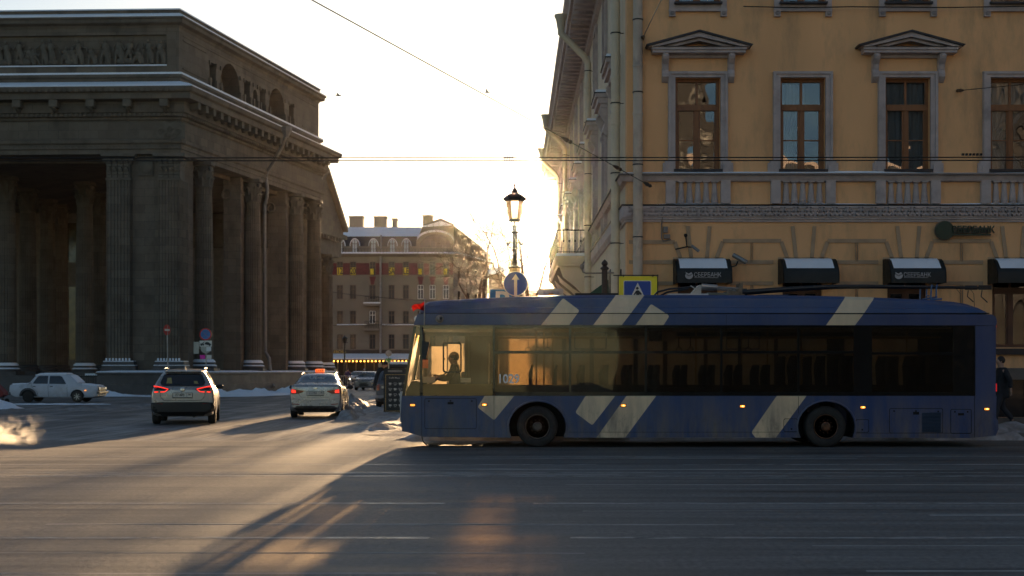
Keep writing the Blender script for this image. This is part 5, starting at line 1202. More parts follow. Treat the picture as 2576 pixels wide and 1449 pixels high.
# ---------------------------------------------------------------- far low houses seen through the branches
def low_house(u0, u1, D, y0, label, wallm, ry=14, chim=()):
    h = empty('distant_house', (PX((u0 + u1) / 2, D), D, 0), label, 'house')
    a, b, z = PX(u0, D), PX(u1, D), PZ(y0, D); m = MB()
    m.prism(rect(a, b, 0, z), XZ(D), 0, .5, [rect(a + 1.2 + k * 3, a + 2.4 + k * 3, q, q + 1.9) for k in range(int((b - a) / 3)) for q in [2.5 + 3.6 * j for j in range(int((z - 3) / 3.6))]]); m.box(a, b, D + 2, D + 12, 0, z); m.build('wall', wallm, h)
    m = MB(); rz = PZ(y0 - ry, D) ; m.prism([(-.5, z), (6, rz), (12.5, z)], (lambda p, q, d: (d, D + p, q)), a - .4, b + .4); r_ = m.build('roof', snow, h)
    for c in chim: m = MB(); m.box(PX(c, D), PX(c + 7, D), D + 3, D + 5, z, PZ(y0 - ry - 10, D)); m.build('chimney', wallm, r_)
    return h
low_house(1229, 1262, 225, 690, 'narrow pale house with snowy roof just past the tan block', aw_, 26, (1237,))
low_house(1262, 1330, 260, 716, 'low snow-roofed house seen under the lamp', M('grey_stucco', (.30, .27, .24), .9), 14, (1300,))
low_house(1330, 1400, 285, 735, 'lowest far house between the tree trunks and the corner building', pale, 10, ())
# ---------------------------------------------------------------- CARS
def lerpc(pts, x):
    if x <= pts[0][0]: return pts[0][1]
    for i in range(len(pts) - 1):
        a, b = pts[i], pts[i + 1]
        if x <= b[0]:
            t = (x - a[0]) / (b[0] - a[0]); p0 = pts[i - 1] if i else a; p3 = pts[i + 2] if i + 2 < len(pts) else b
            m1 = (b[1] - p0[1]) / max(1e-6, b[0] - p0[0]) * (b[0] - a[0]); m2 = (p3[1] - a[1]) / max(1e-6, p3[0] - a[0]) * (b[0] - a[0])
            m1 = max(-abs(b[1] - a[1]) * 2, min(abs(b[1] - a[1]) * 2, m1)); m2 = max(-abs(b[1] - a[1]) * 2, min(abs(b[1] - a[1]) * 2, m2))
            return (2 * t**3 - 3 * t**2 + 1) * a[1] + (t**3 - 2 * t**2 + t) * m1 + (-2 * t**3 + 3 * t**2) * b[1] + (t**3 - t**2) * m2
    return pts[-1][1]
class Car:
    """local frame: +x forwards, +y to the car's left, z up"""
    def __init__(s, name, label, paint, L, zt, belt, w, wr, zb, cat='car', group=None):
        s.root = empty(name, (0, 0, 0), label, cat, group); s.L = L
        xs = sorted(set([-L / 2 + L * i / 44 for i in range(45)] + [-L / 2 + .03, -L / 2 + .07, L / 2 - .03, L / 2 - .07])); vs = []; fs = []; K = None
        for x in xs:
            T, B, W, Wr, Z = lerpc(zt, x), lerpc(belt, x), lerpc(w, x), lerpc(wr, x), lerpc(zb, x)
            B = min(B, T - .015); h = B - Z; g = T - B
            half = [(0, Z), (W * .80, Z), (W * .93, Z + .05 * h), (W * .975, Z + .22 * h), (W, Z + .5 * h), (W * .995, Z + .72 * h), (W * .975, Z + .9 * h), (W * .94, B),
                    (W * .94 + (Wr - W * .94) * .45, B + g * .45), (Wr + .02, B + g * .80), (Wr * .93, B + g * .93), (Wr * .75, B + g * .985), (Wr * .4, T), (0, T + .004)]
            ring = half + [(-y, z) for y, z in reversed(half[1:-1])]; K = len(ring); vs += [(x, y, z) for y, z in ring]
        n = len(xs)
        for i in range(n - 1):
            for k in range(K): fs.append((i * K + k, (i + 1) * K + k, (i + 1) * K + (k + 1) % K, i * K + (k + 1) % K))
        for i0, rev in ((0, False), (n - 1, True)):
            c = len(vs); zc = sum(vs[i0 * K + k][2] for k in range(K)) / K; vs.append((vs[i0 * K][0] + (-.02 if not rev else .02), 0, zc))
            for k in range(K): fs.append((c, i0 * K + k, i0 * K + (k + 1) % K) if not rev else (c, i0 * K + (k + 1) % K, i0 * K + k))
        m = MB(); m.add(vs, fs); s.body = m.build('body', paint, s.root, angle=32)
        s.bvh = BVHTree.FromPolygons([Vector(v) for v in vs], fs)
    def hit(s, a, b, side):
        o, d = {'rear': (Vector((-9, a, b)), Vector((1, 0, 0))), 'front': (Vector((9, a, b)), Vector((-1, 0, 0))), 'right': (Vector((a, -9, b)), Vector((0, 1, 0))), 'left': (Vector((a, 9, b)), Vector((0, -1, 0))), 'top': (Vector((a, b, 9)), Vector((0, 0, -1)))}[side]
        p, nn, i, _ = s.bvh.ray_cast(o, d)
        if p is None: p, nn, i, _ = s.bvh.find_nearest(o + d * (9 - s.L / 2)); 
        if nn.dot(d) > 0: nn = -nn
        return p, nn, d
    def patch(s, name, poly, side, mat, off=.008, res=.07, parent=None, th=.012):
        """a panel, lamp or pane laid over the body along its curves, with its own thickness"""
        pts = []; n = len(poly)
        for i in range(n):
            a, b = Vector(poly[i]), Vector(poly[(i + 1) % n]); k = max(1, int((b - a).length / res)); pts += [a.lerp(b, j / k) for j in range(k)]
        ne = len(pts); ed = [(i, (i + 1) % ne) for i in range(ne)]
        x0, x1 = min(p[0] for p in poly), max(p[0] for p in poly); y0, y1 = min(p[1] for p in poly), max(p[1] for p in poly)
        i = x0 + res
        while i < x1:
            j = y0 + res
            while j < y1: pts.append(Vector((i, j))); j += res
            i += res
        v, e, f, *_ = delaunay_2d_cdt(pts, ed, [], 1, 1e-5); top = []; bot = []
        for p in v:
            q, nn, d = s.hit(p.x, p.y, side); top.append(q + nn * off - d * off * .5); bot.append(q + d * th)
        N_ = len(v); vs = top + bot; fs = [tuple(t) for t in f] + [tuple(N_ + k for k in reversed(t)) for t in f]; cnt = {}
        for t in f:
            for a, b in zip(t, t[1:] + t[:1]): cnt[(a, b)] = 1
        for (a, b) in cnt:
            if (b, a) not in cnt: fs.append((a, b, N_ + b, N_ + a))
        m = MB(); m.add(vs, fs); return m.build(name, mat, parent or s.root)
    def strip(s, name, pts, side, mat, w=.012, off=.004, parent=None):
        m = MB(); P = []
        for a, b in zip(pts, pts[1:]):
            k = max(2, int(math.hypot(b[0] - a[0], b[1] - a[1]) / .06))
            for j in range(k): t = j / k; q, nn, d = s.hit(a[0] + (b[0] - a[0]) * t, a[1] + (b[1] - a[1]) * t, side); P.append(q + nn * off)
        q, nn, d = s.hit(pts[-1][0], pts[-1][1], side); P.append(q + nn * off); m.tube(P, w / 2, 5); return m.build(name, mat, parent or s.root)
    def wheel(s, x, y, r, wd=.20, rim=None, spokes=5):
        sg = 1 if y > 0 else -1; c = (x, y - sg * wd / 2, r)
        m = MB(); m.lathe([(r * .62, -wd / 2), (r * .9, -wd / 2), (r * .98, -wd * .4), (r, -wd * .3), (r, wd * .3), (r * .98, wd * .4), (r * .9, wd / 2), (r * .62, wd / 2)], c, 28, 'Y')
        w = m.build('wheel', rubber, s.root, smooth=True); m = MB(); o = sg * wd / 2
        m.lathe([(r * .64, o * .98), (r * .60, o * .98), (r * .56, o * .5), (r * .2, o * .55), (r * .18, o * .8), (0, o * .8)] if not spokes else [(r * .64, o * .98), (r * .60, o * .98), (r * .58, o * .3), (0, o * .3)], c, 24, 'Y')
        for k in range(spokes): a = k * 2 * pi / spokes; m.bar((c[0], c[1] + o * .8, c[2]), (c[0] + cos(a) * r * .6, c[1] + o * .85, c[2] + sin(a) * r * .6), r * .13, .03)
        m.build('rim', rim or M('alloy', (.35, .34, .33), .35, .7), w, angle=40); return w
    def arch(s, x, r, side, ry=None):
        z = ry or r; return s.patch('wheel_arch_shade', [p for p in arc(x, z, r * 1.16, r * 1.16, -25, 205, 16)], side, gap, .006, .1)  # black patch on the body stands in for the shaded wheel recess
    def mirror(s, x, y, z):
        m = MB(); sg = 1 if y > 0 else -1; m.ball((x, y, z), (.07, .115, .075), 10, 7); m.bar((x, y, z - .03), (x - .02, y - sg * .14, z - .06), .04); return m.build('wing_mirror', blk, s.root, smooth=True)
    def place(s, x, y, rz, z=0): s.root.location = (x, y, z); s.root.rotation_euler = (0, 0, rz)
cglass = M('car_glass', (.012, .013, .014), .04, coat=.6, var=.1); cglass2 = M('pale_rear_window', (.035, .045, .055), .08, coat=.5, var=.25, scale=1)
redl = M('tail_lens', (.22, .008, .006), .15, coat=.5); redg = M('tail_lamp_lit', (.8, .02, .01), .3, emit=(1, .03, .015), estr=.6)
platem = M('number_plate', (.62, .58, .48), .45, var=.08); lett = M('plate_letters', (.02, .02, .02), .5)
def plate(car, y0, y1, z0, z1, side, main, reg):
    x = car.hit((y0 + y1) / 2, (z0 + z1) / 2, side)[0].x; x = min(car.hit(y0, z0, side)[0].x, car.hit(y1, z1, side)[0].x, x) - .02 if side == 'rear' else max(car.hit(y0, z0, side)[0].x, car.hit(y1, z1, side)[0].x, x) + .02
    m = MB(); m.box(x - .012, x + .03, y0 - .012, y1 + .012, z0 - .025, z1 + .012); p = m.build('plate_frame', blk, car.root); m = MB(); sg = -1 if side == 'rear' else 1
    m.box(x + sg * .013, x + sg * .017, y0, y1, z0, z1); m.build('number_plate', platem, p); w = y1 - y0; h = z1 - z0
    # seen from behind the car, +y (the car's left) is on the viewer's left
    fn = lambda a, b, d: (x + sg * .0175 + sg * abs(d), -a if side == 'rear' else a, b)
    if main: text('plate_lettering', main, -w * .135, (z0 + z1) / 2, 0, h * .58, lett, p, .002, bold=.02, squeeze=.74, fn=fn); text('plate_lettering', reg, w * .36, (z0 + z1) / 2 + h * .08, 0, h * .42, lett, p, .002, bold=.02, squeeze=.72, fn=fn)
    m = MB(); m.box(x + sg * .0172, x + sg * .0195, -w * .225 - .004, -w * .225 + .004, z0, z1); m.build('plate_divider', lett, p)
silver = M('dusty_silver_paint', (.36, .345, .325), .32, .45, var=.08, coat=.5, stain=(.24, .21, .18), stainamt=.3, sscale=.8)
# silver crossover
c = Car('crossover', 'silver crossover with its red tail lamps lit, driving away beside the cathedral', silver, 4.38,
        [(-2.19, 1.0), (-2.10, 1.09), (-1.95, 1.30), (-1.78, 1.48), (-1.6, 1.55), (-.6, 1.60), (.2, 1.57), (.6, 1.42), (1.15, 1.08), (1.6, 1.0), (2.1, .88), (2.19, .78)],
        [(-2.19, .98), (-1.9, 1.06), (-.5, 1.02), (1.0, .98), (2.1, .84), (2.19, .76)], [(-2.19, .84), (-2.05, .88), (-1.5, .905), (1.4, .90), (2.0, .84), (2.19, .68)],
        [(-2.19, .74), (-2.0, .70), (-1.8, .63), (-1.5, .59), (0, .60), (.5, .58), (1.2, .72), (2.19, .6)], [(-2.19, .36), (-1.9, .24), (1.9, .22), (2.19, .3)], 'car')
suv = c
gl = c.patch('rear_window', [(-.60, 1.13), (-.52, 1.10), (.52, 1.10), (.60, 1.13), (.63, 1.20), (.54, 1.42), (.42, 1.455), (-.42, 1.455), (-.54, 1.42), (-.63, 1.20)], 'rear', cglass, .01)
c.patch('seen_through_pane', [(.30, 1.17), (.46, 1.17), (.44, 1.33), (.33, 1.34)], 'rear', M('amber_glimpse', (.30, .25, .10), .3), .014, parent=gl); c.patch('seen_through_pane', [(-.44, 1.16), (-.32, 1.16), (-.30, 1.24), (-.40, 1.24)], 'rear', MATS['amber_glimpse'], .014, parent=gl)
c.strip('wiper', [(0, 1.13), (.22, 1.16)], 'rear', blk, .02, .02, gl)
sp_ = MB(); sp_.box(-1.86, -1.60, -.52, .52, 1.50, 1.545, .02); sp_.build('spoiler', silver, c.root)
m = MB(); m.prism([(-1.2, 1.58), (-1.0, 1.58), (-1.12, 1.68)], (lambda a, b, d: (a, d, b)), -.02, .02); m.build('aerial_fin', silver, c.root)
for s_ in (-1, 1):
    L_ = c.patch('tail_lamp', [(s_ * .80, 1.10), (s_ * .62, 1.075), (s_ * .36, 1.01), (s_ * .37, .985), (s_ * .50, .925), (s_ * .80, .915)], 'rear', M('smoked_lens', (.03, .01, .01), .12, coat=.6), .014)
    c.strip('light_guide', [(s_ * .79, 1.085), (s_ * .62, 1.055), (s_ * .40, 1.0), (s_ * .50, .94), (s_ * .62, .935)], 'rear', redg, .022, .026, L_); c.strip('light_guide', [(s_ * .79, .935), (s_ * .68, .935)], 'rear', redg, .03, .026, L_); c.strip('light_guide', [(s_ * .79, 1.085), (s_ * .70, 1.07)], 'rear', redg, .028, .028, L_)
    c.patch('reflector', [(s_ * .55, .585), (s_ * .72, .60), (s_ * .72, .62), (s_ * .55, .605)], 'rear', redl, .03)
    c.mirror(.35, s_ * .95, 1.06)
    c.wheel(-1.33, s_ * .90, .34, .22); c.wheel(1.33, s_ * .90, .34, .22); c.arch(-1.33, .34, 'right' if s_ < 0 else 'left'); c.arch(1.33, .34, 'right' if s_ < 0 else 'left')
    m = MB(); m.tube([(-1.5, s_ * .56, 1.56), (-1.45, s_ * .56, 1.61), (.3, s_ * .56, 1.62), (.4, s_ * .56, 1.55)], .018, 6); m.build('roof_rail', chrome, c.root)
    c.patch('side_window', [(-1.55, 1.12), (.75, 1.07), (.42, 1.36), (.0, 1.50), (-1.0, 1.51), (-1.45, 1.40)], 'right' if s_ < 0 else 'left', cglass, .008, .12)
c.patch('lower_bumper', [(-.85, .63), (-.60, .65), (.60, .65), (.85, .63), (.86, .40), (.55, .30), (-.55, .30), (-.86, .40)], 'rear', blk, .03)
m = MB(); m.box(-2.05, -1.8, -.62, .62, .23, .38, .05); m.box(-2.1, -1.9, -.2, .2, .30, .44, .03); m.tube([(-2.0, -.3, .26), (-1.2, -.3, .24)], .06, 8); m.build('underside', blk, c.root)
c.strip('tailgate_gap', [(-.63, 1.08), (-.62, .80), (-.52, .70), (0, .685), (.52, .70), (.62, .80), (.63, 1.08)], 'rear', gap, .012)
plate(c, -.265, .265, .785, .905, 'rear', 'К714РВ', '799')
m = MB(); x = c.hit(0, 1.0, 'rear')[0].x; m.lathe([(.058, -.02), (.062, -.025), (.045, -.03), (.042, -.02)], (x, 0, 1.0), 18, 'X'); m.box(x - .034, x - .02, -.062, .062, .99, 1.01); m.build('badge', chrome, c.root)
m = MB(); x = c.hit(.5, .80, 'rear')[0].x; m.box(x - .016, x, .46, .62, .785, .795); m.build('model_script', chrome, c.root)
c.place(PX(471, 42.8), 42.8, pi / 2 + R(9.5))
# silver saloon taxi
c = Car('taxi', 'silver saloon taxi with an orange roof lamp and lettered rear window', M('silver_paint', (.42, .40, .39), .28, .5, var=.06, coat=.5), 4.4,
        [(-2.2, 1.02), (-2.12, 1.10), (-1.75, 1.13), (-1.55, 1.17), (-1.0, 1.40), (-.6, 1.465), (.1, 1.47), (.5, 1.38), (1.15, 1.03), (2.0, .86), (2.2, .72)],
        [(-2.2, 1.0), (-2.0, 1.06), (-1.0, .99), (1.0, .93), (2.0, .80), (2.2, .70)], [(-2.2, .78), (-2.1, .82), (-1.6, .86), (1.4, .86), (2.0, .80), (2.2, .64)],
        [(-2.2, .70), (-1.7, .68), (-1.0, .57), (-.5, .54), (.1, .55), (.5, .57), (1.1, .70), (2.2, .58)], [(-2.2, .34), (-1.9, .20), (1.9, .18), (2.2, .26)])
gl = c.patch('rear_window', [(-.64, 1.165), (.64, 1.165), (.50, 1.41), (-.50, 1.41)], 'rear', cglass2, .01, .05)
text('window_lettering', 'Uber', 0, 1.305, 0, .10, wht, gl, .003, bold=.03, squeeze=1.9, fn=lambda a, b, d: c.hit(-a, b, 'rear')[0] + Vector((-.022, 0, .008)))
for s_ in (-1, 1):
    L_ = c.patch('tail_lamp', [(s_ * .79, .955), (s_ * .60, .93), (s_ * .36, .89), (s_ * .38, .865), (s_ * .52, .80), (s_ * .79, .79)], 'rear', redl, .014)
    c.patch('lit_bulb', [(s_ * .76, .93), (s_ * .64, .915), (s_ * .63, .83), (s_ * .76, .83)], 'rear', redg, .022, parent=L_)
    c.patch('reflector', [(s_ * .50, .44), (s_ * .74, .455), (s_ * .74, .485), (s_ * .52, .465)], 'rear', redl, .02); c.mirror(.45, s_ * .98, .98)
    for x in (-1.3, 1.3): c.wheel(x, s_ * .86, .31, .20); c.arch(x, .31, 'right' if s_ < 0 else 'left')
    sd = 'right' if s_ < 0 else 'left'; c.patch('side_window', [(-1.25, 1.05), (.95, .99), (.50, 1.28), (.15, 1.38), (-.6, 1.38), (-1.0, 1.27)], sd, cglass, .008, .12)
    c.strip('door_gap', [(.85, .95), (.85, .35)], sd, gap); c.strip('door_gap', [(-.2, 1.0), (-.2, .28)], sd, gap); c.strip('door_gap', [(-1.0, 1.0), (-.85, .5)], sd, gap); c.strip('chrome_line', [(-1.25, 1.04), (.95, .98)], sd, chrome, .012)
    for x in (.0, -.95): c.patch('door_handle', rect(x - .16, x, .87, .90), sd, chrome, .03)
    m = MB(); m.tube([(-1.0, s_ * .55, 1.41), (-.2, s_ * .55, 1.48), (.2, s_ * .55, 1.47)], .014, 6); m.build('roof_trim', chrome, c.root)
c.patch('diffuser', [(-.60, .40), (.60, .40), (.70, .35), (.62, .26), (-.62, .26), (-.70, .35)], 'rear', blk, .012)
m = MB(); m.box(-2.05, -1.8, -.6, .6, .19, .3, .04); m.build('underside', blk, c.root)
c.strip('boot_gap', [(-.60, 1.06), (-.56, .80), (-.44, .685), (0, .67), (.44, .685), (.56, .80), (.60, 1.06)], 'rear', gap, .010)
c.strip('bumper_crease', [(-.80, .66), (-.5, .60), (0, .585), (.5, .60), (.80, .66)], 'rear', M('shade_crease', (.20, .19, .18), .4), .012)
plate(c, -.265, .265, .755, .875, 'rear', 'Х117ВА', '178')
x = c.hit(0, 1.0, 'rear')[0].x; m = MB(); m.lathe([(.05, -.02), (.055, -.026), (.04, -.03)], (x, 0, .98), 18, 'X', sx=1.35, sy=.8); m.bar((x - .026, .035, .955), (x - .026, -.035, 1.005), .012); m.build('badge', chrome, c.root)
m = MB(); m.box(-.32, -.10, -.15, .15, 1.485, 1.60, .035); tl_ = m.build('taxi_lamp', M('amber_taxi_lamp', (.65, .10, .02), .3, emit=(1, .12, .02), estr=.5), c.root); m = MB(); m.box(-.33, -.09, -.17, .17, 1.465, 1.49); m.build('lamp_base', blk, tl_)
m = MB()
for k in (-.09, -.03, .03, .09): m.box(-.325, -.319, k - .014, k + .014, 1.515, 1.57)
m.build('lamp_checks', blk, tl_)
m = MB(); m.tube([(-1.3, 0, 1.24), (-1.6, 0, 1.42)], .008, 5); m.build('aerial', blk, c.root)
c.place(PX(806, 48.2), 48.2, pi / 2 + R(3.5)); taxi = c
# old white saloon under snow
oldw = M('old_white_paint', (.50, .51, .55), .45, var=.08, stain=(.25, .22, .19), stainamt=.5, sscale=1.4)
c = Car('old_saloon', 'old boxy white saloon dusted with snow, parked side-on before the colonnade', oldw, 4.3,
        [(-2.15, .80), (-2.10, .87), (-1.35, .90), (-1.22, .95), (-.90, 1.33), (-.75, 1.375), (.55, 1.385), (.72, 1.35), (1.17, .92), (1.3, .88), (2.08, .77), (2.15, .70)],
        [(-2.15, .78), (-1.3, .84), (1.1, .84), (2.08, .74), (2.15, .68)], [(-2.15, .74), (-2.0, .79), (1.9, .79), (2.15, .76)], [(-2.15, .70), (-1.3, .70), (-.8, .58), (.6, .58), (1.15, .68), (2.15, .70)], [(-2.15, .38), (-1.8, .24), (1.85, .22), (2.15, .30)])
for sd in ('right', 'left'):
    c.patch('side_window', [(-1.02, .91), (-.30, .90), (-.30, 1.28), (-.72, 1.28), (-.82, 1.24)], sd, cglass, .01, .1); c.patch('side_window', [(-.22, .90), (.62, .89), (.38, 1.24), (.28, 1.28), (-.22, 1.28)], sd, cglass, .01, .1)
    c.strip('door_gap', [(-.26, .88), (-.24, .28)], sd, gap); c.strip('door_gap', [(.66, .86), (.68, .28)], sd, gap); c.strip('door_gap', [(-1.08, .88), (-1.06, .75), (-.78, .5), (-.76, .28)], sd, gap)
    c.patch('door_handle', rect(-1.0, -.86, .755, .785), sd, blk, .02); c.patch('door_handle', rect(-.17, -.03, .755, .785), sd, blk, .02); c.strip('filler_flap', [(-1.62, .79), (-1.50, .79), (-1.50, .70), (-1.62, .70), (-1.62, .79)], sd, gap, .008); c.patch('side_repeater', rect(1.52, 1.60, .56, .60), sd, orange_l, .02)
    c.patch('wing_arch_flare', [p for p in arc(-1.23, .30, .42, .40, 0, 180, 14)] + [p for p in arc(-1.23, .30, .34, .31, 180, 0, 14)], sd, M('grey_primer', (.06, .06, .065), .7), .03, .08)
    c.patch('pillar_vent', rect(-1.28, -1.08, .92, .945), sd, blk, .02)
    yy = -1 if sd == 'right' else 1
    c.arch(-1.23, .29, sd); c.arch(1.16, .29, sd); c.wheel(-1.23, yy * .81, .28, .18, M('plain_steel_rim', (.24, .22, .17), .55, .3), 0); c.wheel(1.16, yy * .81, .28, .18, None, 7)
m = MB(); m.box(2.10, 2.25, -.80, .80, .42, .53, .03); m.box(-2.25, -2.10, -.78, .78, .36, .50, .03); m.build('bumper', M('bumper_chrome_black', (.10, .10, .10), .3, .6), c.root)
c.patch('front_grille', rect(-.68, .68, .56, .72), 'front', blk, .02)
for s_ in (-1, 1): c.patch('headlight', rect(*sorted((s_ * .38, s_ * .64)), .575, .705), 'front', M('headlight_glass', (.4, .4, .38), .1), .03)
m = MB(); m.bar((1.14, .35, .93), (1.38, -.1, .95), .015); m.build('wiper', blk, c.root)
c.patch('roof_snow', [(-.85, -.52), (.55, -.52), (.55, .52), (-.85, .52)], 'top', snow, .035, .15); c.patch('bonnet_snow', [(1.35, -.62), (2.05, -.60), (2.05, .60), (1.35, .62)], 'top', snow, .03, .15); c.patch('boot_snow', [(-2.05, -.62), (-1.4, -.60), (-1.4, .60), (-2.05, .62)], 'top', snow, .03, .15); c.patch('windscreen_snow', [(.78, -.52), (1.12, -.60), (1.12, .60), (.78, .52)], 'top', snow, .02, .12)
c.place(PX(147, 70), 70, 0)
# parked people carrier, rear towards us
c = Car('people_carrier', 'grey people carrier with a snowy roof box, parked behind the menu board', M('grey_paint', (.10, .105, .12), .4, .3, var=.1, stain=(.2, .18, .16), stainamt=.5), 4.6,
        [(-2.3, 1.0), (-2.2, 1.10), (-2.0, 1.45), (-1.85, 1.55), (-.5, 1.60), (.3, 1.55), (1.2, 1.08), (2.1, .9), (2.3, .75)], [(-2.3, .98), (1.0, .98), (2.3, .72)], [(-2.3, .84), (-2.0, .88), (1.8, .87), (2.3, .7)], [(-2.3, .76), (-2.0, .70), (-1.7, .62), (0, .64), (1.2, .72), (2.3, .6)], [(-2.3, .42), (-2.0, .25), (2.3, .3)])
c.patch('rear_window', [(-.66, 1.12), (.66, 1.12), (.56, 1.46), (-.56, 1.46)], 'rear', cglass2, .01); plate(c, .15, .62, .80, .90, 'rear', 'А557УМ', '178')
for s_ in (-1, 1):
    L_ = c.patch('tail_lamp', rect(*sorted((s_ * .70, s_ * .82)), .72, 1.0), 'rear', redl, .02); c.wheel(-1.5, s_ * .88, .31); c.wheel(1.5, s_ * .88, .31); c.arch(-1.5, .31, 'left' if s_ > 0 else 'right')
    c.patch('side_window', [(-1.9, 1.12), (.9, 1.06), (.4, 1.44), (-1.75, 1.44)], 'left' if s_ > 0 else 'right', cglass, .01, .15)
c.patch('bumper_strip', rect(-.86, .86, .42, .52), 'rear', M('strip_grey', (.25, .25, .26), .5), .04); x = c.hit(0, 1, 'rear')[0].x; m = MB(); m.lathe([(.06, -.03), (.065, -.02)], (x, 0, 1.02), 16, 'X'); m.build('badge', chrome, c.root)
m = MB(); m.box(-1.6, .3, -.75, .35, 1.62, 1.78, .06); rb_ = m.build('roof_box', blk, c.root); m = MB(); m.box(-1.55, .25, -.73, .33, 1.78, 1.90, .055); m.build('roof_snow', snow, rb_)
c.place(PX(984, 58) + .15, 60.3, pi / 2 + R(2), .02)
# two oncoming cars farther down the street
def oncoming(name, label, paint, u, D, lamp, rot):
    c = Car(name, label, paint, 4.3, [(-2.15, 1.0), (-1.8, 1.3), (-1.2, 1.46), (0, 1.49), (.5, 1.42), (1.15, 1.06), (1.3, 1.0), (2.0, .86), (2.15, .74)], [(-2.15, .96), (1.2, .96), (2.0, .80), (2.15, .72)], [(-2.15, .80), (0, .87), (1.8, .85), (2.15, .72)], [(-2.15, .7), (-1, .58), (.4, .58), (1.2, .74), (2.15, .62)], [(-2.15, .34), (-1.8, .22), (1.9, .20), (2.15, .26)], group='oncoming cars')
    c.patch('windscreen', [(-.66, 1.06), (.66, 1.06), (.54, 1.40), (-.54, 1.40)], 'front', M('screen_glass', (.05, .065, .065), .05, coat=.6), .01)
    c.patch('front_grille', [(-.40, .50), (.40, .50), (.34, .34), (-.34, .34)], 'front', blk, .01); c.patch('upper_grille', rect(-.38, .38, .62, .68), 'front', blk, .01); plate(c, -.26, .26, .47, .57, 'front', '', '')
    for s_ in (-1, 1):
        c.patch('headlight', [(s_ * .74, .78), (s_ * .48, .72), (s_ * .50, .62), (s_ * .74, .64)], 'front', lamp, .012); c.wheel(1.3, s_ * .86, .31); c.wheel(-1.3, s_ * .86, .31); c.arch(1.3, .31, 'left' if s_ > 0 else 'right'); c.mirror(.6, s_ * .96, 1.0)
        c.patch('side_window', [(-1.6, 1.05), (.9, 1.02), (.4, 1.36), (-1.3, 1.34)], 'left' if s_ > 0 else 'right', cglass, .01, .15)
    c.place(PX(u, D), D, -pi / 2 + rot)
oncoming('hatchback', 'small white oncoming hatchback with lit headlamps farther down the street', M('white_car', (.55, .55, .53), .3, coat=.5), 902, 148, M('lit_headlamp', (1, 1, .8), .2, emit=(1, 1, .55), estr=6), R(-4))
oncoming('hatchback', 'dark grey oncoming car just behind the person in the fur-trimmed hood', M('dark_car', (.09, .10, .115), .3, .2, coat=.5), 929, 113, M('headlamp_off', (.25, .26, .27), .15), R(-6))
# red pushchair at the left edge
t = empty('pushchair', (PX(2, 66), 66, 0), 'dark red covered pushchair at the kerb behind the old white saloon', 'pushchair')
m = MB(); m.prism([(-.9, .35), (-.9, .98), (-.45, .95), (-.05, .55), (-.02, .42), (-.25, .30)], XZ(66), -.3, .3)
m.v = [(v[0] + PX(17, 66), v[1], v[2]) for v in m.v]; m.build('cover', M('dark_red_cloth', (.20, .035, .03), .85, var=.3, bump=.3), t, angle=30)
m = MB(); x = PX(17, 66); m.tube([(x - .05, 65.75, .40), (x - .12, 65.75, .16)], .02, 5); m.tube([(x - .75, 65.75, .35), (x - .8, 65.75, .16)], .02, 5); m.box(x - .95, x - .2, 65.72, 66.28, .28, .36); m.build('frame', blkm, t)
for xx in (x - .10, x - .80):
    for yy in (65.7, 66.3): m = MB(); m.lathe([(.10, -.02), (.12, 0), (.10, .02)], (xx, yy, .13), 14, 'Y'); m.build('wheel', rubber, t)
# ---------------------------------------------------------------- PEOPLE
def skin(name, pts, edges, rad, mat, parent, sub=2, rootv=0):
    me = bpy.data.meshes.new(name); me.from_pydata([Vector(p) for p in pts], edges, []); o = bpy.data.objects.new('t', me); COL.objects.link(o)
    md = o.modifiers.new('s', 'SKIN'); md.use_smooth_shade = True
    for i, r in enumerate(rad):
        r = r if isinstance(r, tuple) else (r, r); me.skin_vertices[0].data[i].radius = r
    me.skin_vertices[0].data[rootv].use_root = True
    o.modifiers.new('b', 'SUBSURF').levels = sub
    dg = bpy.context.evaluated_depsgraph_get(); nm = bpy.data.meshes.new_from_object(o.evaluated_get(dg)); bpy.data.objects.remove(o)
    nm.name = name; nm.materials.clear(); nm.materials.append(mat)
    for p in nm.polygons: p.use_smooth = True
    ob = bpy.data.objects.new(name, nm); COL.objects.link(ob); ob.parent = parent; return ob
skinm = M('skin', (.42, .24, .16), .55, var=.08)
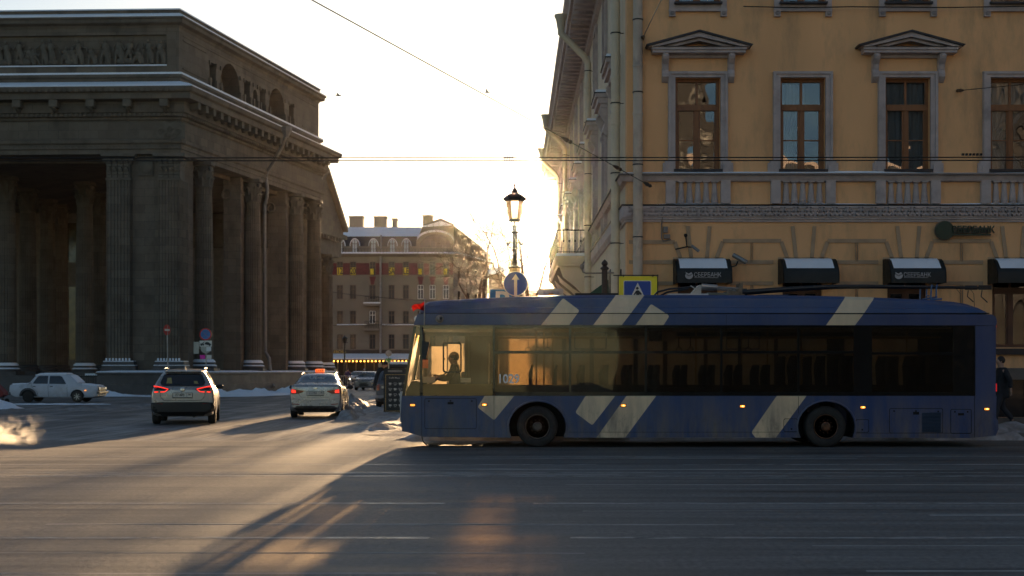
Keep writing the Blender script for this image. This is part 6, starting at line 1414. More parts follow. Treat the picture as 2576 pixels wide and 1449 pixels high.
def person(label, loc, rz, J, coat, trous, hatm=None, scale=1., hat='cap', fur=None, group=None, bag=None):
    """J: joints in the person's own frame, facing +x; built as one continuous body, clothes as children"""
    r = empty('person', (0, 0, 0), label, 'person', group)
    P = {k: Vector(v) for k, v in J.items()}
    names = ['pelvis', 'waist', 'chest', 'neck', 'head', 'crown', 'sl', 'el', 'hl', 'sr', 'er', 'hr', 'kl', 'al', 'tl', 'kr', 'ar', 'tr']
    pts = [P[n] for n in names]; ix = {n: i for i, n in enumerate(names)}
    ed = [('pelvis', 'waist'), ('waist', 'chest'), ('chest', 'neck'), ('neck', 'head'), ('head', 'crown'), ('chest', 'sl'), ('sl', 'el'), ('el', 'hl'), ('chest', 'sr'), ('sr', 'er'), ('er', 'hr'), ('pelvis', 'kl'), ('kl', 'al'), ('al', 'tl'), ('pelvis', 'kr'), ('kr', 'ar'), ('ar', 'tr')]
    ed = [(ix[a], ix[b]) for a, b in ed]; rad = [(.13, .11), (.12, .10), (.15, .11), .055, (.085, .095), (.07, .08), .06, .042, .03, .06, .042, .03, .06, .042, .04, .06, .042, .04]
    for h, e in (('hl', 'el'), ('hr', 'er')):   # palm, four fingers and a thumb, lightly curled
        d = (P[h] - P[e]).normalized(); side = d.cross(Vector((0, 0, 1))); side = side.normalized() if side.length > .2 else Vector((0, 1, 0)); up = side.cross(d)
        pal = P[h] + d * .06; pi_ = len(pts); pts.append(pal); rad.append((.032, .018)); ed.append((ix[h], pi_))
        for k, ln in enumerate((.055, .07, .075, .066)):
            b = pal + side * (k - 1.5) * .019 + d * .02; i0 = len(pts); pts += [b + d * ln * .5 - up * .006, b + d * ln - up * .026]; rad += [.009, .007]; ed += [(pi_, i0), (i0, i0 + 1)]
        b = P[h] + d * .03 + side * .045 - up * .01; i0 = len(pts); pts += [b, b + d * .035 + side * .008 - up * .01]; rad += [.010, .008]; ed += [(pi_, i0), (i0, i0 + 1)]
    body = skin('body', pts, ed, rad, skinm, r)
    f = (P['crown'] - P['head']).normalized(); fw = Vector((1, 0, 0)) if 'face' not in J else Vector(J['face']).normalized(); hc = (P['head'] + P['crown']) / 2; sd = f.cross(fw)
    m = MB(); m.ball(hc + fw * .095 - f * .01, (.022, .014, .02), 8, 6); m.ball(hc + fw * .02, (.085, .078, .108), 14, 10)
    for s_ in (-1, 1): m.ball(hc + sd * s_ * .08, (.018, .012, .028), 6, 5)
    bm_ = m; face = m.build('face', skinm, body, smooth=True)
    m = MB()
    for s_ in (-1, 1): m.ball(hc + fw * .098 + sd * s_ * .032 + f * .015, (.008, .011, .007), 6, 4)
    m.build('eyes', M('dark_eye', (.03, .02, .015), .2), face); m = MB(); m.ball(hc + fw * .095 - f * .055, (.008, .024, .007), 6, 4); m.build('mouth', M('lips', (.30, .10, .08), .5), face)
    q = [P['pelvis'] + Vector((0, 0, -.02)), P['waist'], P['chest'], P['neck'] - Vector((0, 0, .02)), P['sl'], P['el'], P['hl'] - (P['hl'] - P['el']).normalized() * .03, P['sr'], P['er'], P['hr'] - (P['hr'] - P['er']).normalized() * .03]
    if J.get('hem'): q.append(Vector(J['hem'])); 
    e2 = [(0, 1), (1, 2), (2, 3), (2, 4), (4, 5), (5, 6), (2, 7), (7, 8), (8, 9)]; r2 = [(.19, .16), (.175, .15), (.20, .155), .085, .088, .070, .055, .088, .070, .055]
    if J.get('hem'): e2.append((0, 10)); r2.append((.21, .17))
    ct = skin('coat', q, e2, r2, coat, r)
    q = [P['pelvis'], P['kl'], P['al'], P['kr'], P['ar']]; skin('trousers', q, [(0, 1), (1, 2), (0, 3), (3, 4)], [(.15, .13), .082, .062, .082, .062], trous, r)
    for a, t_ in (('al', 'tl'), ('ar', 'tr')): skin('shoe', [P[a] - Vector((0, 0, .02)), P[a].lerp(P[t_], .5), P[t_]], [(0, 1), (1, 2)], [.055, .052, .045], blk, r)
    hm = hatm or M('dark_hair', (.02, .015, .012), .7)
    m = MB(); m.ball(hc - fw * .018 + f * .035, (.105, .098, .105), 14, 9); m.build('hat' if hat == 'cap' else 'hair', hm, r, smooth=True)
    if fur:
        m = MB(); b = P['neck'] + f * .03 - fw * .06; rn = random.Random(5)
        for k in range(26): a = k / 25 * pi * 1.6 - pi * .8; c_ = b - fw * .10 * cos(a * .6) + sd * .16 * sin(a) + f * (.06 * cos(a)); m.ball(c_ + Vector([rn.uniform(-.015, .015) for _ in range(3)]), .055 + rn.uniform(0, .02), 7, 5)
        m.build('fur_trim', fur, r, smooth=True)
    if bag:
        m = MB(); h = P['hr'] + Vector((0, -.02, -.08)); m.box(h.x - .20, h.x + .20, h.y - .09, h.y + .09, h.z - .42, h.z - .12, .03); b_ = m.build('checked_bag', bag, r)
        m = MB(); m.tube([h + Vector((-.1, 0, -.13)), h + Vector((-.05, 0, .02)), h + Vector((.05, 0, .02)), h + Vector((.1, 0, -.13))], .012, 5); m.build('bag_strap', blk, r)
    r.location = loc; r.rotation_euler = (0, 0, rz); r.scale = (scale,) * 3; return r
stand = dict(pelvis=(0, 0, .95), waist=(0, 0, 1.12), chest=(.01, 0, 1.34), neck=(.02, 0, 1.51), head=(.04, 0, 1.60), crown=(.045, 0, 1.70), sl=(0, .19, 1.43), el=(-.02, .24, 1.15), hl=(.08, .24, .92), sr=(0, -.19, 1.43), er=(-.02, -.24, 1.15), hr=(.08, -.24, .92),
             kl=(.04, .10, .50), al=(.0, .10, .09), tl=(.17, .10, .05), kr=(.02, -.10, .50), ar=(-.02, -.10, .09), tr=(.15, -.10, .05))
walk = dict(stand, kl=(.16, .09, .52), al=(.22, .09, .10), tl=(.38, .09, .08), kr=(-.02, -.09, .50), ar=(-.30, -.09, .16), tr=(-.16, -.09, .05), el=(-.12, .24, 1.17), hl=(-.14, .24, .93), er=(.08, -.25, 1.16), hr=(.20, -.23, .98))
dk1 = M('black_parka', (.015, .016, .02), .8, bump=.2); jeans = M('dark_trousers', (.02, .022, .03), .8)
lean = dict(stand, waist=(.04, 0, 1.12), chest=(.12, 0, 1.33), neck=(.22, 0, 1.49), head=(.29, 0, 1.56), crown=(.34, 0, 1.65), face=(.95, 0, -.3), sl=(.10, .19, 1.42), sr=(.10, -.19, 1.42), el=(.22, .24, 1.2), hl=(.46, .14, 1.28), er=(.22, -.24, 1.18), hr=(.44, -.14, 1.26), hem=(0, 0, .75))
person('person in a black parka with fur-trimmed hood bending forward beside the grey carrier', (PX(949, 61.5), 61.5, .08), R(5), lean, dk1, jeans, M('black_beanie', (.012, .012, .014), .6), 1.08, 'cap', M('tan_fur', (.42, .33, .22), .95, bump=.6, bscale=60))
person('person in a purple jacket walking by the pale barriers past the taxi', (PX(875, 135), 135, 0), R(100), walk, M('purple_jacket', (.05, .035, .12), .8), jeans, M('purple_beanie', (.05, .03, .08), .8), 1.0)
person('small dark-clad person under the snowy shop awning', (PX(917, 172), 172, 0), R(180), stand, M('grey_coat', (.05, .05, .055), .8), jeans, M('pale_hat', (.35, .36, .40), .8), 1.0)
cb = M('checked_cloth', (.30, .28, .26), .8, var=.5, scale=22)
person('person in dark clothes carrying a pale checked bag behind the trolleybus', (PX(2521, 36.2), 36.2, .13), R(180), dict(walk, hem=(0, 0, .7)), dk1, jeans, None, 1.0, 'hair', None, None, cb)
# the driver, seated in the cab
sx, sy, sz = bx(1142), Y0 + .75, bz(905) - 1.23
seatp = dict(pelvis=(0, 0, .60), waist=(.02, 0, .76), chest=(.0, 0, .98), neck=(.02, 0, 1.15), head=(.04, 0, 1.22), crown=(.045, 0, 1.31), sl=(0, .19, 1.07), el=(.16, .24, .84), hl=(.40, .16, .86), sr=(0, -.19, 1.07), er=(.14, -.24, .84), hr=(.38, -.16, .90), kl=(.42, .12, .60), al=(.46, .12, .16), tl=(.62, .12, .12), kr=(.42, -.12, .60), ar=(.46, -.12, .16), tr=(.62, -.12, .12))
person('person driving the trolleybus, a dark silhouette seated behind the black-framed side window', (sx, sy, sz), pi, seatp, M('driver_jacket', (.04, .03, .025), .8), jeans, None, 1.0, 'hair')
m = MB(); m.box(sx + .12, sx + .22, sy - .24, sy + .24, .95, bz(935), .04); m.box(sx - .35, sx + .2, sy - .25, sy + .25, .86, .98, .04); m.box(sx - .15, sx + .1, sy - .12, sy + .12, .44, .88); m.build('driver_seat', seatm, bus)
# ---------------------------------------------------------------- MENU BOARD
mbd = empty('menu_board', (PX(1000, 49), 49, 0), 'black coffee menu A-board with gilt border in front of the grey carrier', 'menu board')
bxx = lambda u: PX(u, 49); bzz = lambda y: PZ(y, 49)
BZ0 = .06
m = MB(); m.box(bxx(967), bxx(1040), 48.97, 49.0, bzz(1044), bzz(930)); m.box(bxx(965.5), bxx(968), 48.94, 49.03, BZ0, bzz(928)); m.box(bxx(1039), bxx(1041.5), 48.94, 49.03, BZ0, bzz(928)); m.box(bxx(967), bxx(1040), 48.94, 49.03, bzz(931), bzz(928))
m.obox((bxx(1003), 49.28, .78), (bxx(1040) - bxx(967), .03, 1.55), Euler((R(-16), 0, 0))); m.build('frame', blk, mbd)
m = MB(); m.box(bxx(976), bxx(1012), 48.955, 48.968, bzz(936), bzz(931)); m.build('header_strip', M('board_header', (.25, .22, .2), .6), mbd)
m = MB(); m.prism(rect(bxx(970), bxx(1037), bzz(1034.5), bzz(942)), XZ(48.962), 0, .006, [rect(bxx(971), bxx(1036), bzz(1033.5), bzz(943))]); m.build('gilt_border', M('gilt', (.55, .35, .12), .4, .3), mbd)
chalk = M('chalk_white', (.62, .58, .52), .8)
text('menu_lettering', 'Coffe Menu', bxx(992.5), bzz(950.5), 48.962, .055, chalk, mbd, .003, bold=.005, squeeze=1.0)
m = MB()
for r_ in range(5):
    for q_ in range(5):
        x = bxx(981.5 + q_ * 12.6); z = bzz(965 + r_ * 13.6); w = .05; m.prism([(x - w, z + .03), (x + w, z + .03), (x + w * .7, z - .035), (x - w * .7, z - .035)], XZ(48.958), 0, .006, [[(x - w * .8, z + .02), (x + w * .8, z + .02), (x + w * .55, z - .02), (x - w * .55, z - .02)]] if (q_ + r_) % 2 else [])
        m.tube([(x + w, 48.96, z + .015), (x + w * 1.5, 48.96, z), (x + w, 48.96, z - .02)], .005, 4); m.box(x - .035, x + .035, 48.96, 48.964, z - .06, z - .052)
m.build('cup_drawings', chalk, mbd)
# ---------------------------------------------------------------- STREET LAMPS
def lamp(u, D, k, label, glassm, arms=True):
    x = PX(u, D); t = empty('street_lamp', (x, D, 0), label, 'street lamp'); Z = lambda y: PZ(y, D); q = D / F
    iron = M('lamp_iron', (.035, .028, .022), .5, .5, var=.2)
    if k:
        m = MB(); m.lathe([(.24, 0), (.24, .35), (.17, .5), (.13, .9), (.10, 1.2), (.075, Z(690)), (.075, Z(662)), (.09, Z(660)), (.072, Z(657)), (.072, Z(645)), (.09, Z(642)), (.072, Z(640)), (.07, Z(628)), (.11, Z(625)), (.07, Z(619)), (.068, Z(590)), (.068, Z(589)), (.115, Z(584)), (.06, Z(580)), (.07, Z(573)), (.04, Z(566)), (.04, Z(556))], (x, D, 0), 16); p = m.build('pole', iron, t, angle=40)
        m = MB()
        for s_ in (-1, 1):
            m.tube([(x + s_ * .05, D, Z(613)), (x + s_ * .12, D, Z(608)), (x + s_ * .17, D, Z(613)), (x + s_ * .21, D, Z(616)), (x + s_ * .24, D, Z(613)), (x + s_ * .21, D, Z(611))], .025, 6); m.ball((x + s_ * .19, D, Z(615)), .035, 6, 5)
            m.bar((x + s_ * .05, D, Z(573)), (x + s_ * .12, D, Z(557)), .025); m.bar((x, D + s_ * .05, Z(573)), (x, D + s_ * .12, Z(557)), .025)
        m.build('scroll_arms', iron, p)
        m = MB(); m.lathe([(.06, Z(666)), (.20, Z(672)), (.19, Z(675)), (.07, Z(672))], (x, D, 0), 6)
        for s_ in (-1, 1): m.bar((x + s_ * .17, D, Z(673)), (x + s_ * .12, D, Z(700)), .02)
        m.build('lower_skirt', iron, p); m = MB(); m.lathe([(.155, Z(674)), (.11, Z(700))], (x, D, 0), 6); m.build('lower_glass', glassm, p)
        m = MB(); m.lathe([(.12, Z(558)), (.18, Z(556)), (.17, Z(551)), (.15, Z(550))], (x, D, 0), 6)
        m.lathe([(.27, Z(507)), (.35, Z(503)), (.33, Z(498)), (.25, Z(492)), (.15, Z(487)), (.08, Z(485.5)), (.10, Z(484)), (.06, Z(476)), (.02, Z(472)), (.03, Z(467)), (.028, Z(464)), (.005, Z(460))], (x, D, 0), 6)
        for a in range(6):
            b = a * pi / 3; m.bar((x + .17 * cos(b), D + .17 * sin(b), Z(551)), (x + .275 * cos(b), D + .275 * sin(b), Z(507)), .022)
            m.prism([(-.05, 0), (.05, 0), (.02, .05), (0, .10), (-.02, .05)], lambda p_, q_, d: (x + (.33 + d) * cos(b) - p_ * sin(b), D + (.33 + d) * sin(b) + p_ * cos(b), Z(500) + q_), 0, .015)
        m.tube([(x, D, Z(551)), (x, D, Z(507))], .022, 6); h = m.build('lantern_frame', iron, t)
        m = MB(); m.lathe([(.155, Z(551)), (.255, Z(507))], (x, D, 0), 6); m.build('lantern_glass', glassm, h)
    else:
        m = MB(); m.lathe([(.22, 0), (.22, .4), (.12, .6), (.09, 1.2), (.07, Z(868)), (.11, Z(867)), (.05, Z(864))], (x, D, 0), 10); p = m.build('pole', iron, t)
        m = MB(); m.lathe([(.08, Z(864)), (.17, Z(862)), (.28, Z(852)), (.32, Z(851)), (.16, Z(848)), (.05, Z(846)), (.02, Z(843))], (x, D, 0), 6); m.bar((x - .35, D, Z(862)), (x + .35, D, Z(862)), .05); m.build('lantern', iron, t)
lgl = GLASS('lantern_glass', (.8, .78, .72), .8, .35, (.9, .75, .5), .1)
lamp(1295, 42, 1, 'tall ornate iron street lamp with six-sided lantern behind the trolleybus', lgl); lamp(867, 150, 0, 'small dark street lamp standing before the tan apartment block', lgl)
# fence pier with finial and an arm carrying a spotlight
t = empty('finial_post', (PX(1521, 36), 36, 0), 'dark iron post with spear finial and a spotlight arm near the downpipes', 'post'); Z = lambda y: PZ(y, 36); x = PX(1521, 36)
m = MB(); m.lathe([(.075, .13), (.075, Z(679)), (.11, Z(677)), (.11, Z(674)), (.07, Z(671)), (.05, Z(669)), (.085, Z(664)), (.07, Z(659)), (.0, Z(652))], (x, 36, 0), 10); m.build('post', M('post_iron', (.05, .03, .022), .55, .3), t, angle=30)
m = MB(); m.tube([(x, 36, Z(687)), (PX(1473, 36), 36, Z(687.5)), (PX(1466, 36), 36, Z(684)), (PX(1464, 36), 36, Z(676))], .02, 6); m.ball((PX(1464, 36), 36, Z(671)), (.055, .06, .08), 8, 6); m.tube([(x, 36, Z(687)), (PX(1545, 36), 36, Z(686))], .02, 6); m.build('spotlight_arm', M('arm_grey', (.22, .18, .15), .5), t)
# ---------------------------------------------------------------- SIGNS
blue = M('sign_blue', (.015, .06, .30), .4, var=.05); swh = M('sign_white', (.70, .66, .58), .45, var=.05); red = M('sign_red', (.55, .02, .02), .4, var=.05); sback = M('sign_back', (.32, .31, .30), .55, .3)
def disc(m, x, z, Y, r, d0, d1, n=36): m.prism([(x + r * cos(2 * pi * i / n), z + r * sin(2 * pi * i / n)) for i in range(n)], XZ(Y), d0, d1)
def post(t, x, Y, z1, r=.03): m = MB(); m.lathe([(r, 0), (r, z1)], (x, Y, 0), 10); return m.build('pole', steel, t)
D = 38.; x, z = PX(1297, D), PZ(713.5, D); t = empty('ahead_only_sign', (x, D, 0), 'round blue sign with a white upward arrow above the trolleybus roof', 'road sign'); post(t, x, D + .05, z + .3)
m = MB(); disc(m, x, z, D, .335, -.01, .01); f_ = m.build('face', swh, t); m = MB(); disc(m, x, z, D, .312, -.016, -.011); m.build('blue_field', blue, f_)
m = MB(); q = D / F; m.prism([(x - 3.7 * q, z - 30 * q), (x + 3.7 * q, z - 30 * q), (x + 3.7 * q, z + 10 * q), (x + 9.5 * q, z + 10 * q), (x, z + 24 * q), (x - 9.5 * q, z + 10 * q), (x - 3.7 * q, z + 10 * q)], XZ(D), -.022, -.017); m.build('arrow', swh, f_)
D = 44.; x = PX(1266, D); z = PZ(755, D); q = D / F; t = empty('parking_sign', (x, D, 0), 'square blue parking sign with a white P, partly behind the round arrow sign', 'road sign'); post(t, x, D + .05, z + .3)
m = MB(); m.prism(rrect(x - 35 * q, x + 35 * q, z - 35 * q, z + 29 * q, .05), XZ(D), -.01, .01); f_ = m.build('face', swh, t); m = MB(); m.prism(rrect(x - 33 * q, x + 33 * q, z - 33 * q, z + 27 * q, .04), XZ(D), -.016, -.011); m.build('blue_field', M('parking_blue', (.01, .14, .32), .4), f_)
text('parking_letter', 'P', x - 4 * q, z - 3 * q, D - .017, 44 * q, swh, f_, .004, bold=.02, squeeze=1.15)
D = 52.; x = PX(1385, D); q = D / F; z = PZ(742, D); t = empty('roadside_cabinet_sign', (x, D, 0), 'pale board with a small orange square beyond the trolleybus roof near the balcony', 'sign board'); post(t, x, D + .05, z)
m = MB(); m.prism(rrect(x - 32 * q, x + 32 * q, z - 20 * q, z + 16 * q, .05), XZ(D), 0, .02); f_ = m.build('face', M('pale_board', (.50, .47, .46), .5), t); m = MB(); m.box(x - 18 * q, x + 22 * q, D - .03, D - .001, z - 18 * q, z + 9 * q); m.build('panel', M('lilac_panel', (.30, .27, .33), .5), f_); m = MB(); m.box(x - 5 * q, x + 7 * q, D - .04, D - .031, z - 4 * q, z + 5 * q); m.build('orange_square', M('dull_orange', (.45, .20, .08), .6), f_)
D = 36.5; q = D / F; X = lambda u: PX(u, D); Z = lambda y: PZ(y, D); x = X(1604); t = empty('pedestrian_crossing_sign', (x, D, 0), 'yellow-bordered pedestrian crossing sign hung in a black frame', 'road sign')
yel = M('fluorescent_yellow', (.85, .72, .02), .45, var=.03)
m = MB(); m.box(X(1543), X(1656), D - .03, D + .03, Z(694), Z(691.5)); m.box(X(1554), X(1556), D - .02, D + .02, .13, Z(691)); m.box(X(1653.5), X(1655.5), D - .02, D + .02, .13, Z(691)); m.box(X(1567), X(1569), D - .045, D, Z(697), Z(691)); m.box(X(1641), X(1643), D - .045, D, Z(697), Z(691)); m.build('frame', blkm, t)
m = MB(); m.prism(rrect(X(1557), X(1653), Z(791), Z(695), .04), XZ(D), -.01, .01); f_ = m.build('face', yel, t); m = MB(); m.prism(rrect(X(1568.5), X(1638), Z(779), Z(706), .03), XZ(D), -.015, -.011); m.build('pale_border', swh, f_)
m = MB(); m.prism(rrect(X(1570), X(1636.5), Z(777.5), Z(707.5), .03), XZ(D), -.019, -.0155); m.build('blue_field', blue, f_); m = MB(); m.prism([(X(1577), Z(768)), (X(1631), Z(768)), (X(1604), Z(711))], XZ(D), -.023, -.0195); m.build('white_triangle', swh, f_)
m = MB(); disc(m, X(1603), Z(725.5), D, .036, -.028, -.0235, 14)
m.prism([(X(1600), Z(731)), (X(1606), Z(730)), (X(1614), Z(738)), (X(1613), Z(744)), (X(1609), Z(739)), (X(1609), Z(748)), (X(1616), Z(764)), (X(1612), Z(765)), (X(1605), Z(751)), (X(1598), Z(765)), (X(1594), Z(764)), (X(1600), Z(748)), (X(1600), Z(738)), (X(1595), Z(744)), (X(1593), Z(742))], XZ(D), -.028, -.0235); m.build('walking_figure', blk, f_)
# signs by the cathedral
D = 80.; q = D / F; x, z = PX(420, D), PZ(830, D); t = empty('no_entry_sign', (x, D, 0), 'red no-entry disc turned nearly edge-on, on a leaning post behind the silver crossover', 'road sign')
ca, sa_ = cos(R(66)), sin(R(66)); fn = lambda Y: (lambda a, b, d: (x + a * ca - d * sa_ * -1 * 0 + d * sa_, D + a * sa_ + -d * ca * -1 * 0 - d * ca * -1, b))
def rotd(a, b, d): return (x + a * ca + d * sa_, D + a * sa_ - d * ca, b)
m = MB(); m.prism([(.30 * cos(i * pi / 16), z + .30 * sin(i * pi / 16)) for i in range(32)], rotd, -.01, .01); f_ = m.build('face', red, t); m = MB(); m.prism(rect(-.22, .22, z - .055, z + .055), rotd, .012, .018); m.build('white_bar', swh, f_)
m = MB(); m.tube([(PX(423, D), D + .05, 0), (x, D + .05, z + .25)], .035, 8); m.build('pole', steel, t)
D = 79.; q = D / F; X = lambda u: PX(u, D); Z = lambda y: PZ(y, D); x = X(518); t = empty('no_stopping_sign', (x, D, 0), 'red and blue no-stopping sign with a tow-away plate, before the cathedral columns', 'road sign'); post(t, x, D + .06, Z(828), .03)
m = MB(); disc(m, X(517), Z(841), D, 15.5 * q, -.01, .01); f_ = m.build('face', red, t); m = MB(); disc(m, X(517), Z(841), D, 12.2 * q, -.015, -.011); m.build('blue_field', M('sign_blue2', (.03, .16, .42), .4), f_)
m = MB()
for s_ in (-1, 1): a = Vector((X(517) - 9 * q, D - .018, Z(841) + s_ * 9 * q)); b = Vector((X(517) + 9 * q, D - .018, Z(841) - s_ * 9 * q)); m.bar(a, b, 2.4 * q, .004 + .002 * s_)
m.build('red_cross', red, f_)
m = MB(); m.box(X(502), X(533), D - .01, D + .01, Z(872), Z(857)); p_ = m.build('tow_plate', swh, t)
m = MB(); m.prism([(X(504), Z(868)), (X(514), Z(868)), (X(514), Z(864)), (X(511), Z(864)), (X(516), Z(859)), (X(515), Z(858.5)), (X(508), Z(864)), (X(504), Z(864))], XZ(D), -.016, -.011); m.prism([(X(515), Z(863)), (X(519), Z(860)), (X(525), Z(861)), (X(531), Z(866)), (X(530), Z(869)), (X(523), Z(868)), (X(516), Z(865.5))], XZ(D), -.016, -.011)
for (a, b) in ((506.5, 869), (511, 869), (518, 866.5), (527.5, 869.5)): disc(m, X(a), Z(b), D, 1.4 * q, -.018, -.011, 10)
m.build('tow_pictogram', blk, p_)
m = MB(); disc(m, X(517.5), Z(876), D, 13 * q, .02, .035); m.build('round_sign_back', M('sign_back_cream', (.42, .40, .33), .5), t); m = MB(); m.prism([(X(519), Z(884)), (X(531), Z(883)), (X(531), Z(873)), (X(519), Z(873))], XZ(D), -.008, .018); m.build('torn_notice', wht, t)
m = MB(); m.box(X(503), X(516), D - .012, D, Z(903), Z(893)); m.build('pink_notice', M('pink_notice', (.75, .03, .38), .6), t); m = MB(); m.box(X(520), X(532), D - .012, D, Z(903), Z(893)); m.build('white_notice', swh, t)
m = MB(); m.box(X(487), X(500), D + .02, D + .035, Z(890), Z(860)); m.bar((X(487), D + .05, Z(876)), (X(530), D + .05, Z(876)), .02); m.build('side_plate', M('cream_plate', (.45, .42, .34), .5), t)
D = 120.; x, z = PX(977.5, D), PZ(889, D); t = empty('round_sign_back', (x, D, 0), 'small round sign seen from behind above the snowy roof box', 'road sign'); post(t, x, D + .05, z, .04); m = MB(); disc(m, x, z, D, .27, 0, .02); m.build('face', sback, t); m = MB(); m.box(x - .24, x + .24, D, D + .02, z - .75, z - .42); m.build('green_plate', M('green_plate', (.12, .30, .08), .5), t)
# crowd barriers in front of the end of the cathedral
for k in range(4):
    D = 118. + k * .5; a = PX(838, D) + k * 1.55; t = empty('crowd_barrier', (a + .7, D, 0), ['', '', '', ''][k] or ['pale crowd barrier nearest the cathedral plinth', 'second pale crowd barrier from the cathedral plinth', 'third pale crowd barrier from the cathedral plinth', 'pale crowd barrier farthest from the cathedral plinth'][k], 'barrier', 'crowd barriers by the cathedral')
    m = MB(); m.tube([(a, D, .1), (a, D, 1.1), (a + 1.45, D, 1.1), (a + 1.45, D, .1)], .025, 6); m.bar((a, D, .25), (a + 1.45, D, .25), .03)
    for j in range(1, 10): m.bar((a + j * .145, D, .25), (a + j * .145, D, 1.1), .014)
    m.build('rails', M('barrier_grey', (.42, .42, .46), .5, .4), t); m = MB(); m.box(a - .02, a + .02, D - .3, D + .3, 0, .05); m.box(a + 1.43, a + 1.47, D - .3, D + .3, 0, .05); m.build('feet', steel, t)
# ---------------------------------------------------------------- OVERHEAD WIRES
def wire(name, pts, r, label, sag=0., mat=blkm, group=None, fit=()):
    a, b = Vector(pts[0]), Vector(pts[-1]); t = empty(name, (a + b) / 2, label, 'overhead wire', group); P = []
    for p, q_ in zip(pts, pts[1:]):
        p, q_ = Vector(p), Vector(q_); n = max(2, int((q_ - p).length / 4)); P += [p.lerp(q_, i / n) + Vector((0, 0, -4 * sag * (i / n) * (1 - i / n))) for i in range(n + (1 if q_ == Vector(pts[-1]) else 0))]
    m = MB(); m.tube(P, r, 6); m.build('cable', mat, t)
    for s_ in fit:
        c_ = a.lerp(b, s_); d = (b - a).normalized(); m = MB(); m.tube([c_ - d * .3, c_ - d * .22, c_ - d * .1, c_, c_ + d * .22, c_ + d * .3], [.02, .05, .03, .055, .03, .015], 8); m.build('insulator', M('insulator_brown', (.05, .035, .025), .4), t)
    return t
wx = lambda u, D, y: PT(u, y, D)
t = wire('trolley_wire', [wx(-3200, 29.7, 399), wx(1290, 29.7, 396.8), wx(5200, 29.7, 393)], .012, 'upper of the two level trolley wires crossing above the trolleybus', 0, group='trolley wires')
m = MB()
for k in range(6): m.box(PX(1267, 29.7) + k * .036, PX(1267, 29.7) + k * .036 + .02, 29.66, 29.78, PZ(399, 29.7), PZ(392.5, 29.7))
m.box(PX(1267, 29.7), PX(1292, 29.7), 29.66, 29.74, PZ(398, 29.7), PZ(395.5, 29.7)); m.build('section_clamp', blkm, t)
t = wire('trolley_wire', [wx(-3200, 30.2, 407), wx(1290, 30.2, 404), wx(5200, 30.2, 402)], .012, 'lower of the two level trolley wires crossing above the trolleybus', 0, group='trolley wires')
m = MB()
for k in range(6): m.box(PX(1268, 30.2) + k * .036, PX(1268, 30.2) + k * .036 + .02, 30.16, 30.28, PZ(404, 30.2), PZ(400, 30.2))
m.build('section_clamp', blkm, t)
for k in range(7): m = MB(); m.box(PX(2420 + k * 9, 29.7), PX(2425 + k * 9, 29.7), 29.67, 29.73, PZ(391.5, 29.7), PZ(386, 29.7)) if k < 6 else None; m.build('clamp', blkm, t)
A_ = wx(1640, 37.2, 470); B_ = wx(785, 22, 0); wire('span_wire', [A_, A_ + (B_ - A_) * 1.9], .010, 'span wire slanting down across the sky to the ochre corner wall', 0, fit=(.012, .085, .19))
m = MB(); wire('span_wire', [wx(1617, 37.35, 95), wx(1667, 31, -8), wx(1700, 28, -80)], .010, 'short wire rising from the hook beside the upper downpipe', 0, fit=(.01,))
wire('span_wire', [wx(2412, 37.35, 228), wx(2576, 33, 212), wx(3000, 24, 170)], .010, 'wire running from the right-hand wall anchor out over the avenue', 0, fit=(.01,))
wire('wall_cable', [wx(1870, 37.3, 16), wx(2140, 37.3, 17), wx(2620, 37.3, 15), wx(3600, 37.3, 16)], .014, 'thin cable strung along the ochre wall below the upper sills', .03)
wire('span_wire', [wx(760, 165, 818), wx(1250, 165, 795)], .03, 'upper thin wire across the front of the tan apartment block', .4); wire('span_wire', [wx(760, 150, 725), wx(1330, 150, 762)], .028, 'long sagging wire between the cathedral end and the lamp', .5)
# ---------------------------------------------------------------- BIRDS
for i, (u, y, s_) in enumerate(((851, 240, 1.), (1226, 232, .9))):
    c_ = PT(u, y, 70); t = empty('bird', c_, ['small dark bird in the sky just right of the cathedral roof', 'small dark bird in the open sky over the lamp'][i], 'bird', 'birds in the sky')
    m = MB(); m.lathe([(.0, -.16), (.03, -.10), (.045, 0), (.03, .09), (.02, .13), (0, .17)], c_, 8, 'X')
    for g in (-1, 1): m.add([c_ + Vector((.05, 0, .01)), c_ + Vector((.0, g * .12, .10)), c_ + Vector((-.08, g * .26, .16 if i else .05)), c_ + Vector((-.07, g * .1, .06)), c_ + Vector((-.05, 0, .0))], [(0, 1, 2, 3, 4)])
    m.add([c_ + Vector((-.12, .0, 0)), c_ + Vector((-.24, .05, 0)), c_ + Vector((-.24, -.05, 0))], [(0, 1, 2)]); m.build('body', M('bird_grey', (.03, .03, .03), .8), t)
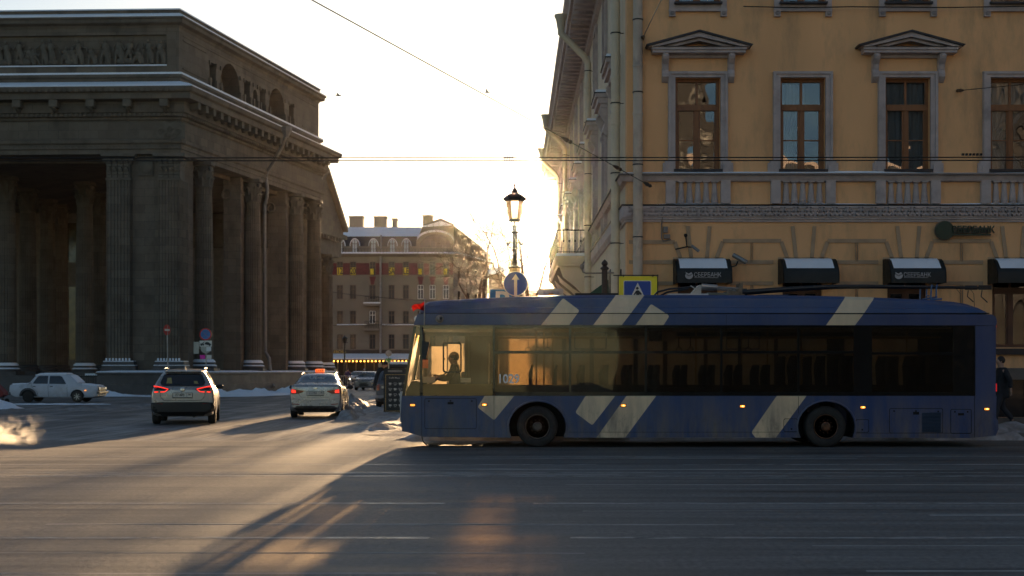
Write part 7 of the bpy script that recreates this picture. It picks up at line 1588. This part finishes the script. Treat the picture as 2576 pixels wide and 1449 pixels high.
# ---------------------------------------------------------------- BARE TREES
bark = M('bark', (.085, .055, .035), .9, var=.3, bump=.5, bscale=20)
def tree(label, x, y, H, r0, seed, spread=1., lean=(0, 0), levels=5, first=.22, twig=.014, snowy=False, dens=1., keep=None):
    rn = random.Random(seed); t = empty('bare_tree', (x, y, 0), label, 'tree', 'bare winter trees'); tr = MB(); cr = MB(); sn_ = MB()
    def grow(p, d, r, L, lv):
        n = 4 if lv < 3 else 3; P = [p]; q = d.copy(); pos = p.copy(); kids = []
        for i in range(n):
            q = (q + Vector((rn.uniform(-1, 1), rn.uniform(-1, 1), rn.uniform(-.5, .7))) * (.16 + .05 * lv)).normalized(); pos = pos + q * L / n; P.append(pos.copy()); kids.append((pos.copy(), q.copy(), i))
        r1 = max(twig * .6, r * .55); rs = [r + (r1 - r) * i / n for i in range(n + 1)]
        (tr if lv == 0 else cr).tube(P, rs, 8 if lv == 0 else (5 if lv < 3 else 3), cap=False)
        if lv >= levels: return
        m_ = int((3 if lv == 0 else 4 if lv < 3 else 5) * dens)
        for k in range(m_ + 1):
            j = rn.choice([i for i in range(n) if i >= (n * .5 if lv == 0 else 0)]); bp_, bd, _ = kids[j] if k else kids[-1]
            a = rn.uniform(0, 2 * pi); o = bd.orthogonal().normalized(); o = (Matrix.Rotation(a, 3, bd) @ o); ang = rn.uniform(.35, .85) * spread if k else rn.uniform(.1, .35)
            nd = (bd * cos(ang) + o * sin(ang)); nd.z += .12 if lv < 3 else -.02; nd.normalize(); nr = max(twig, r1 * (rn.uniform(.55, .8) if k else .95)); nl = L * rn.uniform(.55, .85)
            grow(bp_.copy(), nd, nr, nl, lv + 1)
    grow(Vector((x, y, 0)), Vector((lean[0], lean[1], 1)).normalized(), r0, H * first * 1.4, 0)
    tr.build('trunk', bark, t, smooth=True); cr.build('crown', bark, t)
    return t
tree('broad bare tree with brown twigs in front of the tan apartment block corner', PX(1196, 118), 118, 18, .28, 11, 1.25, (.12, 0), 5, .24, .0125, dens=.8)
tree('slim bare tree just left of the ornate lamp', PX(1262, 128), 128, 22, .22, 5, 1.05, (.02, 0), 4, .25, .017, dens=.85)
tree('bare tree with a dark forked trunk against the low sun', PX(1352, 96), 96, 16, .30, 23, .95, (-.10, 0), 4, .24, .015, dens=.7)
tree('bare tree beside the street wall, its trunk close to the balcony', PX(1388, 112), 112, 12., .2, 31, .9, (-.1, 0), 4, .26, .015, dens=.6)
# ---------------------------------------------------------------- STEAM at the left edge
def vol_box(name, x0, x1, y0, y1, z0, z1, label=None):
    m = MB(); m.box(x0, x1, y0, y1, z0, z1); return m.build(name, None, None, kind='stuff')
sx0, sx1 = PX(-60, 28.2), PX(118, 28.2)
o = vol_box('exhaust_steam', sx0, sx1, 27.7, 28.7, .02, PZ(1040, 28.2)); sc_ = ((sx1 - sx0) / 2, .6, (PZ(1035, 31.5)) / 2)
m, nt, out = nodes_of('steam'); pv = nt.nodes.new('ShaderNodeVolumePrincipled'); pv.inputs['Color'].default_value = (.95, .93, .9, 1); pv.inputs['Anisotropy'].default_value = .75
nt.links.new(pv.outputs[0], out.inputs['Volume']); tc = nt.nodes.new('ShaderNodeTexCoord'); g_ = tc.outputs['Generated']
def voln(scale, det):
    mp = nt.nodes.new('ShaderNodeMapping'); mp.inputs['Scale'].default_value = (1.3, .8, 1.); nt.links.new(g_, mp.inputs[0]); n_ = nt.nodes.new('ShaderNodeTexNoise'); n_.inputs['Scale'].default_value = scale; n_.inputs['Detail'].default_value = det; n_.inputs['Distortion'].default_value = 1.2; nt.links.new(mp.outputs[0], n_.inputs['Vector']); return n_.outputs['Fac']
sx_ = nt.nodes.new('ShaderNodeSeparateXYZ'); nt.links.new(g_, sx_.inputs[0]); r_ = ramp(nt, sx_.outputs[0], .25, 1., 1, 0); zt2 = ramp(nt, sx_.outputs[2], .1, 1., 1, 0); zb2 = ramp(nt, sx_.outputs[2], 0, .25, 0, 1)
e1 = ramp(nt, sx_.outputs[0], 0, .2, 0, 1); yy1 = mathn(nt, 'MULTIPLY', ramp(nt, sx_.outputs[1], 0, .35, 0, 1), ramp(nt, sx_.outputs[1], .65, 1, 1, 0))
sh = mathn(nt, 'MULTIPLY', mathn(nt, 'MULTIPLY', mathn(nt, 'MULTIPLY', r_, zt2), zb2), mathn(nt, 'MULTIPLY', e1, yy1))
dn = mathn(nt, 'MULTIPLY', mathn(nt, 'MAXIMUM', mathn(nt, 'SUBTRACT', mathn(nt, 'ADD', voln(3.2, 5), mathn(nt, 'MULTIPLY', sh, .45)), .56), 0), mathn(nt, 'MULTIPLY', sh, 15))
nt.links.new(dn, pv.inputs['Density']); o.data.materials.append(m)
# ---------------------------------------------------------------- HAZE: closed box of thin air, added to make the sun's glow
HZ = MB(); HZ.box(-430, 430, -70, 760, -2.5, 28.5); hz = HZ.build('glow_haze', None, None, kind='stuff')
m, nt, out = nodes_of('sun_glow_air'); pv = nt.nodes.new('ShaderNodeVolumePrincipled'); pv.inputs['Color'].default_value = (.96, .93, .88, 1); pv.inputs['Density'].default_value = HAZE; pv.inputs['Anisotropy'].default_value = ANI
nt.links.new(pv.outputs[0], out.inputs['Volume']); hz.data.materials.append(m)
# ---------------------------------------------------------------- SKY, SUN, CAMERA
EL, AZ = R(6.55), R(1.55)
w = bpy.data.worlds.new('World'); SC.world = w; w.use_nodes = True; nt = w.node_tree
bg = nt.nodes['Background']; sk = nt.nodes.new('ShaderNodeTexSky'); sk.sky_type = 'NISHITA'; sk.sun_disc = False; sk.sun_elevation = EL; sk.sun_rotation = AZ; sk.air_density = AIR; sk.dust_density = DUST; sk.ozone_density = 1.3; sk.altitude = 0
nt.links.new(sk.outputs[0], bg.inputs[0]); bg.inputs[1].default_value = SKY
ld = bpy.data.lights.new('sun', 'SUN'); ld.energy = SUNE; ld.angle = R(.5); ld.color = (1., .65, .34); lo = bpy.data.objects.new('sun', ld); COL.objects.link(lo)
dirv = -Vector((sin(AZ) * cos(EL), cos(AZ) * cos(EL), sin(EL))); lo.rotation_euler = dirv.to_track_quat('-Z', 'Y').to_euler(); lo.location = (3, 60, 40)
cd = bpy.data.cameras.new('camera'); cam = bpy.data.objects.new('camera', cd); COL.objects.link(cam); SC.camera = cam
cam.location = (0, 0, EYE); cam.rotation_euler = (pi / 2, 0, 0); cd.sensor_width = 36; cd.lens = 50; cd.shift_y = (HY - 724.5) / 2576; cd.clip_start = .1; cd.clip_end = 4000
cd.dof.use_dof = True; cd.dof.focus_distance = 29.; cd.dof.aperture_fstop = 2.8
SC.view_settings.view_transform = 'Standard'; SC.view_settings.look = 'None'; SC.view_settings.gamma = 1; SC.view_settings.use_curve_mapping = False; SC.view_settings.exposure = EXPO
cy = SC.cycles; cy.use_denoising = True; cy.max_bounces = 8; cy.diffuse_bounces = 3; cy.glossy_bounces = 4; cy.transmission_bounces = 4; cy.volume_bounces = 0; cy.transparent_max_bounces = 14; cy.sample_clamp_indirect = 6; cy.use_adaptive_sampling = True; cy.adaptive_threshold = .02
